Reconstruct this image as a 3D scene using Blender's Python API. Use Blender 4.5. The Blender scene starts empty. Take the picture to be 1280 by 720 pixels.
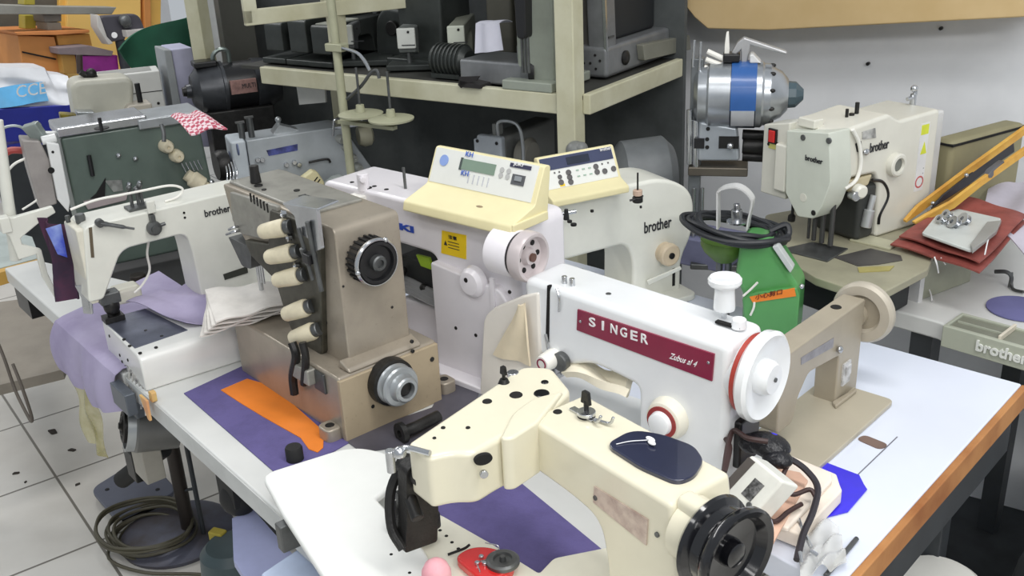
import bpy, bmesh, math, random
from mathutils import Vector, Matrix, Euler
random.seed(7)
scene = bpy.context.scene
COL = scene.collection
# ------------------------------------------------------------------ camera
FPX, CAMH = 1250.0, 1.52
PITCH, ROLL, YAW = (math.radians(a) for a in (22.5, -2.75, 43.7))
def cam_axes():
    fw = Vector((-math.sin(YAW)*math.cos(PITCH), math.cos(YAW)*math.cos(PITCH), -math.sin(PITCH)))
    r = Vector((math.cos(YAW), math.sin(YAW), 0)); u = r.cross(fw)
    r2 = math.cos(ROLL)*r + math.sin(ROLL)*u; u2 = -math.sin(ROLL)*r + math.cos(ROLL)*u
    return r2, u2, fw
CR, CU, CF = cam_axes()
CPOS = Vector((0, 0, CAMH))
cam = bpy.data.cameras.new('camera'); camo = bpy.data.objects.new('camera', cam); COL.objects.link(camo)
m = Matrix.Identity(4)
for i in range(3):
    m[i][0], m[i][1], m[i][2], m[i][3] = CR[i], CU[i], -CF[i], CPOS[i]
camo.matrix_world = m
cam.sensor_width = 36; cam.lens = FPX/1280*36; cam.clip_start = .02
scene.camera = camo
scene.view_settings.view_transform = 'Standard'; scene.view_settings.look = 'None'
scene.view_settings.gamma = 1; scene.view_settings.use_curve_mapping = False

class Fr:
    """a local frame: origin + yaw; .at gives the local point of a local plane seen along a photo direction"""
    def __init__(s, ox, oy, oz, yaw=0, M=None):
        s.m = Matrix.Translation((ox, oy, oz)) @ Matrix.Rotation(math.radians(yaw), 4, 'Z')
        if M is not None: s.m = s.m @ M
        s.i = s.m.inverted()
    def at(s, px, py, x=None, y=None, z=None):
        c = s.i @ CPOS
        d = s.i.to_3x3() @ (CR*(px-640) + CU*(360-py) + CF*FPX)
        k, v = (0, x) if x is not None else (1, y) if y is not None else (2, z)
        return c + d*((v - c[k])/d[k])
    def X(s, xl, pts): return [tuple([s.at(p[0], p[1], x=xl)[j] for j in (1, 2)]) + tuple(p[2:]) for p in pts]
    def Y(s, yl, pts): return [tuple([s.at(p[0], p[1], y=yl)[j] for j in (0, 2)]) + tuple(p[2:]) for p in pts]
    def Z(s, zl, pts): return [tuple([s.at(p[0], p[1], z=zl)[j] for j in (0, 1)]) + tuple(p[2:]) for p in pts]
    def w(s, p): return s.m @ Vector(p)
W = Fr(0, 0, 0)

# ------------------------------------------------------------------ materials
MATS = {}
def lin(c):
    c /= 255.0
    return c/12.92 if c <= .04045 else ((c+.055)/1.055)**2.4
def mat(name, rgb, rough=.5, metal=0, var=.06, scale=12, bump=0, rgb2=None, spec=.5, coat=0, speck=0, alpha=1, trans=0):
    if name in MATS: return MATS[name]
    M = bpy.data.materials.new(name); M.use_nodes = True; nt = M.node_tree; N = nt.nodes; L = nt.links
    b = N['Principled BSDF']
    b.inputs['Roughness'].default_value = rough; b.inputs['Metallic'].default_value = metal
    b.inputs['Specular IOR Level'].default_value = spec; b.inputs['Coat Weight'].default_value = coat
    b.inputs['Alpha'].default_value = alpha; b.inputs['Transmission Weight'].default_value = trans
    c = [lin(v) for v in rgb]
    c2 = [lin(v) for v in rgb2] if rgb2 else [v*(1-var*3) for v in c]
    tc = N.new('ShaderNodeTexCoord'); no = N.new('ShaderNodeTexNoise')
    no.inputs['Scale'].default_value = scale; no.inputs['Detail'].default_value = 5; no.inputs['Roughness'].default_value = .6
    L.new(tc.outputs['Object'], no.inputs['Vector'])
    rp = N.new('ShaderNodeValToRGB'); rp.color_ramp.elements[0].position = .32; rp.color_ramp.elements[1].position = .6
    rp.color_ramp.elements[0].color = (*c2, 1); rp.color_ramp.elements[1].color = (*c, 1)
    L.new(no.outputs['Fac'], rp.inputs['Fac'])
    out = rp.outputs['Color']
    if speck:
        n2 = N.new('ShaderNodeTexNoise'); n2.inputs['Scale'].default_value = 160; n2.inputs['Detail'].default_value = 2
        L.new(tc.outputs['Object'], n2.inputs['Vector'])
        r2 = N.new('ShaderNodeValToRGB'); r2.color_ramp.elements[0].position = .26; r2.color_ramp.elements[1].position = .34
        r2.color_ramp.elements[0].color = (1-speck,)*3+(1,); r2.color_ramp.elements[1].color = (1, 1, 1, 1)
        L.new(n2.outputs['Fac'], r2.inputs['Fac'])
        mx = N.new('ShaderNodeMix'); mx.data_type = 'RGBA'; mx.blend_type = 'MULTIPLY'; mx.inputs['Factor'].default_value = 1
        L.new(out, mx.inputs[6]); L.new(r2.outputs['Color'], mx.inputs[7]); out = mx.outputs[2]
    L.new(out, b.inputs['Base Color'])
    if bump:
        bp = N.new('ShaderNodeBump'); bp.inputs['Strength'].default_value = bump; bp.inputs['Distance'].default_value = .003
        n3 = N.new('ShaderNodeTexNoise'); n3.inputs['Scale'].default_value = scale*6; n3.inputs['Detail'].default_value = 4
        L.new(tc.outputs['Object'], n3.inputs['Vector']); L.new(n3.outputs['Fac'], bp.inputs['Height']); L.new(bp.outputs['Normal'], b.inputs['Normal'])
    MATS[name] = M
    return M
def glow(name, rgb, s):
    M = bpy.data.materials.new(name); M.use_nodes = True; b = M.node_tree.nodes['Principled BSDF']
    b.inputs['Base Color'].default_value = (*[lin(v) for v in rgb], 1)
    b.inputs['Emission Color'].default_value = (*[lin(v) for v in rgb], 1); b.inputs['Emission Strength'].default_value = s
    return M
WHITE = mat('white_enamel', (232, 233, 231), .32, var=.02, coat=.3)
SINGW = mat('singer_enamel', (236, 238, 239), .28, var=.015, coat=.4)
JUKIW = mat('juki_enamel', (232, 228, 232), .32, var=.02, coat=.3)
BROW = mat('warm_white_enamel', (222, 222, 212), .35, var=.03, coat=.2)
CREAM = mat('cream_enamel', (228, 222, 198), .32, var=.025, scale=8, coat=.3)
CREAM2 = mat('cream_pale_enamel', (238, 235, 218), .35, var=.03, coat=.2)
BROWN = mat('tan_enamel', (166, 156, 137), .4, var=.05, scale=9, coat=.1)
SILV = mat('champagne_enamel', (170, 160, 145), .36, .4, var=.06, scale=14, speck=.12)
SILVG = mat('hammered_grey', (156, 154, 146), .4, .4, var=.08, scale=30, speck=.15)
STEEL = mat('bright_steel', (200, 202, 205), .22, .95, var=.06, scale=25)
DSTEEL = mat('dull_steel', (110, 112, 112), .45, .8, var=.12, scale=30)
IRON = mat('oily_iron', (48, 47, 46), .42, .5, var=.15, scale=40, bump=.2)
BLACK = mat('black_plastic', (24, 24, 26), .35, var=.1)
BLACKG = mat('gloss_black', (14, 14, 18), .16, var=.05, coat=.5)
RUBBER = mat('black_rubber', (26, 26, 26), .7, var=.1)
IVORY = mat('ivory_knob', (222, 212, 184), .45, var=.06, scale=40)
PLW = mat('white_plastic', (236, 234, 226), .4, var=.02)
YELP = mat('yellowed_plastic', (232, 222, 176), .45, var=.04, scale=6)
PANW = mat('panel_white', (228, 229, 224), .45, var=.02)
RED = mat('red_paint', (205, 45, 42), .35, var=.05)
DRED = mat('maroon_label', (134, 30, 62), .3, var=.05, coat=.3)
ORNG = mat('orange_card', (232, 130, 40), .6, var=.04)
YELL = mat('yellow_label', (242, 205, 30), .5, var=.03)
BLUE = mat('blue_print', (38, 74, 176), .5)
PRINT = mat('dark_print', (45, 46, 50), .5)
WPRINT = mat('white_print', (235, 235, 235), .5, var=0)
HOLE = mat('dark_hole', (14, 13, 12), .8)
GREYP = mat('grey_paint', (150, 154, 156), .45, var=.05)
ALU = mat('cast_aluminium', (178, 182, 184), .34, .7, var=.06, scale=20)

# ------------------------------------------------------------------ mesh building
def rc(pts, n=6):
    """round the corners that carry a radius (third value)"""
    out = []; k = len(pts)
    for i, p in enumerate(pts):
        if len(p) < 3 or not p[2]: out.append((p[0], p[1])); continue
        a = Vector(pts[i-1][:2]); b = Vector(p[:2]); c = Vector(pts[(i+1) % k][:2])
        u = a-b; v = c-b
        t = min(p[2], u.length*.48, v.length*.48)
        u = b+u.normalized()*t; v = b+v.normalized()*t
        for j in range(n+1):
            s = j/n
            q = u*(1-s)**2 + b*2*s*(1-s) + v*s*s
            out.append((q.x, q.y))
    return out
def crom(pts, n=8, closed=False):
    P = [Vector(p) for p in pts]
    if len(P) < 3: return P
    out = []; k = len(P)
    rng = range(k if closed else k-1)
    for i in rng:
        p0 = P[(i-1) % k] if (closed or i > 0) else P[0]*2-P[1]
        p1 = P[i]; p2 = P[(i+1) % k]
        p3 = P[(i+2) % k] if (closed or i+2 < k) else P[-1]*2-P[-2]
        for j in range(n):
            t = j/n
            out.append(.5*((2*p1)+(p2-p0)*t+(2*p0-5*p1+4*p2-p3)*t*t+(3*p1-p0-3*p2+p3)*t**3))
    if not closed: out.append(P[-1])
    return out
def frame_of(d):
    d = Vector(d).normalized(); a = Vector((0, 0, 1)) if abs(d.z) < .9 else Vector((1, 0, 0))
    u = d.cross(a).normalized(); v = d.cross(u).normalized()
    return u, v, d
class MB:
    def __init__(s): s.b = bmesh.new()
    def ext(s, axis, poly, a, b, n=6):
        poly = rc(poly, n); k = 'xyz'.index(axis)
        def put(p, t):
            c = [p[0], p[1]]; c.insert(k, t); return s.b.verts.new(c)
        A = [put(p, a) for p in poly]; B = [put(p, b) for p in poly]
        N = len(poly); fs = [s.b.faces.new(A), s.b.faces.new(B[::-1])]
        for i in range(N): fs.append(s.b.faces.new((A[i], B[i], B[(i+1) % N], A[(i+1) % N])))
        bmesh.ops.recalc_face_normals(s.b, faces=fs)
        return s
    def box(s, x0, x1, y0, y1, z0, z1): return s.ext('z', [(x0, y0), (x1, y0), (x1, y1), (x0, y1)], z0, z1)
    def quad(s, ps, th, nrm=None):
        """a slab over any planar loop of 3-D points, given thickness along its normal"""
        ps = [Vector(p) for p in ps]; n = Vector(nrm) if nrm else (ps[1]-ps[0]).cross(ps[2]-ps[0]).normalized()
        A = [s.b.verts.new(p) for p in ps]; B = [s.b.verts.new(p-n*th) for p in ps]; N = len(ps)
        fs = [s.b.faces.new(A), s.b.faces.new(B[::-1])]
        for i in range(N): fs.append(s.b.faces.new((A[i], B[i], B[(i+1) % N], A[(i+1) % N])))
        bmesh.ops.recalc_face_normals(s.b, faces=fs); return s
    def lathe(s, o, d, prof, n=32, closed=False):
        u, v, d = frame_of(d); o = Vector(o); rings = []
        for t, r in prof:
            if r < 1e-6: rings.append([s.b.verts.new(o+d*t)])
            else: rings.append([s.b.verts.new(o+d*t+(u*math.cos(2*math.pi*i/n)+v*math.sin(2*math.pi*i/n))*r) for i in range(n)])
        if closed: rings.append(rings[0])
        fs = []
        for A, B in zip(rings, rings[1:]):
            for i in range(n):
                j = (i+1) % n
                if len(A) == 1 and len(B) == 1: break
                if len(A) == 1: fs.append(s.b.faces.new((A[0], B[i], B[j])))
                elif len(B) == 1: fs.append(s.b.faces.new((A[i], B[0], A[j])))
                else: fs.append(s.b.faces.new((A[i], B[i], B[j], A[j])))
        bmesh.ops.recalc_face_normals(s.b, faces=fs)
        return s
    def cyl(s, p0, p1, r0, r1=None, n=24, bev=0):
        p0 = Vector(p0); p1 = Vector(p1); L = (p1-p0).length; r1 = r0 if r1 is None else r1
        c = bev or min(r0, r1, L)*.12
        return s.lathe(p0, p1-p0, [(0, 0), (0, r0-c), (c, r0), (L-c, r1), (L, r1-c), (L, 0)], n)
    def tube(s, pts, r, n=8, closed=False, sm=6, cap=True):
        P = crom(pts, sm, closed) if sm else [Vector(p) for p in pts]
        K = len(P); rings = []; u = None
        for i, p in enumerate(P):
            a = P[i-1] if (i or closed) else P[0]; b = P[(i+1) % K] if (i < K-1 or closed) else P[-1]
            d = (b-a)
            d = d.normalized() if d.length > 1e-9 else Vector((0, 0, 1))
            if u is None: u = frame_of(d)[0]
            u = (u-d*u.dot(d)); u = u.normalized() if u.length > 1e-6 else frame_of(d)[0]
            v = d.cross(u); rr = r[min(len(r)-1, int(i/(K-1)*(len(r)-1)+.5))] if isinstance(r, (list, tuple)) else r
            rings.append([s.b.verts.new(p+(u*math.cos(2*math.pi*j/n)+v*math.sin(2*math.pi*j/n))*rr) for j in range(n)])
        if closed: rings.append(rings[0])
        for A, B in zip(rings, rings[1:]):
            for j in range(n): s.b.faces.new((A[j], A[(j+1) % n], B[(j+1) % n], B[j]))
        if cap and not closed: s.b.faces.new(rings[0][::-1]); s.b.faces.new(rings[-1])
        return s
    def ball(s, c, rx, ry=None, rz=None, u=20, v=12):
        M = Matrix.Translation(c) @ Matrix.Diagonal((rx, ry or rx, rz or rx, 1))
        bmesh.ops.create_uvsphere(s.b, u_segments=u, v_segments=v, radius=1, matrix=M); return s
    def sheet(s, f, nu, nv, th=.001):
        """cloth: f(u,v) -> point, made solid"""
        g = [[Vector(f(i/nu, j/nv)) for j in range(nv+1)] for i in range(nu+1)]
        nr = [[None]*(nv+1) for _ in range(nu+1)]
        for i in range(nu+1):
            for j in range(nv+1):
                a = g[min(i+1, nu)][j]-g[max(i-1, 0)][j]; b = g[i][min(j+1, nv)]-g[i][max(j-1, 0)]
                c = a.cross(b); nr[i][j] = c.normalized() if c.length > 1e-12 else Vector((0, 0, 1))
        T = [[s.b.verts.new(g[i][j]) for j in range(nv+1)] for i in range(nu+1)]
        U = [[s.b.verts.new(g[i][j]-nr[i][j]*th) for j in range(nv+1)] for i in range(nu+1)]
        fs = []
        for i in range(nu):
            for j in range(nv):
                fs.append(s.b.faces.new((T[i][j], T[i+1][j], T[i+1][j+1], T[i][j+1])))
                fs.append(s.b.faces.new((U[i][j], U[i][j+1], U[i+1][j+1], U[i+1][j])))
        for i in range(nu):
            for j in (0, nv): fs.append(s.b.faces.new((T[i][j], U[i][j], U[i+1][j], T[i+1][j])))
        for j in range(nv):
            for i in (0, nu): fs.append(s.b.faces.new((T[i][j], U[i][j], U[i][j+1], T[i][j+1])))
        bmesh.ops.recalc_face_normals(s.b, faces=fs)
        return s
    def xf(s, M):
        bmesh.ops.transform(s.b, matrix=M, verts=s.b.verts); return s
    def done(s, name, material, parent=None, bevel=0, seg=3, F=None, label=None, cat=None, group=None, kind=None, ang=32, sub=0):
        me = bpy.data.meshes.new(name); s.b.to_mesh(me); s.b.free()
        me.polygons.foreach_set('use_smooth', [True]*len(me.polygons))
        me.set_sharp_from_angle(angle=math.radians(ang))
        me.materials.append(material)
        o = bpy.data.objects.new(name, me); COL.objects.link(o)
        if parent is not None: o.parent = parent
        elif F is not None: o.matrix_world = F.m
        if bevel:
            md = o.modifiers.new('bevel', 'BEVEL'); md.width = bevel; md.segments = seg; md.limit_method = 'ANGLE'
            md.angle_limit = math.radians(ang); md.harden_normals = True; md.use_clamp_overlap = True
        if sub:
            md = o.modifiers.new('sub', 'SUBSURF'); md.levels = md.render_levels = sub
        tagp(o, label, cat, group, kind)
        return o
def tagp(o, label=None, cat=None, group=None, kind=None):
    if label: o['label'] = label
    if cat: o['category'] = cat
    if group: o['group'] = group
    if kind: o['kind'] = kind
    return o
def thing(name, label, cat, F, group=None):
    o = bpy.data.objects.new(name, None); COL.objects.link(o); o.empty_display_size = .05
    o.matrix_world = F.m
    return tagp(o, label, cat, group)
TXT = {}
def text_bm(body, shear=0, font_off=0):
    cu = bpy.data.curves.new('t', 'FONT'); cu.body = body; cu.extrude = .02; cu.shear = shear; cu.offset = font_off; cu.resolution_u = 3
    o = bpy.data.objects.new('t', cu); COL.objects.link(o); bpy.context.view_layer.update()
    me = bpy.data.meshes.new_from_object(o.evaluated_get(bpy.context.evaluated_depsgraph_get()))
    bpy.data.objects.remove(o); return me
def lettering(body, parent, material, o, u, v, w, h, name='lettering', depth=.0012, shear=0, off=.0, F=None, **k):
    """text whose box starts at o, runs w along u and h along v (parent's coordinates)"""
    me = text_bm(body, shear, off); u = Vector(u).normalized(); v = Vector(v).normalized(); n = u.cross(v); o = Vector(o)
    xs = [q.co.x for q in me.vertices]; ys = [q.co.y for q in me.vertices]
    x0, x1, y0, y1 = min(xs), max(xs), min(ys), max(ys)
    for q in me.vertices:
        c = q.co.copy()
        q.co = o + u*((c.x-x0)/(x1-x0)*w) + v*((c.y-y0)/(y1-y0)*h) + n*(depth*.5*(1 if c.z > 0 else -1)+depth*.3)
    me.materials.clear(); me.materials.append(material)
    ob = bpy.data.objects.new(name, me); COL.objects.link(ob); ob.parent = parent
    if parent is None and F: ob.matrix_world = F.m
    return tagp(ob, **k)
UX, UY, UZ = Vector((1, 0, 0)), Vector((0, 1, 0)), Vector((0, 0, 1))
def screws(parent, material, spots, d, r=.004, name='screw', h=.002):
    for p in spots:
        MB().cyl(Vector(p)-Vector(d).normalized()*.001, Vector(p)+Vector(d).normalized()*h, r, n=12).done(name, material, parent)
# ------------------------------------------------------------------ Tables
T = .76
TOPW = mat('white_laminate', (222, 228, 242), .3, var=.02, scale=3, coat=.2)
TOPG = mat('grey_white_laminate', (212, 213, 210), .4, var=.04, scale=4)
EDGEW = mat('worn_wood_edge', (188, 132, 78), .6, var=.12, scale=7, rgb2=(150, 92, 46), bump=.3)
LEGM = mat('dark_leg_paint', (52, 56, 60), .5, var=.1)
def legs(parent, spots, h=T-.04):
    for x, y in spots:
        b = MB().box(x-.02, x+.02, y-.02, y+.02, 0, h); b.box(x-.03, x+.03, y-.05, y+.05, 0, .03)
        b.done('leg', LEGM, parent, bevel=.003)
# back right table
BT = Fr(-.372, 1.514, 0, 0)
t = thing('sewing_table', 'white topped sewing table with bare wood edge, under the white and tan machines', 'table', BT)
poly = [(0, 0), (-1.10, 0), (-1.10, -.478), (0, -.62)]
MB().ext('z', poly, T-.035, T).done('tabletop', TOPW, t, bevel=.003)
MB().box(0, .010, -.62, 0, T-.038, T-.001).done('edge_band', EDGEW, t, bevel=.002, label='worn orange wood edge band')
MB().box(-.02, .0, -.60, -.02, T-.11, T-.036).done('apron', LEGM, t)
legs(t, [(-.08, -.06), (-.08, -.55), (-1.02, -.06)])
s0, s1 = BT.at(1121, 546, z=T), BT.at(1072, 593, z=T)
b = MB(); b.quad([s0+Vector((0, 0, .0006)), s1+Vector((0, 0, .0006)), s1+Vector((.0015, 0, .0006)), s0+Vector((.0015, 0, .0006))], .0006)
b.done('seam', mat('seam_grey', (120, 120, 128), .7), t)
# front table
FT = Fr(-1.53, .645, 0, -7.2)
t = thing('sewing_table', 'long white sewing table in front, carrying the champagne and the cream machines', 'table', FT)
MB().box(0, .98, 0, .37, T-.034, T).done('tabletop', TOPG, t, bevel=.004)
MB().box(0, .98, -.002, .0, T-.034, T-.002).done('edge_band', mat('pale_edge', (196, 198, 196), .5), t)
legs(t, [(.9, .08), (.9, .33)])
# left table
LT = Fr(-2.26, .735, 0, -7.2)
t = thing('sewing_table', 'pale worn table at the left edge, holding the lavender cloth', 'table', LT)
MB().ext('z', [(0, 0), (.72, 0), (.72, .25), (.40, .21), (.0, .07)], T-.034, T).done('tabletop', TOPG, t, bevel=.004)
legs(t, [(.70, .22)])
# ------------------------------------------------------------------ Singer style white machine
S = Fr(-.70, .975, T, 0)
t = thing('sewing_machine', 'white zigzag machine with a maroon name plate and a big white handwheel', 'sewing machine', S)
top = S.Y(0, [(664, 349, .012), (912, 433, .012)])
prof = S.Y(0, [(652, 345, .02), (912, 433, .016), (908, 560)])
xr = prof[1][0]
xl = S.at(797, 482, y=0).x
zb = S.at(705, 446, y=0).z; zb2 = S.at(797, 484, y=0).z
body = [prof[0], (xr, prof[1][1], .014), (xr, .0), (xl, .0), (xl, zb2, .012), (S.at(740, 455, y=0).x, zb+.004, .03), (S.at(712, 452, y=0).x, zb-.012, .008), (prof[0][0]+.012, zb-.012, .02)]
MB().ext('y', body, 0, .085).done('body', SINGW, t, bevel=.014, seg=5)
# bed
MB().ext('z', [(-.26, -.03, .02), (xr+.02, -.03, .02), (xr+.02, .13, .02), (-.26, .13, .02)], 0, .008).done('bed', SINGW, t, bevel=.003)
# take-up slot and lever
sl = S.Y(-.001, [(684, 357), (687, 357), (686, 428), (682, 428)])
MB().ext('y', sl, -.0012, .004).done('take_up_slot', HOLE, t)
a = S.at(682, 418, y=-.006); b_ = S.at(685, 434, y=-.004)
MB().tube([a, b_, b_+Vector((.006, -.004, -.012))], .0022).done('take_up_lever', STEEL, t)
# tension knob
kn = S.at(694, 446, y=0)
b = MB().lathe(kn, (0, -1, 0), [(-.002, 0), (-.002, .013), (.006, .0145), (.026, .0125), (.030, .011), (.030, 0)])
k = b.done('tension_knob', PLW, t)
MB().lathe(kn+Vector((0, -.0302, 0)), (0, -1, 0), [(0, .0085), (.001, .0085), (.001, .0065), (0, .0065)], closed=True).done('ring', DRED, k)
MB().cyl(kn+Vector((.016, 0, 0)), kn+Vector((.016, -.012, 0)), .014, n=20).done('tension_disc', DSTEEL, t)
# label
L = S.Y(0, [(723, 386), (894, 442), (891, 476), (722, 412)])
lb = MB().ext('y', L, -.0025, .002).done('name_plate', DRED, t, bevel=.0004)
z0 = (L[0][1]+L[3][1])/2; w = L[1][0]-L[0][0]
x0 = S.at(738, 395, y=0).x; x1 = S.at(812, 430, y=0).x
hh = (L[0][1]-L[3][1])
def _put(body, xa, xb, za, h, m, **kk): lettering(body, lb, m, (xa, -.0026, za), UX, UZ, xb-xa, h, **kk)
cs = [738, 754, 765, 777, 790, 803]
for ch, cx in zip('SINGER', cs):
    xx = S.at(cx, 400+(cx-738)*.33, y=0).x
    _put(ch, xx, xx+(.0035 if ch == 'I' else .011), z0-.004 if False else L[3][1]+hh*.42, hh*.42, WPRINT, off=.012)
xx = S.at(838, 452, y=0).x; xe = S.at(873, 465, y=0).x
_put('Zubus al 4', xx, xe, L[3][1]+hh*.12, hh*.26, WPRINT, shear=.5)
screws(lb, STEEL, [(L[0][0]+.006, -.0025, z0), (L[1][0]-.007, -.0025, z0)], (0, -1, 0), r=.002, name='rivet')
# stitch dial
c = S.at(837, 521, y=0)
d = MB().lathe(c, (0, -1, 0), [(-.002, 0), (-.002, .030), (.004, .030), (.016, .026), (.018, .022), (.018, 0)]).done('stitch_dial', mat('dial_cream', (232, 228, 212), .4), t)
MB().lathe(c+Vector((0, -.018, 0)), (0, -1, 0), [(0, .0), (0, .0225), (.002, .0225), (.002, 0)]).done('ring', mat('dial_red', (150, 50, 48), .5), d)
MB().lathe(c+Vector((0, -.019, 0)), (0, -1, 0), [(0, 0), (0, .017), (.008, .0155), (.010, .012), (.010, 0)]).done('cap', SINGW, d)
# handwheel on +x end
xw = xr
c = S.at(936, 478, x=xw+.01); c = Vector((xw, .043, c.z))
hz = S.at(948, 480, y=.043).z
c = Vector((xw, .043, S.at(945, 482, x=xw+.03).z))
MB().lathe(c, (1, 0, 0), [(-.01, 0), (-.01, .042), (.004, .044), (.012, .040), (.012, 0)]).done('wheel_collar', SINGW, t)
MB().lathe(c, (1, 0, 0), [(.006, .052), (.012, .0535), (.014, .050), (.006, .046)], 40, closed=True).done('wheel_ring', mat('ring_red', (176, 62, 50), .5), t)
MB().lathe(c, (1, 0, 0), [(.012, 0), (.012, .052), (.018, .059), (.028, .060), (.032, .055), (.026, .048), (.022, .030), (.022, .0)], 48).done('handwheel', SINGW, t)
MB().lathe(c, (1, 0, 0), [(.018, 0), (.018, .024), (.034, .023), (.040, .019), (.041, 0)]).done('wheel_hub', SINGW, t)
screws(t, DSTEEL, [c+Vector((.041, 0, 0))], (1, 0, 0), r=.003)
# belt cover behind wheel
MB().box(xr-.002, xr+.01, .02, .07, .03, .10).done('belt_guard', BLACK, t, bevel=.004)
# top bits: thread guides
g = S.at(706, 352, z=prof[0][1]); zt = (prof[0][1]+prof[1][1])/2
for dx in (0, .014):
    MB().cyl((g.x+dx, .02, zt-.004), (g.x+dx, .02, zt+.014), .004, n=14).done('thread_guide', STEEL, t)
MB().tube([(g.x+.004, -.002, zt+.004), (g.x+.01, -.004, zt-.01), (g.x+.008, -.003, zt-.03)], .0018).done('guide_wire', STEEL, t)
screws(t, DSTEEL, [(g.x+.07, .03, zt)], (0, 0, 1), r=.004)
q = S.at(924, 400, z=zt+.008)
MB().cyl((q.x, q.y, zt-.003), (q.x, q.y, zt+.010), .010, .009).done('winder_knob', SINGW, t)
q = S.at(906, 404, z=zt)
MB().box(q.x-.012, q.x+.024, q.y-.004, q.y+.003, zt-.002, zt+.0012).done('winder_slot', HOLE, t)
SP = q.copy()
# needle head parts
nx = S.at(700, 450, y=.04).x
MB().cyl((nx, .045, zb-.012), (nx, .045, zb-.06), .004).done('needle_bar', STEEL, t)
MB().cyl((nx-.02, .045, zb-.012), (nx-.02, .045, zb-.055), .005).done('presser_bar', STEEL, t)
MB().box(nx-.03, nx+.0, .03, .06, zb-.065, zb-.055).done('presser_foot', STEEL, t, bevel=.002)
MB().ext('y', [(nx-.012, zb-.01), (nx+.02, zb-.01), (nx+.012, zb-.045), (nx-.004, zb-.045)], .0, .012).done('thread_bracket', DSTEEL, t, bevel=.002)
# spool on its pin
o = S.at(905, 397, z=zt)
SF = Fr(*(S.w((o.x, o.y, zt))), 0)
sp = thing('thread_spool', 'white plastic thread spool standing on top of the white machine with maroon plate', 'spool', SF)
MB().box(-.003, .003, -.002, .002, -.001, .02).done('spool_pin', STEEL, sp)
MB().lathe((0, 0, .012), (-.02, 0, 1), [(0, 0), (0, .0135), (.003, .014), (.03, .0125), (.034, .0195), (.037, .0215), (.042, .0215), (.045, .019), (.043, .004), (.043, 0)]).done('spool_body', SINGW, sp)
# ------------------------------------------------------------------ Cream blind-stitch machine
K = Fr(-.629, .682, T, -10)
t = thing('blind_stitch_machine', 'cream elbow-arm blind stitch machine with large black pulley in the foreground', 'sewing machine', K)
ZT = .22
armp = K.Y(0, [(667, 586), (714, 620, .02), (749, 651, .015), (760, 676, .02)])
prof = [(-.012, ZT), (.205, ZT, .006), (.215, .14, .01), (.215, .0), (.115, .0), (.116, .10, .02)] + [(p[0], p[1], .01) for p in armp[:3]][::-1]
prof = [(-.012, ZT), (.200, ZT, .006), (.212, .15, .01), (.212, .0), (.112, .0), (.114, .10, .02), (armp[2][0], armp[2][1], .02), (armp[1][0], armp[1][1], .02), (-.012, armp[0][1])]
MB().ext('y', prof, 0, .082).done('arm', CREAM, t, bevel=.010, seg=4)
hd = K.Z(ZT, [(509, 553, .006), (652, 457, .012), (690, 458, .012), (714, 487, .01), (690, 510), (667, 529, .012), (622, 548, .02), (592, 566, .01), (562, 566, .01), (535, 572, .006)])
b = MB().ext('z', hd, .157, ZT)
b.done('head', CREAM, t, bevel=.008, seg=4)
# step between head and elbow
st = K.Z(ZT+.0, [(640, 520, .01), (668, 500, .01), (704, 492), (672, 532), (640, 552, .01), (625, 552, .008)])
MB().ext('z', st, .16, ZT+.004).done('elbow', CREAM, t, bevel=.006)
# lower nose
ns = K.Z(.165, [(545, 592), (590, 580), (664, 560), (664, 566), (572, 612, .005), (560, 608, .005)])
MB().ext('z', ns, .148, .19).done('nose', CREAM, t, bevel=.004)
p = K.at(551, 600, z=.158)
MB().cyl((p.x-.012, p.y+.006, .155), (p.x+.006, p.y-.004, .152), .013, n=20).done('clutch_knob', IRON, t)
# holes and screws on the head
for px, py, r, mm, nm in [(609, 502, .0055, HOLE, 'oil_hole'), (645, 494, .0075, HOLE, 'oil_hole'), (677, 492, .009, BLACKG, 'oil_cap'), (641, 466, .007, STEEL, 'screw'), (585, 535, .0025, HOLE, 'oil_hole'), (554, 535, .0025, HOLE, 'oil_hole'), (543, 548, .002, HOLE, 'oil_hole'), (697, 515, .005, HOLE, 'oil_hole'), (681, 478, .0045, BLACKG, 'oil_cap')]:
    p = K.at(px, py, z=ZT)
    MB().cyl((p.x, p.y, ZT-.004), (p.x, p.y, ZT+.0012), r, n=20).done(nm, mm, t)
def wing(px, py, sc=1.0):
    p = K.at(px, py, z=ZT)
    b = MB().cyl((p.x, p.y, ZT-.002), (p.x, p.y, ZT+.006*sc), .009*sc, .006*sc)
    b.cyl((p.x, p.y, ZT+.005*sc), (p.x, p.y, ZT+.016*sc), .0025*sc)
    b.ext('y', [(p.x-.006*sc, ZT+.013*sc, .001), (p.x+.006*sc, ZT+.013*sc, .001), (p.x+.004*sc, ZT+.026*sc, .002), (p.x-.004*sc, ZT+.026*sc, .002)], p.y-.002, p.y+.002)
    return b.done('wing_screw', IRON, t, bevel=.0008)
wing(630, 478, .8)
w_ = wing(733, 520, 1.15)
p = K.at(733, 522, z=ZT)
b = MB().box(p.x-.024, p.x+.012, p.y-.004, p.y+.004, ZT, ZT+.003)
b.tube([(p.x+.01, p.y, ZT+.002), (p.x+.022, p.y-.004, ZT+.006), (p.x+.026, p.y-.002, ZT+.014)], .0018)
b.tube([(p.x+.012, p.y+.002, ZT+.002), (p.x+.03, p.y+.006, ZT+.004), (p.x+.034, p.y+.008, ZT+.012)], .0018)
b.lathe((p.x, p.y, ZT+.004), (0, 0, 1), [(0, 0), (0, .010), (.004, .010), (.004, 0)])
b.done('tension_bracket', STEEL, t, bevel=.0006)
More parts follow.
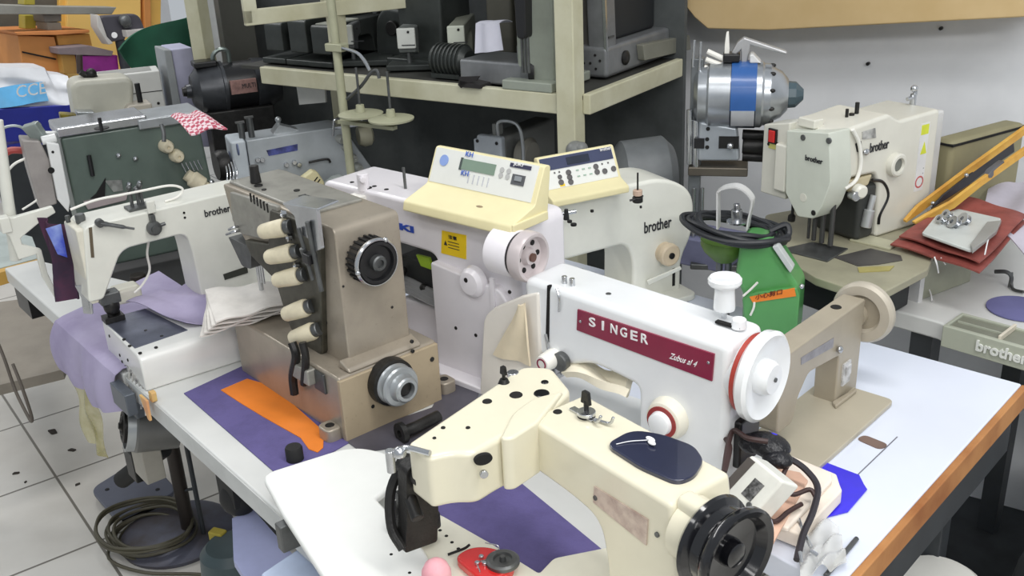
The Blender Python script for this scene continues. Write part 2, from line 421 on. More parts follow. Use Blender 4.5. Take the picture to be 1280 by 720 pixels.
# side holes on head right face
def face_hole(px, py, x, r, mm, nm, sq=1.0):
    p = K.at(px, py, x=x)
    M = Matrix.Translation(p) @ Matrix.Rotation(math.radians(-18), 4, 'Z') @ Matrix.Diagonal((1, sq, 1, 1))
    MB().cyl((-.003, 0, 0), (.0016, 0, 0), r, n=22).xf(M).done(nm, mm, t)
ch = K.Z(ZT, [(592, 566), (622, 548)])
face_hole(604, 574, .0165, .0065, HOLE, 'oval_hole', 1.5)
face_hole(605, 593, .0165, .0045, STEEL, 'screw')
face_hole(650, 568, -.001, .0045, DSTEEL, 'screw')
# presser and needle works at the head tip
def kz(px, py, z): return K.at(px, py, z=z)
b = MB()
A = kz(520, 590, .17); 
b.ext('x', [(A.y-.030, .085, .004), (A.y+.012, .080, .004), (A.y+.020, .150, .006), (A.y+.004, .190, .006), (A.y-.018, .185, .006), (A.y-.024, .12, .004)], A.x-.006, A.x+.012)
b.cyl((A.x-.018, A.y-.004, .175), (A.x+.026, A.y-.004, .175), .012)
b.cyl((A.x-.004, A.y-.012, .155), (A.x+.030, A.y-.02, .135), .007)
b.tube([(A.x-.012, A.y, .185), (A.x-.018, A.y-.022, .15), (A.x-.008, A.y-.032, .11), (A.x+.01, A.y-.03, .09)], .006)
b.done('needle_carrier', IRON, t, bevel=.0015)
b = MB(); B0 = kz(515, 640, .07)
b.ext('z', [(B0.x-.030, B0.y-.004, .003), (B0.x-.010, B0.y-.030, .004), (B0.x+.034, B0.y-.012, .006), (B0.x+.030, B0.y+.022, .006), (B0.x-.004, B0.y+.026, .004)], .055, .074)
b.ext('z', [(B0.x-.012, B0.y-.014, .003), (B0.x+.014, B0.y-.012, .004), (B0.x+.022, B0.y+.012, .006), (B0.x-.004, B0.y+.018, .004)], .070, .10)
b.tube([(B0.x-.05, B0.y+.008, .066), (B0.x-.03, B0.y+.004, .072), (B0.x, B0.y+.008, .09), (B0.x+.01, B0.y+.02, .12)], .005)
b.done('presser_foot', IRON, t, bevel=.002)
b = MB(); p = kz(507, 562, ZT)
b.tube([(p.x-.02, p.y-.008, ZT-.012), (p.x, p.y, ZT+.002), (p.x+.028, p.y+.012, ZT+.004)], .003)
b.ball((p.x-.002, p.y-.006, ZT-.002), .007); b.ball((p.x-.012, p.y-.004, ZT-.008), .006)
b.cyl((p.x-.016, p.y-.01, ZT-.03), (p.x-.016, p.y-.01, ZT-.004), .005)
b.done('feed_lever', STEEL, t)
p0 = kz(500, 650, .08); MB().box(p0.x, p0.x+.016, p0.y, p0.y+.004, .08, .0812).done('foot_plate', STEEL, t)
b = MB(); p0 = kz(534, 598, .155)
b.lathe(p0, (1, -.4, 0), [(0, 0), (0, .012), (.01, .012), (.012, .006), (.02, .005), (.02, 0)], 20)
b.done('drive_link', IRON, t)
# navy lid
ld = K.Z(ZT, [(757, 560, .012), (790, 541, .02), (830, 548, .01), (868, 562, .01), (880, 580, .01), (868, 600, .012), (846, 608, .014), (800, 588, .01)])
MB().ext('z', ld, ZT-.001, ZT+.005).done('top_cover', mat('navy_gloss', (38, 42, 66), .18, var=.1, coat=.6), t, bevel=.0015)
p = K.at(813, 551, z=ZT+.006)
b = MB(); b.ball((p.x, p.y, ZT+.008), .006, .003, .002); b.ball((p.x+.006, p.y-.004, ZT+.008), .005, .003, .002)
b.tube([(p.x, p.y, ZT+.007), (p.x-.012, p.y-.016, ZT+.0065), (p.x-.018, p.y-.03, ZT+.006)], .0005)
b.done('lint', WPRINT, t)
# plate on the arm
pl = K.Y(0, [(744, 607), (811, 649), (809, 681), (743, 627)])
P_ = MB().ext('y', pl, -.0018, .001).done('name_plate', mat('faded_plate', (206, 190, 176), .4, .2, var=.1, scale=60, rgb2=(172, 150, 140)), t)
screws(t, DSTEEL, [K.at(822, 668, y=0), K.at(745, 622, y=-.001)], (0, -1, 0), r=.0028)
# right end: flange, spindle, pulley
fl = [(-.002, .0), (.086, 0), (.086, .17, .02), (.050, .205, .012), (.0, .216, .01)]
MB().ext('x', [(.004, .005, .01), (.080, .005, .01), (.080, .165, .02), (.055, .190, .02), (.004, .165, .02)], .205, .222).done('end_flange', CREAM, t, bevel=.004)
pc = Vector((.222, .048, .115))
lg = K.at(876, 636, x=.222)
MB().ext('x', [(lg.y-.010, lg.z-.02), (lg.y+.014, lg.z-.02), (lg.y+.012, lg.z+.006, .008), (lg.y-.008, lg.z+.006, .008)], .2, .226).done('lug', CREAM, t, bevel=.002)
MB().cyl((.226, lg.y+.002, lg.z-.004), (.2275, lg.y+.002, lg.z-.004), .004).done('screw', HOLE, t)
pc = Vector((.222, K.at(905, 685, x=.245).y, K.at(905, 685, x=.245).z))
MB().lathe(pc, (1, 0, 0), [(-.02, 0), (-.02, .032), (.008, .030), (.008, 0)]).done('spindle_boss', CREAM, t)
MB().lathe(pc, (1, 0, 0), [(.004, 0), (.004, .042), (.008, .046), (.012, .045), (.016, .039), (.026, .039), (.032, .045), (.036, .0475), (.041, .0475), (.043, .045), (.041, .039), (.032, .034), (.030, .014), (.038, .012), (.040, .007), (.040, .0)], 48).done('pulley', BLACKG, t, ang=40)
# base
bs = K.Z(.035, [(500, 661, .006), (546, 640, .012), (613, 678), (674, 716, .004), (692, 697, .006), (757, 684), (840, 700), (900, 740), (880, 830), (560, 830), (530, 720)])
base = MB().ext('z', bs, 0, .035).done('base', CREAM2, t, bevel=.004)
for i, (px, py) in enumerate([(534, 652), (550, 663), (558, 670), (565, 678), (573, 686)]):
    p = K.at(px, py, z=.035); MB().cyl((p.x, p.y, .033), (p.x, p.y, .0356), .0022 if i else .004, n=12).done('hole', HOLE, base)
p = K.at(582, 694, z=.035)
MB().tube([(p.x-.012, p.y-.016, .037), (p.x, p.y-.002, .045), (p.x+.004, p.y+.004, .05)], .0016).done('wire_guide', IRON, base)
# work board
bd = K.Z(.05, [(326, 592, .02), (440, 556, .06), (490, 566, .03), (500, 590, .02), (480, 614, .006), (470, 622, .004), (487, 640), (503, 661, .004), (536, 690, .02), (540, 760), (470, 820), (430, 770), (405, 722), (352, 640)])
bo = MB().ext('z', bd, .038, .05, n=10).done('work_board', mat('board_white', (236, 237, 233), .35, var=.015, coat=.2), t, bevel=.005, seg=4)
for px, py in [(489, 693), (512, 716)]:
    p = K.at(px, py, z=.05); MB().cyl((p.x, p.y, .049), (p.x, p.y, .0504), .002, n=10).done('hole', HOLE, bo)
# clamp bracket below board
q0 = K.at(352, 690, z=.0)
b = MB(); b.box(q0.x-.01, q0.x+.006, q0.y, q0.y+.03, .0, .038)
b.done('board_bracket', DSTEEL, t, bevel=.002)
# bobbin disc (red) and pincushion, on the base
p = K.at(612, 705, z=.043)
RF = Fr(*K.w((p.x, p.y, .035)), -10)
t2 = thing('bobbin_case', 'red oval bobbin plate with grey steel disc on the cream machine base', 'bobbin case', RF)
MB().ext('z', [(-.034, -.026, .02), (.026, -.026, .02), (.030, .012, .015), (.012, .026, .012), (-.020, .018, .02), (-.036, .0, .015)], 0, .012, n=10).done('plate', mat('red_gloss', (214, 38, 36), .25, var=.05, coat=.5), t2, bevel=.003)
b = MB().lathe((.012, .010, .012), (0, 0, 1), [(0, 0), (0, .019), (.004, .019), (.006, .016), (.006, .011), (.003, .010), (.003, .004), (.009, .003), (.009, 0)], 36)
b.done('disc', DSTEEL, t2)
b = MB(); 
for dx, dy in [(-.010, -.004), (-.004, -.014), (.002, -.008)]: b.cyl((dx, dy, .012), (dx, dy, .016), .0028, n=10)
b.tube([(-.03, .016, .012), (-.012, .022, .014), (.0, .006, .014), (-.004, -.012, .014), (.01, -.02, .013)], .0007)
b.done('screw', STEEL, t2)
p = K.at(548, 716, z=.08)
PF = Fr(*K.w((p.x, p.y-.004, .05)), -10)
MB().lathe((0, 0, 0), (0, .05, 1), [(0, 0), (0, .013), (.004, .0155), (.02, .0165), (.034, .0155), (.042, .012), (.047, .006), (.0485, 0)], 28).done('pincushion', mat('soft_pink', (232, 176, 184), .6, var=.06, rgb2=(222, 150, 160), scale=20), None, F=PF, label='small pale pink rounded cushion by the red bobbin plate', cat='pincushion')
# ------------------------------------------------------------------ Silver interlock machine
C = Fr(-1.066, .746, T, -6)
t = thing('interlock_machine', 'champagne metallic flatbed machine with ivory tension knobs and two dark handwheels', 'sewing machine', C)

hb = .104
# base: flatbed body
MB().ext('y', [(-.325, 0), (0, 0), (0, hb, .006), (-.325, hb, .01)], 0, .177).done('base', SILV, t, bevel=.006, seg=3)
MB().box(-.005, .004, .0, .177, .0, hb-.004).done('end_cover', mat('tan_cover', (176, 160, 134), .42, .15, var=.05, scale=10, speck=.1), t, bevel=.002)
# ledge ridge
MB().ext('y', [(-.03, hb), (.0, hb), (-.004, hb+.006), (-.026, hb+.014)], .02, .15).done('ledge', SILV, t, bevel=.003)
cf = .035
cx = -.022; cxl = -.115
colp = [(cxl, hb-.004), (cx, hb-.004), (cx, .316, .012), (-.36, .316, .006), (-.345, .262, .006), (-.30, .222, .01), (-.23, .215, .02), (-.15, .20, .02), (cxl, .15, .02)]
MB().ext('y', colp, cf, .145).done('body', SILV, t, bevel=.008, seg=4)
# front cover of the arm, with engraved vents
fc = C.Y(cf-.006, [(287, 240, .003), (345, 258, .003), (352, 300, .006), (330, 300, .004), (300, 292, .006), (290, 275, .003)])
fcv = MB().ext('y', fc, cf-.006, cf+.002).done('front_cover', SILVG, t, bevel=.002)
a = C.at(313, 243, y=cf-.006); b_ = C.at(334, 256, y=cf-.006)
for i in range(6):
    f = i/5; x = a.x+(b_.x-a.x)*f; z = a.z+(b_.z-a.z)*f
    MB().box(x-.0012, x+.0012, cf-.0072, cf-.005, z-.012, z+.002).done('vent', HOLE, fcv)
# top cover
MB().box(-.352, -.10, cf+.008, .135, .314, .321).done('top_cover', SILVG, t, bevel=.003)
zt = .3215
for i in range(9):
    f = i/8; p = C.at(378+f*26, 244+f*10, z=zt)
    MB().box(p.x-.002, p.x+.002, p.y-.006, p.y+.006, zt-.001, zt+.0006).done('embossed_mark', DSTEEL, t)
for px, py, r in [(323, 232, .007), (330, 237, .004), (371, 238, .005)]:
    p = C.at(px, py, z=zt); MB().cyl((p.x, p.y, zt-.002), (p.x, p.y, zt+.0012), r, n=16).done('oil_cap', IRON, t)
p = C.at(320, 228, z=zt)
b = MB().cyl((p.x, p.y, zt), (p.x, p.y, zt+.024), .009, .007); b.cyl((p.x, p.y, zt+.02), (p.x, p.y, zt+.028), .0075)
b.done('oil_gauge', IRON, t)
# left thread comb
b = MB()
for i in range(4):
    p = C.at(284+i*4, 226-i*1, z=zt)
    b.tube([(p.x, p.y, zt), (p.x-.004, p.y+.004, zt+.012), (p.x-.026-.002*i, p.y+.014, zt+.016+.002*i)], .0012)
b.done('thread_comb', STEEL, t)
# left end: face plate
MB().box(-.364, -.354, cf+.01, .13, .24, .312).done('face_plate', DSTEEL, t, bevel=.003)
# tension plate with knobs
kn = [((357, 284), (321, 291)), ((367, 315), (329, 323)), ((375, 344), (339, 352)), ((384, 384), (351, 395)), ((393, 413), (360, 425))]
for (bx, by), (tx, ty) in kn:
    B_ = C.at(bx, by, y=cf-.016); T_ = C.at(tx, ty, y=cf-.040)
    T_ = B_+(T_-B_)*.84; d = (T_-B_); L = d.length
    k = MB().lathe(B_, d, [(0, 0), (0, .0125), (L*.1, .0138), (L*.5, .013), (L*.92, .0115), (L, .010), (L, .0045), (L*.93, .0035), (L*.93, 0)], 28).done('tension_knob', IVORY, t)
    MB().cyl(B_-d*.22, B_+d*.02, .0105, n=24).done('spring_cup', DSTEEL, k)
for px, py in [(357, 267), (364, 297), (373, 332)]:
    p = C.at(px, py, y=cf-.012)
    MB().lathe(p, (-.2, -1, .1), [(0, 0), (0, .005), (.006, .006), (.007, .004), (.005, .003), (.005, 0)], 16).done('thread_eyelet', STEEL, t)
# dark mechanism plate behind the knobs
mp = C.Y(cf-.008, [(338, 262), (392, 282), (400, 300), (404, 440), (392, 462), (378, 440), (360, 400), (345, 350), (315, 320), (306, 300), (336, 305)])
MB().ext('y', mp, cf-.010, cf+.03).done('tension_plate', mat('dark_olive_metal', (84, 82, 72), .45, .5, var=.15, scale=40, speck=.2), t, bevel=.003)
br = C.Y(cf-.030, [(353, 255, .003), (395, 262, .002), (401, 312, .004), (393, 314), (388, 300, .006), (372, 290, .003), (368, 270, .003)])
MB().ext('y', br, cf-.030, cf-.024).done('chrome_bracket', STEEL, t, bevel=.001)
b = MB(); p = C.at(353, 254, y=cf-.03); q = C.at(396, 261, y=cf-.03)
b.quad([p, q, q+Vector((0, .035, .004)), p+Vector((0, .035, .004))], .003); b.done('bracket_top', STEEL, t, bevel=.001)
for a_, c_, r in [((384, 277), (402, 364), .0035), ((373, 285), (391, 350), .003), ((378, 310), (386, 330), .005)]:
    MB().cyl(C.at(*a_, y=cf-.034), C.at(*c_, y=cf-.028), r, n=12).done('thread_rod', DSTEEL, t)
bl = C.at(384, 322, y=cf-.036)
MB().box(bl.x-.009, bl.x+.009, bl.y-.004, bl.y+.012, bl.z-.009, bl.z+.006).done('rod_clamp', BLACK, t, bevel=.002)
# lever and loopers low at the front
for pts, r in [([(365, 428), (370, 445), (366, 470), (368, 492)], .007), ([(378, 428), (382, 448), (380, 480)], .006)]:
    MB().tube([C.at(px, py, y=-.012) for px, py in pts], r).done('looper_lever', IRON, t)
MB().box(-.11, -.06, -.016, .0, hb-.03, hb-.004).done('looper_cover', SILVG, t, bevel=.003)
b = MB(); p = C.at(392, 470, y=-.003)
b.box(p.x, p.x+.03, -.004, .001, p.z-.02, p.z+.012); b.done('side_plate', DSTEEL, t, bevel=.001)
# needle works
nx = C.at(327, 350, y=cf+.02).x
for dx in (-.008, 0, .008): MB().cyl((nx+dx, cf+.02, .15), (nx+dx, cf+.02, .225), .0022, n=10).done('needle', STEEL, t)
b = MB().box(nx-.022, nx+.018, cf+.006, cf+.036, hb+.001, hb+.006)
b.box(nx-.012, nx+.006, cf+.012, cf+.028, hb+.004, hb+.02); b.cyl((nx-.01, cf+.022, hb+.01), (nx-.01, cf+.022, .235), .004)
b.done('presser_foot', STEEL, t, bevel=.001)
MB().ext('y', [(nx-.05, .225, .004), (nx+.03, .225, .004), (nx+.018, .185, .006), (nx-.014, .182, .006)], cf-.004, cf+.04).done('needle_clamp', DSTEEL, t, bevel=.003)
for px, py, ex, ey in [(283, 293, 303, 288), (286, 287, 300, 283)]:
    MB().tube([C.at(px, py, y=cf-.02), C.at((px+ex)/2, (py+ey)/2-1, y=cf-.016), C.at(ex, ey, y=cf)], .0022).done('take_up_wire', STEEL, t)
p = C.at(283, 330, y=cf)
# upper handwheel
c = C.at(457, 322, x=cx); 
d = (C.at(475, 325, x=cx+.045)-c); c = Vector((cx, c.y, c.z))
b = MB().lathe(c, (1, 0, 0), [(-.002, 0), (-.002, .030), (.004, .0335), (.028, .0335), (.030, .031), (.033, .031), (.033, .026), (.028, .024), (.028, 0)], 48)
hw = b.done('handwheel', BLACK, t)
for k in range(24):
    a = 2*math.pi*k/24
    MB().box(.002, .022, -.0014, .0014, .0325, .0352).xf(Matrix.Translation(c) @ Matrix.Rotation(a, 4, 'X')).done('grip_rib', RUBBER, hw)
MB().lathe(c, (1, 0, 0), [(.026, .0338), (.026, .0355), (.029, .0358), (.032, .034), (.032, .0325)], 48, closed=True).done('wheel_rim', STEEL, hw)
MB().lathe(c, (1, 0, 0), [(.02, 0), (.02, .013), (.036, .0115), (.038, .0095), (.038, .006), (.034, .0055), (.034, 0)], 32).done('wheel_hub', DSTEEL, hw)
for a in (60, 190): 
    q = c+Vector((.030, math.cos(math.radians(a))*.034, math.sin(math.radians(a))*.034)); MB().ball(q, .004).done('bolt', STEEL, hw)
# lower pulley
c = C.at(497, 482, x=.0); c = Vector((.004, C.at(488, 476, x=.01).y, C.at(488, 476, x=.01).z))
MB().lathe(c, (1, 0, 0), [(-.002, 0), (-.002, .036), (.002, .037), (.016, .036), (.018, .032), (.018, 0)], 40).done('pulley_drum', IRON, t)
MB().lathe(c, (1, 0, 0), [(.012, 0), (.014, .030), (.018, .0315), (.021, .030), (.023, .0255), (.026, .0255), (.029, .030), (.032, .0310), (.035, .029), (.036, .022), (.040, .020), (.048, .0195), (.050, .017), (.050, .0125), (.040, .012), (.040, 0)], 48).done('pulley', ALU, t)
MB().cyl(c+Vector((.036, 0, 0)), c+Vector((.043, 0, 0)), .0115).done('pulley_bore', IRON, t)
# mounting feet
for px, py, yy in [(413, 532, None), (556, 474, None)]:
    p = C.at(px, py, z=.022)
    f = MB().ext('z', [(p.x-.018, p.y-.014, .012), (p.x+.014, p.y-.014, .012), (p.x+.014, p.y+.014, .01), (p.x-.018, p.y+.014, .01)], .0, .022).done('mounting_foot', SILV, t, bevel=.003)
    MB().cyl((p.x-.002, p.y, .020), (p.x-.002, p.y, .0226), .007).done('bolt', IRON, f)
for px, py, r in [(540, 449, .004), (516, 439, .003), (515, 427, .003), (466, 508, .003)]:
    p = C.at(px, py, x=.004); MB().cyl(p-Vector((.002, 0, 0)), p+Vector((.0012, 0, 0)), r, n=12).done('screw', IRON, t)
for px, py, r in [(405, 382, .005), (407, 402, .005)]:
    p = C.at(px, py, y=cf); MB().cyl(p+Vector((0, .002, 0)), p-Vector((0, .0012, 0)), r, n=12).done('screw', IRON, t)
for px, py, r in [(468, 354, .0022), (429, 358, .0018), (490, 384, .0022)]:
    p = C.at(px, py, x=cx); MB().cyl(p-Vector((.002, 0, 0)), p+Vector((.001, 0, 0)), r, n=12).done('screw', IRON, t)
# folded striped cloth on the bed
zc = hb
pts = [C.at(px, py, z=zc+.012) for px, py in [(258, 372), (372, 358), (378, 384), (272, 414)]]
CL = mat('white_cloth', (224, 220, 214), .85, var=.04, scale=14, rgb2=(200, 196, 190))
A0, B0_, C0, D0 = pts
def clf(k):
    def f(u, v):
        p = (A0*(1-u)+B0_*u)*(1-v)+(D0*(1-u)+C0*u)*v
        p = p+(Vector((-.004*k, -.006*k, 0)))*v
        return Vector((p.x, p.y, hb+.0035+.0052*(4-k)+.0022*math.sin(u*13+k*.8)+.0015*math.sin(v*9+k)))
    return f
b = MB()
for k in range(5): b.sheet(clf(k), 26, 14, .0026)
b.done('folded_cloth', CL, None, F=C, label='stack of folded white cloth on the bed of the champagne metallic machine', cat='cloth')
# felt and card under it
FE = mat('purple_felt', (96, 88, 140), .9, var=.05, scale=40, bump=.3)
g = [W.at(px, py, z=T+.001) for px, py in [(230, 492), (316, 452), (400, 490), (460, 540), (404, 572), (345, 592)]]
MB().quad([p+Vector((0, 0, .001)) for p in g], .0016, (0, 0, 1)).done('felt_mat', FE, None, label='purple felt sheet on the white table in front of the champagne machine', cat='felt')
g = [W.at(px, py, z=T+.002) for px, py in [(276, 488), (309, 474), (330, 480), (360, 500), (405, 540), (404, 560), (397, 566), (386, 562), (376, 548), (330, 522), (302, 505)]]
MB().quad([p+Vector((0, 0, .0012)) for p in g], .0012, (0, 0, 1)).done('orange_card', ORNG, None, label='orange card lying on the purple felt under the champagne machine', cat='card')
p = W.at(369, 574, z=T+.002)
MB().lathe((p.x, p.y, T+.0022), (0, 0, 1), [(0, 0), (0, .0125), (.018, .0125), (.021, .011), (.021, 0)], 24).done('rubber_foot', RUBBER, None, label='black round rubber foot standing on the purple felt', cat='rubber foot')
g = [W.at(px, py, z=T+.001) for px, py in [(536, 628), (612, 590), (650, 603), (756, 690), (700, 760), (640, 740)]]
MB().quad([p+Vector((0, 0, .0008)) for p in g], .0012, (0, 0, 1)).done('felt_mat', FE, None, label='dark purple felt sheet under the arm of the cream machine', cat='felt')
# ------------------------------------------------------------------ white computer machine with blue lettering
J = Fr(-1.04, 1.01, T, 2)
t = thing('lockstitch_machine', 'white electronic machine with blue lettering and a yellow warning label', 'sewing machine', J)
zt = .282; zb = J.at(500, 303, y=0).z
xr = .088; xc = J.at(552, 400, y=0).x
prof = [(-.36, zt, .02), (xr, zt, .02), (xr, 0), (xc, 0), (xc, zb-.005, .02), (-.27, zb, .02), (-.285, zb-.04, .01), (-.36, zb-.04, .01)]
MB().ext('y', prof, .0, .115).done('body', JUKIW, t, bevel=.022, seg=5)
MB().ext('z', [(-.36, -.04, .02), (xr+.02, -.04, .02), (xr+.02, .13, .02), (-.36, .13, .02)], 0, .012).done('bed', JUKIW, t, bevel=.003)
# motor housing, front box
MB().ext('y', [(xc-.002, .0), (xr-.01, .0), (xr-.01, .155, .015), (xr-.03, .178, .01), (xc-.002, .192, .006)], -.014, .02).done('gear_cover', JUKIW, t, bevel=.005)
c = J.at(592, 352, y=-.014)
d = MB().lathe(c, (0, -1, 0), [(-.004, 0), (-.004, .026), (.006, .024), (.012, .018), (.014, .0)], 28).done('bearing_cap', JUKIW, t)
p = J.at(583, 350, y=-.026); MB().cyl(p, p+Vector((0, -.002, 0)), .004, n=12).done('screw', IRON, d)
for px, py in [(570, 410), (595, 419), (637, 365)]:
    p = J.at(px, py, y=-.014); MB().cyl(p+Vector((0, .001, 0)), p-Vector((0, .0012, 0)), .003, n=12).done('screw', IRON, t)
p = J.at(617, 370, y=-.014)
MB().box(p.x-.004, p.x+.004, -.018, -.012, p.z-.05, p.z+.03).done('rib', JUKIW, t, bevel=.001)
# lettering
a = J.at(478, 283, y=0); b_ = J.at(518, 293, y=0)
lettering('JUKI', t, BLUE, (a.x, -.0006, b_.z-.001), UX, UZ, b_.x-a.x, .0145, off=.05, name='lettering')
y_ = J.Y(0, [(553, 288), (583, 294), (583, 324), (552, 316)])
yl = MB().ext('y', y_, -.0012, .001).done('warning_label', YELL, t)
z1 = y_[0][1]; xx = y_[0][0]
lettering('注意', yl, PRINT, (xx+.014, -.0013, z1-.010), UX, UZ, .018, .006)
for i in range(3): MB().box(xx+.012, xx+.036, -.0018, -.001, z1-.016-.005*i, z1-.0150-.005*i).done('printed_line', PRINT, yl)
MB().ext('y', [(xx+.003, z1-.023), (xx+.010, z1-.023), (xx+.0065, z1-.015)], -.0018, -.001).done('warning_triangle', PRINT, yl)
# handwheel and belt collar
q = J.at(666, 322, x=xr+.045); c = Vector((xr, q.y, q.z))
MB().lathe(c, (1, 0, 0), [(-.02, 0), (-.02, .036), (.016, .036), (.020, .034), (.020, 0)], 40).done('shaft_collar', JUKIW, t)
MB().lathe(c, (1, 0, 0), [(.018, 0), (.018, .033), (.024, .033), (.024, 0)], 40).done('collar_groove', BLACK, t)
hw = MB().lathe(c, (1, 0, 0), [(.023, 0), (.023, .033), (.028, .0375), (.043, .0375), (.047, .035), (.047, .031), (.037, .028), (.035, .014), (.043, .011), (.044, 0)], 48).done('handwheel', mat('wheel_pinkish', (206, 196, 196), .35, .2, var=.04), t)
MB().lathe(c, (1, 0, 0), [(.043, 0), (.043, .0065), (.047, .0065), (.047, 0)], 24).done('hub_nut', mat('brown_metal', (110, 80, 70), .4, .5), hw)
for k in range(6):
    a = math.pi/3*k; q = c+Vector((.0365, math.cos(a)*.021, math.sin(a)*.021)); MB().cyl(q-Vector((.003, 0, 0)), q+Vector((.001, 0, 0)), .0042, n=14).done('wheel_hole', HOLE, hw)
# threads and cables in the gap between arm and bed
MB().ext('y', J.Y(.03, [(500, 318), (540, 330), (552, 345), (552, 372), (520, 366), (498, 352)]), .03, .09).done('hook_mechanism', mat('dark_grey_cast', (58, 60, 60), .5, .4), t, bevel=.004)
MB().ext('y', J.Y(.028, [(521, 318), (537, 322), (541, 337), (527, 332)]), .026, .031).done('green_label', mat('lime_label', (160, 196, 50), .5), t)
for k in range(4):
    MB().tube([J.at(px, py+k*5, y=.02-.004*k) for px, py in [(498, 345), (512, 350), (528, 358), (545, 366), (556, 368)]], .0045).done('cable', mat('cable_silver', (150, 150, 150), .4, .3), t)
b = MB()
for px, py in [(497, 322), (503, 338), (499, 352), (530, 360)]: b.ball(J.at(px, py, y=.02), .008)
b.done('fitting', IRON, t)
MB().ext('y', J.Y(.02, [(497, 372), (552, 384), (552, 462), (520, 452), (505, 420)]), .02, .10).done('lower_cover', JUKIW, t, bevel=.010)
# top bits, left end
for px, py, r in [(460, 235, .007), (468, 233, .004), (483, 237, .004), (440, 228, .004)]:
    p = J.at(px, py, z=zt); MB().cyl((p.x, p.y, zt-.002), (p.x, p.y, zt+.001), r, n=18).done('oil_hole', HOLE, t)
p = J.at(454, 228, z=zt+.01)
b = MB().cyl((p.x, p.y, zt-.004), (p.x, p.y, zt+.026), .010, n=20); b.cyl((p.x, p.y-.004, zt+.018), (p.x+.012, p.y-.010, zt+.018), .005); b.done('thread_post', JUKIW, t)
p = J.at(507, 236, z=zt); MB().cyl((p.x, p.y, zt-.01), (p.x-.003, p.y+.002, zt+.036), .0025, n=10).done('thread_pin', DSTEEL, t)
b = MB(); p = J.at(446, 250, y=-.004)
b.box(p.x-.01, p.x+.02, -.02, .004, p.z-.006, p.z+.01); b.cyl((p.x+.004, -.024, p.z), (p.x+.004, -.014, p.z), .006); b.done('thread_guide', PLW, t, bevel=.002)
# control panel
PN = thing('machine_controller', 'yellowed control box with green display on the machine with blue lettering', 'controller', Fr(*J.w((0, 0, 0)), 2))
zp = zt
F0 = J.Z(zp+.004, [(497, 250), (642, 288)])
xa = J.at(500, 249, z=zp+.014).x; xb = J.at(636, 281, z=zp+.014).x
y0 = J.at(570, 262, z=zp+.012).y
yb = y0+.052
# slanted prism: tray at the front, screen rising behind
lean = J.at(545, 182, y=yb+.02); hgt = lean.z
sec = [(y0-.012, zp-.006, .004), (y0-.008, zp+.010, .004), (yb-.006, zp+.026, .004), (yb+.020, hgt, .006), (yb+.034, hgt-.002, .006), (yb+.022, zp-.002)]
xb2 = J.at(655, 206, y=yb+.02).x; xa2 = lean.x
b = MB(); b.ext('x', sec, xa, xb)
b.done('panel_case', YELP, PN, bevel=.004)
S0 = Vector((0, yb-.006, zp+.026)); S1 = Vector((0, yb+.020, hgt)); up = (S1-S0); nrm = Vector((0, -up.z, up.y)).normalized()
H = up.length; Wd = xb-xa; upn = up.normalized()
def pp(u, v, o=.001): return Vector((xa+u*Wd, 0, 0))+S0+upn*(v*H)+nrm*o
def slab(name, m, u0, v0, u1, v1, th=.0015, par=PN, bev=0, o=.0008):
    return MB().quad([pp(u0, v0, o), pp(u1, v0, o), pp(u1, v1, o), pp(u0, v1, o)], th, nrm).done(name, m, par, bevel=bev)
slab('face_sheet', PANW, .02, .05, .96, .97, par=PN)
dsp = slab('display', mat('lcd_green', (128, 148, 132), .25, var=.03), .29, .52, .60, .80, par=PN, o=.002)
slab('display_frame', mat('lcd_edge_grey', (74, 84, 82), .4), .275, .50, .295, .82, o=.0022)  # dark grey strip along the left side of the display
slab('brand_plate', mat('plate_dark', (60, 60, 84), .4), .72, .82, .90, .92, o=.0022)
for u, v in [(.31, .90), (.31, .40)]:
    lettering('KH', PN, mat('panel_blue', (90, 120, 205), .5), pp(u, v-.03, .002), UX, upn, .015, .008)
for i in range(2):
    for j in range(2): 
        MB().lathe(pp(.66+.06*i, .56+.14*j, .001), nrm, [(0, 0), (0, .0042), (.001, .0042), (.001, 0)], 16).done('button', mat('button_grey', (190, 190, 188), .5), PN)
for i in range(5): slab('printed_line', mat('faint_grey', (196, 198, 204), .5), .38+.045*i, .20, .388+.045*i, .44, o=.0018, th=.001)
slab('socket_recess', mat('recess_grey', (92, 94, 98), .4), .76, .40, .87, .66, o=.002, bev=.0)
slab('socket_cap', ALU, .79, .50, .85, .62, o=.004)
MB().lathe(pp(.12, .66, .001), nrm, [(0, 0), (0, .009), (.001, .009), (.001, 0)], 24).done('blue_emblem', mat('emblem_blue', (140, 165, 222), .5), PN)
p = Vector((xa+Wd*.62, y0+.02, zp+.0165))
MB().ball(p, .010, .005, .002).done('tray_button', mat('btn_brown', (150, 130, 96), .5), PN)
MB().box(xb-.001, xb+.004, y0-.008, yb+.02, zp-.002, zp+.012).done('end_cap', YELP, PN, bevel=.002)
lettering('JUKI' if False else 'JUKI', PN, WPRINT, pp(.75, .845, .0025), UX, upn, .018, .006)
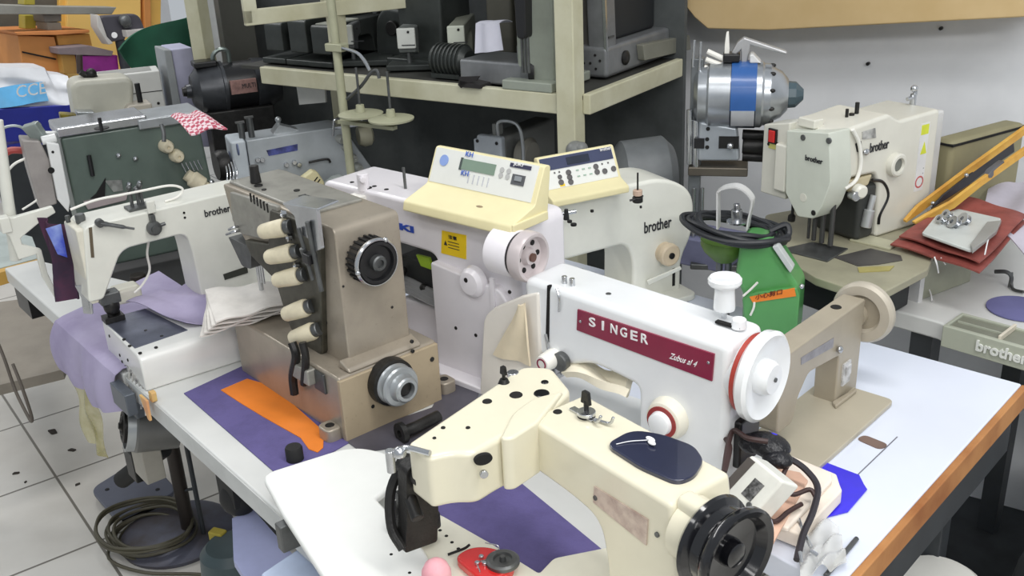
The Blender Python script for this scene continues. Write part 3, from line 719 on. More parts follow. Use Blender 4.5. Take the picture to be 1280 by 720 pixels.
# ------------------------------------------------------------------ brother (middle)
E_ = Fr(-1.085, 1.23, T, 70)
t = thing('lockstitch_machine', 'warm white sewing machine with black brother lettering, seen from its side behind the others', 'sewing machine', E_)
zf = .205
prof = E_.Y(0, [(640, 282)])[0]
zbm = .127
prof = [(-.16, zf+.005, .02), (.26, zf+.008, .05), (.315, .18, .05), (.312, .10, .03), (.285, .05, .02), (.285, 0), (.178, 0), (.180, .09, .03), (.165, zbm, .03), (-.06, zbm-.006, .03), (-.075, .05, .01), (-.16, .05, .01)]
prof = [(-.085, .238, .02), (.25, .238, .06), (.315, .20, .05), (.315, .12, .03), (.288, .07, .02), (.288, 0), (.178, 0), (.180, .09, .03), (.165, zbm, .03), (-.03, zbm-.006, .02), (-.035, .05, .01), (-.085, .05, .01)]
MB().ext('y', prof, 0, .105, n=10).done('body', BROW, t, bevel=.030, seg=6)
MB().ext('z', [(-.07, -.04, .02), (.30, -.04, .02), (.30, .13, .02), (-.07, .13, .02)], 0, .012).done('bed', BROW, t, bevel=.003)
a = E_.at(805, 292, y=0); b_ = E_.at(839, 277, y=0)
lettering('brother', t, PRINT, (a.x, -.0006, a.z+.0), (1, 0, .02), UZ, b_.x-a.x, .022, off=.012)
c = E_.at(830, 315, y=0)
k = MB().lathe(c, (0, -1, 0), [(-.004, 0), (-.004, .020), (.010, .020), (.014, .022), (.022, .021), (.024, .018), (.024, 0)], 32).done('stitch_dial', mat('dial_beige', (218, 200, 172), .45), t)
MB().cyl(c+Vector((0, -.024, 0)), c+Vector((0, -.027, 0)), .006).done('screw', IRON, k)
# reverse lever
a = E_.at(808, 350, y=-.005); b_ = E_.at(850, 332, y=-.035)
b = MB(); b.quad([a, b_, b_+Vector((.004, 0, -.006)), a+Vector((.004, 0, -.010))], .004); b.done('reverse_lever', BROW, t, bevel=.0015)
p = E_.at(842, 345, y=0); MB().box(p.x-.003, p.x+.003, -.001, .003, p.z-.02, p.z+.016).done('lever_slot', HOLE, t)
# bobbin winder and thread pins
zt = .238
p = E_.at(797, 250, z=zt)
b = MB().cyl((p.x, p.y, zt-.004), (p.x, p.y, zt+.006), .009, n=18); b.cyl((p.x, p.y, zt), (p.x, p.y, zt+.048), .0016, n=10)
b.tube([(p.x-.016, p.y, zt+.002), (p.x, p.y-.004, zt+.004), (p.x+.014, p.y+.006, zt+.003)], .002)
b.done('bobbin_winder', IRON, t)
MB().cyl((p.x, p.y, zt+.008), (p.x, p.y, zt+.018), .008).done('winder_bush', mat('tan_rubber', (196, 170, 150), .5), t)
for px, py, r in [(717, 280, .005), (740, 263, .003), (712, 276, .004), (801, 258, .002)]:
    p = E_.at(px, py, z=zt); MB().cyl((p.x, p.y, zt-.003), (p.x, p.y, zt+.001), r, n=14).done('oil_hole', HOLE, t)
p = E_.at(708, 273, z=zt); MB().cyl((p.x, p.y, zt-.002), (p.x, p.y, zt+.016), .005, .003).done('rubber_plug', BLACK, t)
b = MB()
for px, py in [(682, 272), (692, 270)]:
    p = E_.at(px, py, z=zt); b.cyl((p.x, p.y, zt-.006), (p.x, p.y, zt+.010), .006)
p = E_.at(700, 268, z=zt+.004); q = E_.at(720, 264, z=zt+.006); b.cyl(p, q, .0035)
b.done('tension_unit', STEEL, t)
p = E_.at(665, 285, z=zt); MB().cyl((p.x, p.y, zt-.01), (p.x, p.y, zt+.034), .003, n=10).done('thread_pin', STEEL, t)
b = MB(); p = E_.at(706, 340, y=-.01)
b.tube([p, p+Vector((.01, -.01, .004)), p+Vector((.03, -.012, 0))], .004); b.done('thread_take_up', STEEL, t)
# its control panel
PN2 = thing('machine_controller', 'yellow-rimmed control box with a navy display strip above the warm white machine', 'controller', E_)
a = E_.at(690, 250, z=zt+.014); b_ = E_.at(787, 231, z=zt+.014)
xa, xb = a.x, b_.x; y0 = min(a.y, b_.y)+.012; yb = y0+.018
tp = E_.at(768, 180, y=yb+.022); hgt = tp.z
sec = [(y0-.012, zt+.0, .003), (y0-.012, zt+.012, .004), (yb-.004, zt+.022, .003), (yb+.022, hgt, .005), (yb+.034, hgt-.002, .005), (yb+.02, zt+.0)]
MB().ext('x', sec, xa, xb).done('panel_case', YELP, PN2, bevel=.004)
S0 = Vector((0, yb-.004, zt+.022)); S1 = Vector((0, yb+.022, hgt)); up = S1-S0; nrm = Vector((0, -up.z, up.y)).normalized(); H = up.length; Wd = xb-xa; upn = up.normalized()
slab('face_sheet', PANW, .02, .03, .96, .95, par=PN2)
slab('display_strip', mat('navy_strip', (66, 72, 100), .3), .02, .58, .95, .94, par=PN2, o=.002)
slab('display', mat('lcd_dark', (46, 52, 66), .2), .35, .64, .64, .86, par=PN2, o=.003)
lettering('brother', PN2, WPRINT, pp(.80, .85, .003), UX, upn, .022, .006)
BT_ = mat('button_dark', (98, 96, 96), .5)
for u, v, r in [(.22, .34, .004), (.22, .18, .005), (.34, .42, .005), (.34, .28, .005), (.34, .14, .005), (.70, .44, .005), (.70, .28, .005), (.80, .26, .005), (.92, .28, .005)]:
    MB().lathe(pp(u, v, .001), nrm, [(0, 0), (0, r), (.0015, r), (.0015, r*.7), (.001, r*.65), (.001, 0)], 16).done('button', BT_, PN2)
for u, v in [(.16, .46), (.22, .46), (.78, .46), (.86, .46)]: slab('printed_mark', BT_, u, v, u+.018, v+.05, par=PN2, th=.0008, o=.0018)
for i in range(3):
    for j in range(2): slab('printed_mark', mat('mark_green', (160, 186, 168), .5), .44+.08*i, .24+.18*j, .475+.08*i, .28+.18*j, par=PN2, th=.0008, o=.0018)
slab('yellow_mark', YELL, .20, .06, .26, .13, par=PN2, th=.0008, o=.0018)
# ------------------------------------------------------------------ tan machine (axis along +Y)
N = Fr(-.56, 1.05, T, 90)
t = thing('sewing_machine', 'small tan C-arm machine with a beige ring wheel at its back', 'sewing machine', N)
ht = .152; yr = 0
rf = N.Y(yr, [(985, 442), (1082, 375), (1075, 487), (1050, 498), (1041, 504), (1050, 477), (1049, 445), (1011, 463), (1000, 500)])
xe = rf[1][0]; zt = .152; ya = .036
xo, zo = rf[6][0], rf[6][1]
print('brown', rf)
prof = [(.045, zt, .02), (xe, zt, .004), (xe-.002, 0), (xo+.0, 0), (xo, zo, .008), (rf[7][0], rf[7][1]-.004, .01), (.10, .07, .01), (.09, .035, .01), (.045, .035, .01)]
MB().ext('y', prof, yr, ya).done('arm', BROWN, t, bevel=.004)
MB().ext('z', [(.03, -.062, .02), (xe-.012, -.064, .012), (xe-.012, .05, .012), (.03, .05, .02)], -.0, .008).done('bed', mat('tan_plate', (182, 174, 155), .45, .1, var=.04, scale=6), t, bevel=.002)
p = N.at(1045, 384, z=zt); MB().cyl((p.x, p.y, zt-.003), (p.x, p.y, zt+.001), .008).done('oil_hole', HOLE, t)
a = N.at(1003, 450, y=yr); b_ = N.at(1042, 425, y=yr)
b = MB().ext('y', N.Y(yr, [(1001, 447), (1042, 422), (1041, 434), (1001, 456)]), yr-.0006, yr+.001)
pb = b.done('name_plate', mat('worn_plate', (150, 148, 152), .5, .2, var=.1, scale=50), t)
p = N.at(1050, 437, y=yr-.004); MB().ball(p, .006, .004, .006).done('screw', STEEL, t)
b = MB(); p = N.at(1058, 466, y=yr-.002)
b.box(p.x-.012, p.x+.012, yr-.003, yr+.001, p.z-.018, p.z+.018); b.box(p.x-.006, p.x+.010, yr-.005, yr, p.z-.004, p.z+.012)
b.done('worn_sticker', mat('scuffed_white', (206, 206, 206), .5, var=.2, scale=90, rgb2=(150, 148, 146)), t)
fs = N.Z(.016, [(1040, 500), (1070, 482), (1071, 486), (1045, 506)])
MB().ext('z', fs, .008, .014).done('column_flange', BROWN, t, bevel=.002)
c = N.at(1074, 392, x=xe+.012); c = Vector((xe, .018, c.z))
MB().lathe(c, (1, 0, 0), [(-.002, 0), (-.002, .020), (.01, .020), (.01, 0)]).done('wheel_boss', BROWN, t)
c = Vector((xe+.004, N.at(1078, 391, x=xe+.01).y, N.at(1078, 391, x=xe+.01).z))
MB().lathe(c, (1, 0, 0), [(.0, .030), (.0, .044), (.006, .048), (.014, .048), (.020, .044), (.020, .030), (.014, .026), (.006, .026)], 48, closed=True).done('handwheel', mat('wheel_beige', (188, 180, 164), .4, .1, var=.05), t)
MB().lathe(c, (1, 0, 0), [(.006, 0), (.006, .028), (.012, .028), (.012, 0)], 36).done('wheel_web', BROWN, t)
p = N.at(1030, 420, y=yr)
# needle head hidden behind the white machine
MB().cyl((.065, .018, .005), (.065, .018, .04), .004).done('needle_bar', STEEL, t)
# small brown oval insert and bits on the table
p = W.at(1092, 553, z=T)
MB().ext('z', [(p.x-.022, p.y-.008, .008), (p.x+.016, p.y-.014, .012), (p.x+.020, p.y+.006, .012), (p.x-.018, p.y+.010, .008)], T-.001, T+.0012).done('oval_inlay', mat('brown_inlay', (120, 98, 88), .5), None, label='small brown oval inlay in the white table by the tan machine', cat='inlay')
a = W.at(1071, 673, z=T+.003); b_ = W.at(1032, 720, z=T+.003)
MB().cyl(a, b_, .003, n=10).done('metal_rod', DSTEEL, None, label='thin grey metal rod on the white table near its wooden edge', cat='rod')
# ------------------------------------------------------------------ brother (left, cylinder-bed type)
F_ = Fr(-1.451, .638, T, 80)
t = thing('lockstitch_machine', 'warm white machine with cylinder bed standing on lavender cloth at the left', 'sewing machine', F_)
hz = .063
# bed
MB().ext('x', [(0, 0), (.204, 0), (.204, hz, .01), (.004, hz, .034), (-.002, .03, .02)], 0, .34, n=8).done('bed', mat('bed_white', (226, 226, 222), .3, var=.02, coat=.3), t, bevel=.004)
npl = F_.Z(hz+.001, [(120, 399), (147, 392), (222, 427), (171, 447)])
MB().ext('z', [(.0, .198), (.075, .196), (.10, .05), (.006, .040)], hz-.002, hz+.0015).done('needle_plate', mat('blued_steel', (112, 116, 132), .3, .6, var=.1, scale=20), t, bevel=.001)
pn = F_.at(140, 398, z=hz)
MB().box(.004, .03, .172, .198, hz+.001, hz+.004).done('plate_edge', STEEL, t, bevel=.001)
for px, py in [(155, 424), (162, 432), (175, 441), (195, 434), (182, 413), (202, 420)]:
    p = F_.at(px, py, z=hz+.0015); MB().cyl((p.x, p.y, hz), (p.x, p.y, hz+.0022), .003, n=10).done('screw', IRON, t)
for px, py in [(137, 420), (150, 444), (153, 452), (157, 458), (160, 450), (165, 468)]:
    p = F_.at(px, py, x=0); MB().cyl(p+Vector((.001, 0, 0)), p-Vector((.0012, 0, 0)), .0028, n=10).done('screw', HOLE, t)
# arm
ya = .150
A_ = F_.Y(ya, [(104, 284), (268, 243), (318, 370), (250, 395), (240, 312), (232, 292), (165, 304), (152, 312), (140, 345), (130, 374), (118, 380)])
zt = A_[0][1]; zt2 = A_[1][1]
prof = [(A_[0][0], zt, .012), (.30, zt+.004, .03), (.36, .0+hz), (A_[3][0]+.01, hz-.002), (A_[4][0], A_[4][1], .04), (A_[5][0], A_[5][1], .02), (A_[7][0], A_[7][1], .02), (A_[9][0], A_[9][1], .006), (A_[10][0]-.008, A_[10][1]+.004, .006)]
MB().ext('y', prof, ya, ya+.085, n=8).done('arm', BROW, t, bevel=.014, seg=4)
print('F', A_)
# face plate on the end
xf = A_[0][0]
fp = F_.X(xf, [(80, 276), (104, 280)])
zl = A_[10][1]
MB().ext('x', [(ya+.004, zt-.004, .006), (ya+.080, zt-.004, .008), (ya+.080, zl+.02, .01), (ya+.050, zl-.002, .01), (ya+.004, zl-.002, .004)], xf-.012, xf+.001).done('face_plate', mat('face_warm', (226, 222, 206), .4, var=.05, scale=20), t, bevel=.003)
sl = F_.Y(ya-.001, [(111, 285), (115, 284), (118, 322), (114, 322)])
MB().ext('y', sl, ya-.001, ya+.004).done('take_up_slot', mat('slot_brown', (96, 84, 66), .6), t)
a = F_.at(125, 279, y=ya-.008); b_ = F_.at(168, 286, y=ya-.012)
b = MB().tube([a, (a+b_)/2, b_], [.0045, .0035, .002]); b.cyl(a+Vector((0, -.004, 0)), a+Vector((0, .008, 0)), .007); b.done('needle_lever', DSTEEL, t)
c = F_.at(191, 284, y=ya)
b = MB().lathe(c, (0, -1, 0), [(-.002, 0), (-.002, .011), (.006, .013), (.012, .012), (.013, .007), (.020, .007), (.020, 0)], 20)
b.box(c.x-.004, c.x+.004, c.y-.012, c.y, c.z+.008, c.z+.024); b.cyl(c+Vector((.006, -.006, .002)), c+Vector((.02, -.008, .004)), .003)
b.done('tension_unit', DSTEEL, t, bevel=.001)
a = F_.at(256, 270, y=ya); b_ = F_.at(283, 262, y=ya)
lettering('brother', t, PRINT, (a.x+.0, ya-.0008, a.z-.002), (1, 0, .0), UZ, .048, .013, off=.012)
for px, py in [(230, 266), (231, 272)]:
    p = F_.at(px, py, y=ya); MB().cyl(p+Vector((0, .001, 0)), p-Vector((0, .001, 0)), .0022, n=10).done('hole', HOLE, t)
pl = F_.Y(ya-.001, [(279, 343), (309, 333), (310, 341), (281, 350)])
MB().ext('y', pl, ya-.0014, ya+.001).done('type_plate', mat('dark_plate', (66, 68, 62), .4, .3), t)
# needle and foot
nx, ny = F_.at(126, 390, y=ya+.03).x, ya+.03
nx = .012
b = MB(); b.cyl((nx, ny, hz+.002), (nx, ny, zl+.005), .006); b.cyl((nx+.012, ny+.004, hz+.012), (nx+.012, ny+.004, zl), .005)
b.box(nx-.014, nx+.02, ny-.012, ny+.014, hz+.002, hz+.012); b.ball((nx+.004, ny, hz+.03), .014, .014, .018)
b.done('presser_foot', IRON, t, bevel=.002)
MB().box(nx-.014, nx+.020, ny-.012, ny+.016, zl-.016, zl+.004).done('foot_clamp', DSTEEL, t, bevel=.002)
lv = [F_.at(px, py, y=ya+.05) for px, py in [(93, 357), (101, 372), (104, 392)]]
b = MB(); b.quad([lv[0]+Vector((0, 0, 0)), lv[0]+Vector((.012, -.014, 0)), lv[1]+Vector((.012, -.014, 0)), lv[2]+Vector((.010, -.014, 0)), lv[2], lv[1]], .004, (-1, 0, 0)); b.done('knee_lifter', STEEL, t, bevel=.001)
# top of the arm
for px, py, r, h in [(96, 272, .008, .012), (85, 275, .004, .008), (104, 273, .004, .006)]:
    p = F_.at(px, py, z=zt); MB().cyl((p.x, ya+.04 if r > .005 else p.y, zt-.004), (p.x, ya+.04 if r > .005 else p.y, zt+h), r, n=14).done('thread_guide', DSTEEL, t)
b = MB(); 
for px, py in [(161, 235), (170, 237), (174, 232)]:
    p = F_.at(px, py, y=ya+.04); b.cyl((p.x, p.y, zt-.004), (p.x, p.y, p.z), .003, n=10); b.ball(p, .005)
b.box(.075, .12, ya+.02, ya+.05, zt-.002, zt+.006); b.done('thread_post', DSTEEL, t)
MB().tube([F_.at(px, py, y=ya+.03) for px, py in [(88, 262), (120, 250), (150, 244), (180, 238), (212, 232), (228, 236), (222, 246), (206, 252)]], .0022).done('thread_tube', PLW, t)
p = F_.at(188, 262, y=ya)
MB().box(p.x-.006, p.x+.008, ya-.006, ya+.002, p.z-.006, p.z+.016).done('guide_block', BROW, t, bevel=.002)
# white hanging cable inside the arm
MB().tube([F_.at(px, py, y=ya+.045) for px, py in [(186, 300), (184, 318), (187, 338), (178, 356), (168, 366)]], .0022).done('cable', PLW, t)
p = F_.at(160, 362, z=hz+.02)
MB().ext('z', [(p.x-.03, p.y-.02, .01), (p.x+.02, p.y-.02, .01), (p.x+.02, p.y+.02, .01), (p.x-.03, p.y+.02, .01)], hz, hz+.03).done('loop_cover', CREAM2, t, bevel=.008)
# column back box behind the arm
MB().box(.20, .34, ya+.07, ya+.10, hz, .15).done('rear_cover', BROW, t, bevel=.004)
# lavender cloth
LV = mat('lavender_cloth', (170, 162, 190), .85, var=.05, scale=8, rgb2=(150, 141, 172), bump=.15)
pts = [F_.at(px, py, z=hz) for px, py in [(142, 396), (218, 362), (266, 408), (214, 426)]]
def lf(u, v):
    A, B, C2, D = (Vector((.055, .235, 0)), Vector((.20, .235, 0)), Vector((.215, .02, 0)), Vector((.10, .055, 0)))
    p = (A*(1-u)+B*u)*(1-v)+(D*(1-u)+C2*u)*v
    w_ = math.sin(u*9+v*2.5)*.006+math.sin(v*7-u*4)*.004+.012*math.exp(-((u-.45-.2*v)/.12)**2)
    return Vector((p.x, p.y, hz+.008+w_*(1-.3*v)))
MB().sheet(lf, 30, 26, .0014).done('cloth', LV, None, F=F_, label='rumpled lavender cloth on the cylinder bed of the left warm white machine', cat='cloth')
e0 = LT.i
FRONT = [(68, 408), (106, 400), (130, 398)]
def lf2(u, v):
    # u across (left-right), v from table top over the front edge and down
    xs = .40+.32*u
    if v < .45:
        s = v/.45; y = .235*(1-s); z = T+.004+.003*math.sin(u*8)*s
        if u > .62: y = y*.9
        x = xs-.10*(1-s)*(1-u)+.0
        return Vector((x, y, z+.002))
    s = (v-.45)/.55
    drop = (.075+.030*math.sin(u*3.1+.2))*s
    x = xs-.012*math.sin(s*3)+.01*s
    return Vector((x, -.010-.016*math.sin(s*2.4)-.010*math.sin(u*11)*s-.006*math.sin(u*23+1)*s, T+.004-drop))
MB().sheet(lf2, 44, 36, .0014).done('cloth', LV, None, F=LT, label='lavender cloth hanging over the front edge of the pale left table', cat='cloth')
# dark printed fabric at the head
def df(u, v):
    a = F_.at(46, 272, y=ya+.13); b2 = F_.at(78, 282, y=ya+.10); c2 = F_.at(100, 372, y=ya+.07); d2 = F_.at(72, 378, y=ya+.10)
    p = (a*(1-u)+b2*u)*(1-v)+(d2*(1-u)+c2*u)*v
    return p+Vector((.008*math.sin(u*7+v*3), .006*math.sin(v*8+u*3), 0))
MB().sheet(df, 16, 24, .002).done('garment', mat('maroon_print', (52, 34, 56), .8, var=.2, scale=14, rgb2=(84, 34, 62)), None, F=F_, label='dark maroon and black garment draped beside the head of the left machine', cat='garment')
def df2(u, v):
    a = F_.at(57, 286, y=ya+.095); b2 = F_.at(76, 280, y=ya+.095); c2 = F_.at(84, 322, y=ya+.068); d2 = F_.at(72, 318, y=ya+.072)
    return (a*(1-u)+b2*u)*(1-v)+(d2*(1-u)+c2*u)*v
MB().sheet(df2, 8, 10, .002).done('fabric_patch', mat('royal_blue_cloth', (44, 62, 168), .7, var=.2, scale=10, rgb2=(150, 170, 210)), None, F=F_, label='royal blue and white fabric on the dark garment at the left machine', cat='fabric')
# white bracket frame behind the garment
t = thing('machine_guard', 'white painted metal bracket frame left of the maroon garment', 'bracket', F_)
yb = ya+.155
g = F_.Y(yb, [(3, 272), (16, 272), (66, 258), (70, 266), (50, 278), (26, 298), (28, 306), (52, 312), (60, 342), (74, 372), (70, 374), (54, 348), (46, 318), (24, 325), (12, 296), (4, 290)])
MB().ext('y', g, yb, yb+.012).done('frame', BROW, t, bevel=.002)
a = F_.at(26, 322, y=yb+.006); b_ = F_.at(4, 150, y=yb+.006)
MB().cyl(F_.at(20, 325, y=yb+.03), F_.at(-4, 150, y=yb+.03), .010, n=16).done('upright', BROW, t)
MB().box(F_.at(4, 290, y=yb).x-.002, F_.at(16, 290, y=yb).x, yb-.004, yb+.02, F_.at(4, 292, y=yb).z, F_.at(4, 272, y=yb).z).done('hook', BROW, t, bevel=.002)
# ------------------------------------------------------------------ dark green machine
G = Fr(-2.245*.97+.0, .913, .70, 78)
zz = 1.02
gp = W.at(75, 172, z=zz); G = Fr(gp.x, gp.y, .70, 74)
DG = mat('dark_green_enamel', (92, 106, 98), .4, .1, var=.06, scale=10, coat=.2)
t = thing('chainstitch_machine', 'dark green machine head with white end plates and a bright metal top', 'sewing machine', G)
zt = .32
g = G.Y(0, [(76, 172), (250, 162), (268, 252), (250, 268), (84, 262)])
print('G', g)
x1 = g[1][0]; x2 = g[2][0]
MB().ext('y', [(0, zt), (x1, zt, .02), (x2+.01, 0), (0, 0)], 0, .11).done('body', DG, t, bevel=.008)
MB().box(-.005, x1*.62, -.006, .115, zt, zt+.022).done('top_plate', STEEL, t, bevel=.004)
MB().box(x1*.55, x1+.01, -.010, .115, zt-.01, zt+.014).done('top_cover', ALU, t, bevel=.004)
e = G.Y(-.02, [(58, 178), (74, 180), (88, 252), (86, 266), (72, 250)])
MB().ext('y', e, -.02, -.004).done('end_plate', WHITE, t, bevel=.003)
e = G.Y(-.006, [(27, 175), (50, 176), (62, 200), (72, 255), (50, 262), (36, 215)])
MB().ext('y', e, -.006, .06).done('face_cover', mat('grey_cover', (166, 160, 156), .4, .2, var=.08), t, bevel=.004)
for px, py, r in [(66, 190, .003), (64, 213, .007)]:
    p = G.at(px, py, y=-.02); MB().cyl(p+Vector((0, .002, 0)), p-Vector((0, .0015, 0)), r, n=12).done('hole', HOLE, t)
for (px, py), (qx, qy) in [((206, 182), (214, 183)), ((219, 194), (227, 196))]:
    a = G.at(px, py, y=0); 
    k = MB().lathe(a, (.1, -1, 0), [(0, 0), (0, .016), (.02, .015), (.028, .011), (.028, .004), (.024, .003), (.024, 0)], 24).done('tension_knob', IVORY, t)
for px, py in [(148, 194), (169, 198), (161, 230), (174, 228), (170, 235)]:
    p = G.at(px, py, y=0); MB().lathe(p, (0, -1, 0), [(0, 0), (0, .006), (.006, .006), (.010, .003), (.012, 0)], 14).done('thread_nut', STEEL, t)
a = G.at(111, 194, y=-.006); b_ = G.at(116, 220, y=-.008)
MB().cyl(a, b_, .005, n=12).done('hook_lever', BLACK, t)
w_ = G.Y(-.001, [(120, 242), (132, 222), (131, 246), (113, 248)]); MB().ext('y', w_, -.003, .002).done('recess', HOLE, t)
w_ = G.Y(-.003, [(131, 226), (152, 225), (154, 238), (142, 240)]); MB().ext('y', w_, -.003, .002).done('worn_plate', mat('worn_grey', (150, 152, 148), .5, .3, var=.2, scale=40), t)
w_ = G.Y(-.006, [(104, 252), (160, 240), (158, 250), (110, 262)]); MB().ext('y', w_, -.010, .002).done('lower_plate', mat('pinkish_metal', (184, 172, 172), .4, .4), t, bevel=.002)
b = MB()
for i in range(5): b.tube([G.at(227+i*5, 204-i*1, y=-.02), G.at(233+i*5, 216-i*1, y=-.026)], .002, sm=0)
b.done('wire_comb', STEEL, t)
b = MB(); a = G.at(233, 218, y=-.03); b_ = G.at(262, 238, y=-.04)
b.tube([a, (a+b_)/2, b_], [.014, .020, .014], n=14); b.done('ivory_guard', IVORY, t)
b = MB().lathe(G.at(262, 244, y=-.045), (.1, -1, 0), [(0, 0), (0, .011), (.012, .012), (.02, .009), (.02, .003), (.018, 0)], 20); b.done('tension_knob', IVORY, t)
b = MB(); b.tube([G.at(262, 228, y=-.03), G.at(270, 231, y=-.03), G.at(284, 230, y=-.03)], .004); b.ball(G.at(264, 228, y=-.03), .008); b.done('thread_hook', STEEL, t)
c = G.at(266, 210, y=.05)
b = MB().lathe(G.at(270, 208, y=.10), (1, 0, 0), [(0, 0), (0, .035), (.012, .04), (.03, .038), (.034, .02), (.034, 0)], 32); b.done('handwheel', IRON, t)
# things on/above: glass oil sight, black pins
p = G.at(127, 162, z=zt+.024); MB().cyl((p.x, p.y, zt+.02), (p.x, p.y, zt+.05), .004, n=12).done('pin', BLACK, t)
p = G.at(127, 160, z=zt+.022); MB().lathe((p.x, p.y, zt+.021), (0, 0, 1), [(0, 0), (0, .016), (.002, .016), (.002, 0)], 20).done('oil_cap', IRON, t)
p = G.at(203, 166, z=zt+.015); MB().tube([(p.x-.004, p.y-.02, zt+.0), (p.x, p.y-.014, zt+.018), (p.x, p.y-.004, zt+.034)], .0045).done('spring_hook', DSTEEL, t)
b = MB(); p = G.at(48, 160, y=.04)
b.quad([G.at(30, 155, y=.04), G.at(48, 150, y=.02), G.at(62, 170, y=.02), G.at(50, 178, y=.04)], .02); b.ball(G.at(45, 158, y=.03), .012); b.done('lint_guard', mat('smoky_plastic', (150, 160, 156), .2, var=.1), t, bevel=.003)
b = MB(); b.cyl(G.at(70, 172, y=.0), G.at(52, 176, y=.0), .010); b.cyl(G.at(56, 166, y=.02), G.at(78, 166, y=.02), .004); b.done('tension_post', WHITE, t)
MB().tube([G.at(-5, 165, y=.04), G.at(10, 158, y=.04), G.at(24, 158, y=.04), G.at(34, 164, y=.04)], .003).done('air_tube', mat('clear_tube', (160, 172, 172), .3), t)
MB().tube([G.at(6, 192, y=.06), G.at(14, 188, y=.06), G.at(28, 188, y=.06)], .008).done('red_hose', mat('hose_red', (176, 70, 66), .5), t)
MB().tube([G.at(6, 218, y=.02), G.at(18, 205, y=.02), G.at(32, 198, y=.02)], .003).done('air_tube', PLW, t)
MB().tube([G.at(28, 262, y=.0), G.at(46, 250, y=.0), G.at(52, 240, y=.0), G.at(44, 222, y=.0)], .0024).done('cable', PLW, t)
# ------------------------------------------------------------------ blue-grey flatbed machine behind
gp = W.at(308, 176, z=.93)
H_ = Fr(gp.x, gp.y, .66, 66)
BGR = mat('blue_grey_enamel', (172, 178, 182), .38, .1, var=.06, scale=12, coat=.2)
t = thing('interlock_machine', 'blue-grey machine with a row of small tension knobs, behind the champagne metallic machine', 'sewing machine', H_)
zt = .27
g = H_.Y(0, [(308, 176), (418, 155), (440, 160), (470, 222), (440, 250), (352, 258), (312, 226)])
print('H', g)
x1 = g[1][0]; x2 = g[3][0]
prof = [(0, zt, .004), (x1+.02, zt+.004, .02), (x2+.02, .10, .02), (x2+.02, .0), (x2-.10, 0), (x2-.12, .12, .02), (.0, .13, .01)]
MB().ext('y', prof, 0, .10).done('body', BGR, t, bevel=.006)
MB().box(-.040, -.002, .0, .10, .14, zt+.002).done('face_cover', mat('pale_blue_white', (196, 204, 210), .35), t, bevel=.006)
p = H_.at(297, 188, y=-.0); MB().lathe((-.041, .04, .225), (-1, 0, 0), [(0, 0), (0, .016), (.001, .016), (.001, 0)], 20).done('round_badge', mat('badge_blue', (96, 108, 140), .4), t)
p = H_.at(297, 187, x=-.041); MB().cyl(p+Vector((.002, 0, 0)), p-Vector((.001, 0, 0)), .014, n=20).done('round_badge', mat('badge_blue', (96, 108, 140), .4), t)
lb = H_.Y(-.001, [(333, 188), (372, 180), (372, 188), (336, 195)])
MB().ext('y', lb, -.0015, .001).done('name_stripe', mat('stripe_blue', (84, 92, 160), .4, var=.3, scale=40), t)
for px, py in [(424, 173), (432, 184), (439, 196), (446, 208)]:
    a = H_.at(px, py, y=0)
    MB().lathe(a, (.2, -1, -.1), [(-.004, 0), (-.004, .011), (.012, .011), (.022, .009), (.022, .004), (.019, .003), (.019, 0)], 18).done('tension_knob', mat('grey_knob', (176, 178, 172), .4, .2), t)
c = H_.at(458, 170, y=.03)
MB().lathe((c.x, .04, c.z), (1, 0, 0), [(-.02, 0), (-.02, .024), (-.005, .030), (.012, .028), (.018, .02), (.018, 0)], 28).done('handwheel', mat('ivory_wheel', (206, 202, 176), .45), t)
b = MB(); 
for px in (428, 434, 440, 446, 452): 
    p = H_.at(px, 150, y=.02); b.cyl((p.x, p.y, zt), (p.x, p.y, p.z+.004), .003, n=8); b.ball(p, .0045, u=10, v=6)
b.tube([H_.at(px, py, y=-.01) for px, py in [(416, 170), (417, 158), (418, 150), (426, 148)]], .003)
b.box(x1-.0, x1+.075, .0, .03, zt-.002, zt+.004); b.done('thread_eyelet', STEEL, t)
for px, py in [(322, 200), (328, 200), (368, 203), (374, 206), (358, 206)]:
    p = H_.at(px, py, y=-.006); MB().cyl(p+Vector((0, .008, 0)), p-Vector((0, .004, 0)), .006, n=14).done('thread_nut', STEEL, t)
MB().tube([H_.at(px, py, y=-.008) for px, py in [(386, 203), (400, 200), (410, 199), (413, 203)]], .003).done('looper_lever', IRON, t)
b = MB()
for px, py, h in [(303, 152, .04), (315, 146, .05)]:
    p = H_.at(px, 172, y=.03); b.cyl((p.x, .03, zt), (p.x, .03, zt+h), .008, n=14); b.box(p.x-.012, p.x+.010, .024, .036, zt+h, zt+h+.004)
b.done('thread_post', DSTEEL, t)
b = MB(); p = H_.at(349, 160, y=.04)
b.cyl((p.x, .04, zt), (p.x, .04, zt+.03), .005); b.ball((p.x, .04, zt+.034), .008); b.ext('y', [(p.x-.02, zt), (p.x+.05, zt), (p.x+.045, zt+.004), (p.x, zt+.022)], .03, .07)
b.done('tension_tower', ALU, t)
yl = H_.Y(-.06, [(368, 228), (389, 212), (396, 214), (404, 226), (404, 238), (392, 242)])
MB().ext('y', yl, -.075, -.045).done('chute_cover', YELP, t, bevel=.004)
for px, py in [(395, 224), (398, 227)]:
    a = H_.at(px, py, y=-.076); MB().quad([a+Vector((-.008, 0, -.006)), a+Vector((-.006, 0, -.008)), a+Vector((.006, 0, .004)), a+Vector((.004, 0, .006))], .002, (0, -1, 0)).done('slot', HOLE, t)
a = H_.at(391, 236, y=-.075); MB().cyl(a, a-Vector((0, .002, 0)), .0055).done('hole', HOLE, t)
wv = H_.Y(-.05, [(404, 232), (416, 222), (426, 219), (436, 222), (434, 248), (410, 246)])
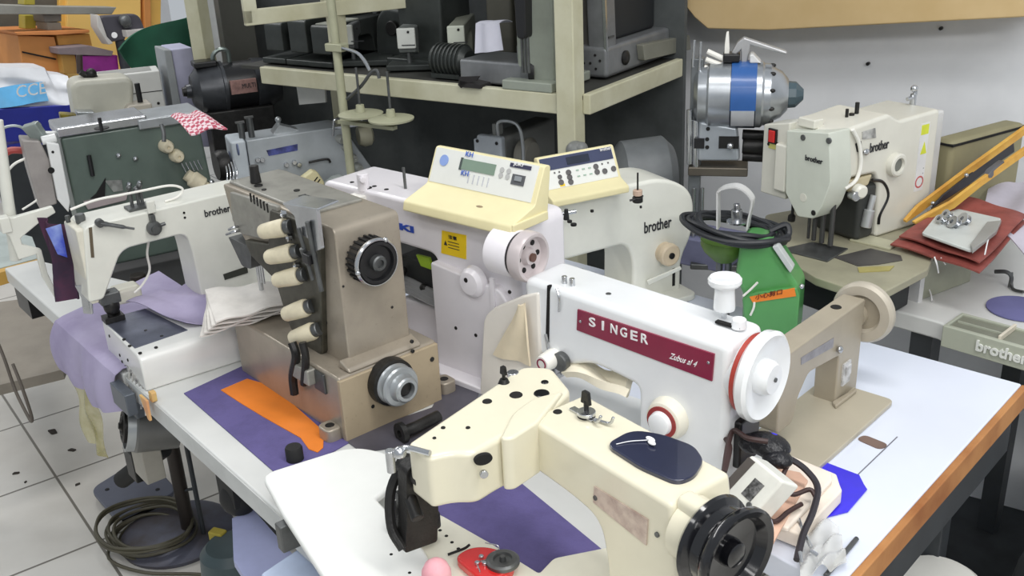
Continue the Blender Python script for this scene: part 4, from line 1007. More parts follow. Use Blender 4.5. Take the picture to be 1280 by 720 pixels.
MB().ext('y', wv, -.06, -.03).done('plastic_guard', mat('clear_guard', (196, 204, 200), .15, var=.05), t, bevel=.004)
# thread stand
RK0 = Fr(-1.285, 1.563, 0, 8.6)
q = RK0.w(RK0.at(432, 146, y=-.07))
TS = Fr(q.x, q.y, .655, 8.6)
t = thing('thread_stand', 'cream pole thread stand with spool plates and bent guide arms', 'thread stand', TS)
PO = mat('cream_pole', (178, 178, 150), .45, var=.06)
bp = TS.at(432, 146, y=0)
MB().cyl((bp.x, 0, 0), TS.at(411, -20, y=0), .010, n=16).done('pole', PO, t)
ca = TS.at(423, 59, y=0); MB().box(ca.x-.030, ca.x+.020, -.014, .014, ca.z-.009, ca.z+.009).done('clamp', PO, t, bevel=.003)
MB().tube([TS.at(px, py, y=-.012) for px, py in [(428, 60), (446, 66), (455, 75), (462, 88)]], .004, sm=3).done('guide_arm', STEEL, t)
MB().tube([TS.at(px, py, y=-.014) for px, py in [(434, 124), (452, 107), (463, 92), (471, 88), (474, 98)]], .004, sm=3).done('guide_arm', DSTEEL, t)
for px, py, ptop in [(451, 143, 94), (489, 149, 101)]:
    p = TS.at(px, py, y=-.02)
    k = MB().lathe(p, (0, 0, 1), [(-.002, 0), (-.002, .05), (.002, .051), (.004, .045), (.006, .011), (.022, .009), (.024, 0)], 36).done('spool_plate', PO, t)
    MB().cyl(p+Vector((0, 0, .02)), p+Vector((0, 0, .105)), .003, n=10).done('spool_pin', DSTEEL, k)
a = TS.at(432, 148, y=0)
MB().box(TS.at(432, 150, y=-.0).x, TS.at(492, 150, y=-.02).x, -.026, -.01, TS.at(470, 152, y=-.02).z-.014, TS.at(470, 152, y=-.02).z-.006).done('cross_bar', PO, t)
# ------------------------------------------------------------------ beige head lying behind the green machine
I_ = Fr(*W.at(95, 163, z=.98), 60)
I_ = Fr(W.at(95, 163, z=.96).x, W.at(95, 163, z=.96).y, .96, 72)
t = thing('sewing_machine', 'greyish beige machine head seen from above, behind the dark green machine', 'sewing machine', I_)
BG = mat('greyish_beige', (190, 188, 174), .42, var=.05, scale=10)
g = I_.Y(.02, [(87, 102), (170, 106), (168, 152), (128, 156), (90, 130)])
print('I', g)
z1 = g[0][1]
MB().ext('y', [(g[4][0], 0, .02), (g[3][0]+.06, 0), (g[2][0], .005), (g[1][0], z1*.93, .03), (g[0][0]+.0, z1, .03)], .02, .13).done('body', BG, t, bevel=.018)
k = I_.Y(-.01, [(160, 132, .01), (190, 129, .006), (193, 152), (178, 160), (150, 156, .01)])
MB().ext('y', k, -.01, .06).done('post', mat('beige_post', (186, 178, 164), .42), t, bevel=.006)
a = I_.at(171, 104, y=.02); b_ = I_.at(176, 130, y=.02)
MB().cyl(a, b_, .007, n=12).done('pin', BLACK, t)
k = I_.Y(-.02, [(96, 140, .004), (118, 140), (121, 157), (100, 158)])
MB().ext('y', k, -.02, .03).done('metal_block', ALU, t, bevel=.003)
k = I_.Y(-.022, [(74, 141), (95, 142), (98, 158), (78, 160)])
MB().ext('y', k, -.03, .0).done('amber_block', mat('amber_grease', (150, 134, 40), .35, var=.3, scale=30), t, bevel=.004)
b = MB(); b.ball(I_.at(114, 92, y=.07), .014); b.tube([I_.at(px, py, y=.07) for px, py in [(100, 90), (108, 94), (121, 98)]], .008); b.done('knob', IRON, t)
p = I_.at(100, 88, y=.09); MB().cyl(I_.at(100, 92, y=.09), I_.at(99, 68, y=.09), .008, n=12).done('needle_post', mat('post_brown', (60, 46, 40), .5), t)
b = MB(); 
for px, py in [(190, 150), (204, 146), (210, 152)]: b.ball(I_.at(px, py, y=-.01), .014, .014, .010)
b.tube([I_.at(px, py, y=-.01) for px, py in [(190, 158), (200, 144), (215, 142), (232, 148)]], .004); b.done('linkage', DSTEEL, t)
# white box
bp = W.at(210, 148, z=.92)
BX = Fr(bp.x, bp.y, .80, 66)
t = thing('metal_cabinet', 'grey-white sheet metal cabinet behind the beige machine head', 'cabinet', BX)
q = BX.Y(0, [(112, 92), (200, 88), (210, 148)])
print('BX', q)
x0 = q[0][0]; z1 = q[1][1]
MB().box(x0, 0, 0, .10, -.80, z1).done('case', mat('box_grey_white', (206, 206, 202), .5, var=.03), t, bevel=.004)
p = BX.at(160, 118, y=-.001); MB().box(x0*.55, -.002, -.0012, .001, p.z-.001, p.z+.001).done('seam', HOLE, t)
p = BX.at(198, 129, y=-.001); MB().cyl(p, p-Vector((0, .002, 0)), .004, n=12).done('screw', HOLE, t)
MB().box(x0+.02, -.02, .015, .085, z1-.002, z1+.001).done('top_recess', mat('box_mid_grey', (150, 150, 146), .6), t)  # darker grey panel on the case top
# lilac-grey steel panel
bp = W.at(222, 140, z=.95)
PB = Fr(bp.x-.08, bp.y+.10, .66, 75)
t = thing('metal_cabinet', 'lilac grey painted steel cabinet edge beside the black motor', 'cabinet', PB)
q = PB.Y(0, [(214, 62), (240, 59), (256, 142), (228, 142), (205, 62)])
print('PB', q)
MB().ext('y', [(q[0][0], q[0][1]), (q[1][0], q[1][1]), (q[2][0], q[2][1]-.1), (q[3][0], q[3][1]-.1)], 0, .12).done('panel', mat('lilac_grey', (176, 176, 200), .5, var=.05), t, bevel=.004)
q2 = PB.Y(-.001, [(204, 62), (213, 62), (228, 142), (216, 142)])
MB().ext('y', [(q2[0][0], q2[0][1]), (q2[1][0], q2[1][1]), (q2[2][0], q2[2][1]-.1), (q2[3][0], q2[3][1]-.1)], -.01, .10).done('hinge_edge', GREYP, t, bevel=.003)
# checked pink cloth
def chk():
    M = mat('pink_check', (232, 206, 212), .8)
    nt = M.node_tree; N_ = nt.nodes; L_ = nt.links
    ck = N_.new('ShaderNodeTexChecker'); ck.inputs['Scale'].default_value = 110
    ck.inputs['Color1'].default_value = (*[lin(v) for v in (236, 214, 218)], 1); ck.inputs['Color2'].default_value = (*[lin(v) for v in (190, 84, 104)], 1)
    tc = N_.new('ShaderNodeTexCoord'); L_.new(tc.outputs['Object'], ck.inputs['Vector']); L_.new(ck.outputs['Color'], N_['Principled BSDF'].inputs['Base Color'])
    return M
pc_ = G.at(225, 156, z=.345)
CH = Fr(*G.w((pc_.x, pc_.y+.0, .345)), 74)
def cf_(u, v):
    a, b2, c2, d2 = CH.at(214, 146, z=.01), CH.at(246, 140, z=.02), CH.at(284, 160, z=.0), CH.at(238, 168, z=-.005)
    p = (a*(1-u)+b2*u)*(1-v)+(d2*(1-u)+c2*u)*v
    return p+Vector((0, 0, .004*math.sin(u*7+v*4)+.012*math.sin(math.pi*u)*math.sin(math.pi*v)))
MB().sheet(cf_, 20, 20, .003).done('cloth', chk(), None, F=CH, label='pink and white checked cloth lying behind the dark green machine', cat='cloth')
# ------------------------------------------------------------------ black clutch motor
bp = W.at(270, 160, z=.90)
MO = Fr(bp.x, bp.y, .90, 68)
t = thing('clutch_motor', 'round black electric motor with a carrying loop and a reddish name plate', 'motor', MO)
c = MO.at(262, 111, y=0); c2 = MO.at(330, 104, y=0); 
MK = mat('motor_grey', (74, 76, 80), .35, .5, var=.12, scale=20)
r = .068
print('MO', c, c2)
L = (c2.x-c.x)
cc = Vector((c.x, .0, c.z))
MB().lathe(cc, (1, 0, 0), [(-.062, 0), (-.062, .018), (-.050, .020), (-.048, .040), (-.030, .060), (0, .066), (.03, .068), (.032, .071), (.040, .071), (.040, .066)], 40).done('end_bell', MK, t)
MB().lathe(cc, (1, 0, 0), [(.036, .060), (.036, .066), (.12, .066), (.12, 0)], 40).done('stator_body', BLACK, t)
MB().lathe(cc, (1, 0, 0), [(.12, 0), (.12, .070), (.15, .068), (.19, .055), (.20, .02), (.20, 0)], 40).done('rear_bell', MK, t)
MB().lathe(cc, (1, 0, 0), [(-.072, 0), (-.072, .012), (-.062, .014), (-.06, 0)], 20).done('shaft_cap', IRON, t)
MB().ext('z', [(.045, -.075), (.115, -.075), (.115, -.062), (.045, -.062)], cc.z-.01, cc.z+.026).done('name_plate', mat('reddish_plate', (168, 130, 122), .4, .2, var=.15, scale=60), t)
lettering('WHITE' if False else 'MULTI', t, PRINT, (.075, -.0762, cc.z+.004), UX, UZ, .036, .012)
lp = [MO.at(px, py, y=.0) for px, py in [(268, 84), (266, 70), (274, 62), (284, 64), (287, 80)]]
MB().tube(lp, .006).done('lifting_loop', mat('loop_green_grey', (120, 130, 126), .3, .6), t)
a = MO.at(240, 73, y=0); MB().box(a.x-.002, a.x+.06, -.03, .03, cc.z+.062, cc.z+.078).done('terminal_box', BLACK, t, bevel=.004)
MB().box(cc.x-.02, cc.x+.16, -.05, .05, -.12, cc.z-.055).done('mounting_foot', IRON, t, bevel=.006)
MB().tube([MO.at(px, py, y=-.02) for px, py in [(270, 140), (276, 138), (282, 142), (290, 139)]], .004).done('cable', mat('cable_grey', (110, 116, 112), .5), t)
# support for the background machines
BK = Fr(-2.05, 1.35, 0, 66)
t = thing('sewing_table', 'low dark table behind the pale left table, under the background machines', 'table', BK)
MB().box(-.50, .40, -.26, .40, .62, .655).done('tabletop', mat('dark_table', (70, 70, 70), .5), t, bevel=.003)
for x, y in [(.30, .10), (.30, .34)]: MB().box(x-.02, x+.02, y-.02, y+.02, 0, .62).done('leg', LEGM, t)
# ------------------------------------------------------------------ storage rack
RK = Fr(-1.285, 1.563, 0, 8.6)
RC = mat('cream_rack_paint', (200, 198, 174), .5, var=.06, scale=6, rgb2=(178, 174, 144), speck=.08)
t = thing('storage_rack', 'cream painted steel rack with a main shelf full of dark machines', 'rack', RK)
zs = 1.098
a = RK.at(325, 84, z=zs)
MB().box(-.93, -.03, 0, .02, zs-.042, zs).done('shelf_beam', RC, t, bevel=.003)
MB().box(-.0, .018, .02, .46, zs-.042, zs).done('shelf_beam', RC, t, bevel=.003)
MB().box(-1.02, .0, .02, .47, zs-.012, zs-.004).done('shelf_panel', mat('dark_shelf', (58, 58, 54), .6), t)
MB().box(-.044, .0, -.012, .03, 0, 2.1).done('post', RC, t, bevel=.003)
MB().box(-1.02, -.99, .33, .36, 0, 2.1).done('post', RC, t, bevel=.003)
MB().box(RK.at(322, 120, y=.48).x, RK.at(853, 150, y=.48).x, .48, .495, .5, 2.1).done('shade_panel', mat('panel_shade_grey', (84, 88, 88), .8, var=.1), t)  # dark panel added to imitate the shade behind and under the shelf
MB().box(-.55, .0, .0, .34, .46, .50).done('lower_shelf', mat('dark_shelf', (58, 58, 54), .6), t)
DK = mat('dark_machine_enamel', (62, 66, 64), .4, .3, var=.12, scale=18)
GK = mat('grey_machine_enamel', (132, 134, 136), .4, .4, var=.08, scale=16)
def yR(px, py, y): return RK.at(px, py, y=y)
# large grey machine on the right half of the shelf
zz = zs
gp = W.at(759, 99, z=zs)
GF = Fr(gp.x, gp.y, zs, 8.6)
g1 = GF.at(877, 40, x=0)
print('GF', RK.i @ gp, g1, GF.at(757, 62, x=0), GF.at(860, 78, x=0))
t = thing('sewing_machine', 'large grey metal machine with tall column, on the right end of the rack shelf', 'sewing machine', GF)
hb = GF.at(757, 60, x=0).z
MB().box(-.14, 0, 0, .31, 0, hb).done('base', GK, t, bevel=.010)
cb = GF.X(-.006, [(753, 60), (780, 56), (772, 0), (738, 0)])
MB().ext('x', [(.006, hb-.01), (.055, hb-.01), (.035, .36), (-.012, .36)], -.05, -.006).done('column', GK, t, bevel=.004)
MB().ext('x', [(.003, hb-.01), (.010, hb-.01), (-.008, .36), (-.016, .36)], -.008, -.002).done('column_edge', STEEL, t)
c = GF.at(781, 72, x=0); MB().lathe(c, (1, 0, 0), [(-.002, 0), (-.002, .016), (.004, .016), (.008, .010), (.01, 0)], 20).done('round_cap', IRON, t)
ap = GF.X(.018, [(804, 56, .004), (862, 44), (864, 62), (806, 76, .004)])
MB().ext('x', ap, .0, .018).done('side_cover', mat('olive_grey', (140, 140, 128), .4, .3), t, bevel=.004)
for px, py in [(730, 79), (738, 79), (744, 69), (750, 76), (745, 86)]:
    c = GF.at(px, py, y=0); MB().cyl(c, c-Vector((0, .0015, 0)), .003, n=10).done('screw', HOLE, t)
MB().box(-.14, -.03, .075, .29, hb, .40).done('dark_housing', mat('near_black_cover', (30, 33, 36), .6), t, bevel=.01)
MB().box(-.10, -.05, .02, .06, hb-.01, .38).done('rear_column', mat('brown_grey', (104, 102, 98), .5, .2), t, bevel=.01)
p = GF.at(763, 46, x=-.006); MB().box(-.008, -.003, p.y-.012, p.y+.012, p.z-.002, p.z+.002).done('slot_cover', DSTEEL, t)
# heads on the left half
specs = [((432, 31), (442, 56), (470, 28), 'small white faced dark machine, leftmost on the rack shelf', (190, 192, 186), (96, 98, 98)),
         ((496, 35), (518, 62), (533, 36), 'dark machine with square white face plate, centre of the rack shelf', (206, 208, 202), (120, 124, 122)),
         ((559, 32), (580, 58), (600, 34), 'machine with pale face plate next to the draped white paper', (196, 200, 186), (150, 152, 138))]
for i, (a, b2, c2, lab, col, col2) in enumerate(specs):
    y = .10
    A = yR(a[0], a[1], y); B2 = yR(b2[0], b2[1], y)
    HF = Fr(*RK.w((A.x, y, zs)), 128)
    t = thing('sewing_machine', lab, 'sewing machine', HF, None)
    h = A.z-zs; hb2 = B2.z-zs
    w_ = (B2.x-A.x)
    FM = mat('rack_face_%d' % i, col, .4, var=.05); BM = mat('rack_body_%d' % i, col2, .45, .2, var=.1)
    f = MB().box(-.012, .0, -w_*.9, .0, hb2, h); f.done('face_plate', FM, t, bevel=.003)
    MB().ext('y', [(0, h, .01), (.22, h, .02), (.22, 0), (.15, 0), (.14, hb2+.02, .02), (.05, hb2+.01, .01), (.04, hb2-.02), (0, hb2-.01, .004)], -w_*.85, .0).done('body', BM, t, bevel=.008)
    MB().box(-.02, .20, -.10, .03, 0, .014).done('bed', DK, t, bevel=.003)
    MB().cyl((.012, -w_*.45, .0), (.012, -w_*.45, hb2), .005, n=10).done('needle_bar', DSTEEL, t)
    p = HF.at(a[0]+14, a[1]+5, x=-.012); MB().cyl(p, p-Vector((.002, 0, 0)), .003, n=10).done('screw', HOLE, t)
    p0 = HF.at((a[0]+c2[0])/2-6, (a[1]+b2[1])/2+8, x=-.012); MB().box(-.0135, -.012, p0.y-.02, p0.y+.012, p0.z-.001, p0.z+.001).done('printed_line', PRINT, t)
for i, (px, py, h, lab) in enumerate([(346, 80, .10, 'black machine nearest the left end of the rack shelf'), (376, 82, .11, 'black machine second from the left end of the rack shelf'), (404, 84, .10, 'black machine on the rack shelf just left of the thread stand pole')]):
    A = yR(px, py, .06); HF = Fr(*RK.w((A.x, .08, zs)), 100)
    t = thing('sewing_machine', lab, 'sewing machine', HF)
    MB().ext('y', [(-.02, h, .01), (.22, h, .02), (.22, 0), (.15, 0), (.14, h*.6, .02), (.03, h*.6, .01), (.02, .03), (-.02, .03, .004)], -.03, .03).done('body', DK, t, bevel=.008)
    MB().box(-.03, .23, -.04, .04, 0, .014).done('bed', DK, t, bevel=.003)
    MB().box(-.01, .10, -.025, .02, h-.001, h+.003).done('top_plate', mat('pale_cover', (170, 172, 160), .5), t, bevel=.001)
    MB().lathe((.22, 0, h*.75), (1, 0, 0), [(0, 0), (0, .03), (.02, .032), (.02, 0)], 20).done('handwheel', IRON, t)
# dark machines in between
for i, (px, py, w_, h, lab) in enumerate([(455, 88, .11, .12, 'black machine body behind the leftmost rack machine'), (545, 96, .13, .07, 'ribbed black motor on the rack shelf below the centre machine'), (640, 98, .16, .05, 'low dark grey machine bed on the rack shelf left of the cream post')]):
    A = yR(px, py, .12 if i == 0 else .03); HF = Fr(*RK.w((A.x, .20 if i == 0 else .03, zs)), 8.6)
    t = thing('motor' if i == 1 else 'sewing_machine', lab, 'motor' if i == 1 else 'sewing machine', HF)
    if i == 1:
        c = Vector((-.04, .05, .036))
        MB().lathe(c, (1, 0, 0), [(0, 0), (0, .024), (.008, .034), (.09, .034), (.10, .024), (.10, 0)], 24).done('body', DK, t)
        for k in range(7): MB().lathe(c+Vector((.014+.011*k, 0, 0)), (1, 0, 0), [(0, .033), (0, .038), (.004, .038), (.004, .033)], 24, closed=True).done('cooling_fin', DK, t)
        MB().box(-.03, .05, .02, .08, 0, .01).done('mounting_foot', DK, t)
    elif i == 0:
        MB().ext('y', [(-.03, 0), (.10, 0), (.10, h, .02), (.01, h+.01, .02), (-.02, h-.02, .02)], .0, .10).done('body', DK, t, bevel=.01)
        MB().cyl((.04, -.012, .08), (.04, .0, .08), .018).done('round_cap', IRON, t)
        p = HF.at(480, 26, y=.05); q = HF.at(436, 26, y=.05)
        MB().box(q.x, p.x+.02, .03, .09, h+.012, h+.018).done('cover_plate', mat('pale_cover', (170, 172, 160), .5), t, bevel=.001)
        MB().box(-.01, .06, .03, .07, h+.0, h+.014).done('cover_base', DK, t)
    else:
        MB().box(-.14, .05, .0, .12, 0, h).done('bed', GK, t, bevel=.006)
        c = yR(664, 78, .02); cl = HF.i @ RK.w(c)
        MB().lathe((cl.x-.008, .02, .032), (-1, -.4, 0), [(0, 0), (0, .027), (.012, .028), (.014, .02), (.014, .0)], 28).done('end_ring', BLACK, t)
        MB().lathe((cl.x-.022, .014, .032), (-1, -.4, 0), [(0, 0), (0, .012), (.004, .010), (.006, 0)], 20).done('hub', STEEL, t)
        MB().box(.0, .035, .02, .09, h, h+.035).done('arm_block', GK, t, bevel=.004)
# draped white paper
A = yR(596, 28, .045); HF = Fr(*RK.w((A.x, .045, zs)), 8.6)
q = HF.Y(0, [(596, 29), (625, 28), (632, 62), (597, 66)])
def pf(u, v):
    x = (q[0][0]*(1-u)+q[1][0]*u)*(1-v)+(q[3][0]*(1-u)+q[2][0]*u)*v; z = (q[0][1]*(1-u)+q[1][1]*u)*(1-v)+(q[3][1]*(1-u)+q[2][1]*u)*v
    return Vector((x, -.004+.004*math.sin(u*9)-.02*v*.3, z))
bb = MB().sheet(pf, 14, 10, .0015)
bb.sheet(lambda u, v: Vector((q[0][0]*(1-u)+q[1][0]*u, -.004+.004*math.sin(u*9)+.05*v, (q[0][1]*(1-u)+q[1][1]*u)+.006*math.sin(v*2)-.01*v*v)), 14, 6, .0015)
bb.done('cloth', mat('lilac_white_cloth', (206, 206, 218), .8, var=.04), None, F=HF, label='pale cloth hung over a machine on the rack shelf', cat='cloth')
# dark rag over the beam
A = yR(585, 102, -.004); HF = Fr(*RK.w((A.x, 0, zs)), 8.6)
q = HF.Y(-.006, [(575, 96), (600, 95), (596, 101), (584, 104), (577, 110), (573, 106)])
MB().ext('y', q, -.008, -.004).ext('y', [(q[0][0], -.002), (q[1][0], -.002), (q[1][0], .006), (q[0][0], .012)], -.008, .08).done('rag', mat('dark_rag', (40, 38, 38), .9), None, F=HF, label='dark rag hanging over the cream shelf beam', cat='rag')
# upright machines with dark columns behind at the top
for i, (x0, x1, y, m_, lab) in enumerate([(498, 552, .16, DK, 'tall black machine housing at the back of the rack, second from the pole'), (608, 640, .15, mat('dark_olive_col', (84, 82, 72), .5, .2), 'brown-grey machine column at the back of the rack behind the pale cloth'), (644, 692, .03, mat('pale_green_grey', (150, 156, 144), .45, .1), 'pale grey green machine column hanging with black cover, left of the cream post')]):
    A = yR(x0, 40, y); B2 = yR(x1, 40, y)
    HF = Fr(*RK.w((A.x, y, zs)), 8.6); w_ = B2.x-A.x
    t = thing('sewing_machine', lab, 'sewing machine', HF)
    MB().ext('x', [(0, 0), (.12, 0), (.12, .40, .02), (-.02, .40, .02), (-.02, .25, .02), (.0, .20, .01)], 0, w_).done('column', m_, t, bevel=.008)
    MB().box(-.02, w_+.01, -.03, .13, 0, .02).done('base', m_, t, bevel=.003)
    if i == 2:
        MB().ext('y', [(w_*.25, .42), (w_*.72, .42), (w_*.62, .11, .01), (w_*.38, .11, .01)], -.05, -.022).done('black_cover', BLACK, t, bevel=.004)
        b = MB()
        for f in (.42, .5, .58): b.cyl((w_*f, -.036, .04), (w_*f, -.036, .12), .003, n=8)
        b.done('needle_bar', DSTEEL, t)
# upper rail unit
c = RK.at(413, 12, y=.0); zc = c.z
UR = Fr(*RK.w((c.x, .0, 0)), 8.6)
t = thing('shelf_frame', 'cream steel shelf frame behind the thread stand pole', 'shelf frame', UR)
MB().box(-.018, .018, .0, .03, RK.at(413, 56, y=0).z, 2.1).done('post', RC, t, bevel=.002)
qa = UR.at(304, 24, z=zc)
print('rail', c, qa)
d = (qa-Vector((0, 0, zc))).normalized(); n = Vector((-d.y, d.x, 0))*.016
p0 = Vector((0, .0, zc+.02))-d*.26; p1 = qa+Vector((0, 0, .02))
MB().quad([p0, p1, p1+n, p0+n], .034, (0, 0, 1)).done('rail', RC, t, bevel=.002)
p2 = p1-d*.03
MB().quad([p1+Vector((0, 0, .5)), p2+Vector((0, 0, .5)), p2+n+Vector((0, 0, .5)), p1+n+Vector((0, 0, .5))], .53, (0, 0, 1)).done('post', RC, t, bevel=.002)
# left vertical post
po = W.at(255, 66, z=1.10)
LP = Fr(po.x, po.y, 0, 20)
b = MB().box(-.022, .022, -.022, .022, 1.02, 2.1); o = b.done('rack_post', RC, None, F=LP, bevel=.002, label='cream square post at the left, in front of the green sheet', cat='post')
# ------------------------------------------------------------------ right table
RT = Fr(-.655*1.0, 1.667, 0, -2)
q = W.at(1113, 386, z=T); RT = Fr(q.x, q.y, 0, -3)
t = thing('sewing_table', 'grey white sewing table at the right, with a thread tray in its front edge', 'table', RT)
MB().ext('z', [(0, 0, .01), (.09, 0), (.12, -.012), (.75, -.012), (.75, .62), (.0, .62)], T-.034, T).done('tabletop', TOPG, t, bevel=.004)
for x, y in [(.05, .05), (.05, .56), (.68, .56)]: MB().box(x-.02, x+.02, y-.02, y+.02, 0, T-.034).done('leg', LEGM, t)
# tray
tr = [RT.at(px, py, z=T+.002) for px, py in [(1185, 408), (1212, 392), (1300, 415), (1300, 440)]]
TR = Fr(*RT.w((tr[0].x, tr[0].y, T)), -4)
t = thing('thread_tray', 'grey green plastic tray with raised brother lettering set in the right table edge', 'tray', TR)
GP = mat('grey_green_plastic', (170, 174, 158), .45, var=.03)
MB().box(-.005, .24, -.010, .0, -.034, .006).done('front_wall', GP, t, bevel=.002)
MB().box(-.005, .24, .058, .064, -.01, .006).done('rear_wall', GP, t, bevel=.002)
MB().box(-.005, .001, -.002, .06, -.01, .006).done('side_wall', GP, t, bevel=.002)
MB().box(.001, .24, .0, .058, .0006, .002).done('tray_floor', mat('tray_floor', (128, 130, 116), .5), t)
MB().box(.085, .09, -.002, .062, .002, .012).done('divider', mat('divider_cream', (214, 206, 188), .5), t, bevel=.001)
MB().box(.005, .08, .026, .029, .002, .005).done('rib', GP, t)
a = TR.at(1221, 428, y=-.0105)
lettering('brother', t, mat('raised_white', (222, 224, 218), .4), (a.x, -.0105, -.022), UX, UZ, .085, .020, depth=.003, off=.03)
# purple disc, clip
p = W.at(1262, 383, z=T+.002)
dc = MB().lathe((0, 0, 0), (0, 0, 1), [(0, 0), (0, .056), (.0022, .056), (.0025, 0)], 48).done('felt_disc', mat('violet_disc', (104, 104, 150), .8, var=.06), None, F=Fr(p.x+.018, p.y, T+.0015, 0), label='violet round felt disc lying on the right table', cat='disc')
b = MB(); p = W.at(1262, 360, z=T)
b.tube([(p.x-.03, p.y, T+.026), (p.x-.01, p.y, T+.03), (p.x, p.y, T+.022), (p.x, p.y, T+.002)], .004)
b.tube([(p.x-.002, p.y+.004, T+.03), (p.x+.002, p.y, T+.01), (p.x+.01, p.y-.01, T+.003), (p.x+.03, p.y-.02, T+.006)], .003)
b.done('wire_clip', DSTEEL, None, label='small bent metal clip standing beside the violet disc', cat='clip')
a = W.at(1159, 357, z=T+.02); b_ = W.at(1165, 376, z=T+.004)
MB().tube([a, (a+b_)/2+Vector((.002, 0, 0)), b_], .0014).done('thread', WPRINT, None, label='loose white thread end on the right table', cat='thread')
# ------------------------------------------------------------------ brother bar-tack machine
zb = .85
q = W.at(1127, 287, z=zb); Lq = Fr(q.x, q.y, zb, 75)
L_ = Lq
BW2 = mat('bartack_enamel', (218, 216, 204), .38, var=.03, scale=10, coat=.15)
t = thing('bartack_machine', 'large warm white machine with a red switch box, by the back wall at the right', 'sewing machine', L_)
cl = L_.Y(0, [(1040, 320), (1162, 325), (1172, 138), (1105, 150), (1060, 165)])
print('L', cl, L_.Y(0, [(1048, 165), (1110, 152), (1118, 205), (1065, 225), (1035, 262)]), L_.X(L_.at(1048, 165, y=0).x, [(993, 160), (1048, 165), (1035, 262), (1006, 270), (993, 240)]))
g = L_.Y(0, [(1048, 166), (1112, 152), (1176, 136), (1166, 296), (1096, 284), (1112, 212), (1064, 225), (1052, 240)])
xh = g[0][0]; zt = g[0][1]; zt2 = g[2][1]; xk = g[4][0]; zm = g[6][1]
prof = [(xh, zt, .01), (g[1][0], zt+.012, .0), (g[1][0]+.03, zt2-.004, .01), (g[2][0], zt2, .01), (g[2][0], 0), (xk, 0), (xk-.004, zm-.03, .02), (xk-.02, zm, .01), (xh, zm+.005)]
MB().ext('y', prof, .0, .12).done('body', BW2, t, bevel=.008, seg=4)
MB().box(g[2][0]-.001, g[2][0]+.03, .01, .115, 0, zt2-.008).done('rear_motor_cover', mat('rear_cover_white', (206, 206, 204), .4), t, bevel=.006)
# head cover
hc = L_.X(xh-.03, [(993, 161, .004), (1048, 164, .004), (1050, 225), (1034, 262, .012), (1030, 268, .006), (1004, 268, .006), (992, 235)])
hx = L_.at(1048, 164, y=-.004)
hp = L_.X(hx.x-.0, [(993, 161, .003), (1046, 164, .003), (1048, 225), (1036, 258, .010), (1026, 271, .006), (1006, 268, .006), (991, 238)])
MB().ext('x', hp, hx.x-.02, hx.x+.035).done('head_cover', mat('cover_greenish_white', (206, 210, 198), .4, var=.03, scale=12), t, bevel=.004)
hxf = hx.x-.02
a = L_.at(1007, 198, x=hxf); b_ = L_.at(1029, 198, x=hxf)
lettering('brother', t, PRINT, (hxf-.0006, a.y, a.z-.003), (0, -1, 0), UZ, a.y-b_.y, .010, off=.01)
for px, py, r, mm in [(1004, 172, .0055, DSTEEL), (1036, 176, .0055, DSTEEL), (1017, 266, .005, IRON)]:
    p = L_.at(px, py, x=hxf); MB().cyl(p+Vector((.002, 0, 0)), p-Vector((.0016, 0, 0)), r, n=16).done('screw', mm, t)
p = L_.at(1004, 247, x=hxf); MB().cyl(p+Vector((.002, 0, 0)), p-Vector((.0006, 0, 0)), .008, n=16).done('blank_cap', BW2, t)
# switch box left of the head
yb = hp[0][0]
sb = L_.X(hxf+.015, [(956, 155), (984, 152), (990, 240), (953, 240)])
ys = [p[0] for p in sb]; zs_ = [p[1] for p in sb]
MB().ext('x', [(sb[0][0], sb[0][1]), (hp[0][0]+.004, sb[1][1]), (hp[0][0]+.004, sb[3][1]), (sb[0][0], sb[3][1])], hxf+.012, hxf+.07).done('switch_box', BW2, t, bevel=.003)
p = L_.at(967, 170, x=hxf+.012)
sw = MB().box(hxf+.008, hxf+.013, p.y-.010, p.y+.010, p.z-.014, p.z+.014).done('switch_bezel', BLACK, t)
MB().box(hxf+.005, hxf+.009, p.y-.007, p.y+.007, p.z-.011, p.z+.011).done('rocker', RED, sw, bevel=.001)
p = L_.at(966, 182, x=hxf+.0115); MB().box(hxf+.0105, hxf+.012, p.y-.010, p.y+.010, p.z-.006, p.z+.004).done('yellow_label', mat('pale_yellow', (210, 204, 120), .6), t)
for px in (961, 972): 
    p = L_.at(px, 180, x=hxf+.0115); MB().cyl(p, p-Vector((.0015, 0, 0)), .003, n=10).done('screw', HOLE, t)
p = L_.at(983, 190, x=hxf+.005)
MB().box(hxf+.002, hxf+.02, hp[0][0]-.002, hp[0][0]+.028, L_.at(980, 242, x=hxf).z, L_.at(983, 183, x=hxf).z).done('side_cover', BW2, t, bevel=.004)
# side lettering, knob, guides
a = L_.at(1087, 191, y=-.001); b_ = L_.at(1111, 180, y=-.001)
lettering('brother', t, PRINT, (a.x, -.0008, (a.z+b_.z)/2-.004), UX, UZ, b_.x-a.x, .018, off=.01)
c = L_.at(1117, 205, y=0)
MB().lathe(c, (0, -1, 0), [(-.004, 0), (-.004, .022), (.012, .022), (.014, .019), (.014, .014), (.008, .012), (.008, 0)], 28).done('oil_sight', BW2, t)
MB().cyl(c-Vector((0, .0075, 0)), c-Vector((0, .009, 0)), .0125).done('glass', mat('sight_dark', (110, 112, 104), .2), t)
lab = L_.Y(-.001, [(1152, 155), (1168, 152), (1166, 240), (1150, 238)])
lb = MB().ext('y', [(lab[0][0], lab[0][1]), (lab[1][0]-.012, lab[0][1]), (lab[1][0]-.012, lab[3][1]), (lab[0][0], lab[3][1])], -.0008, .001).done('caution_label', mat('label_white', (224, 224, 224), .5), t)
x0, x1 = lab[0][0]+.002, lab[1][0]-.014; z1 = lab[0][1]; z0 = lab[3][1]
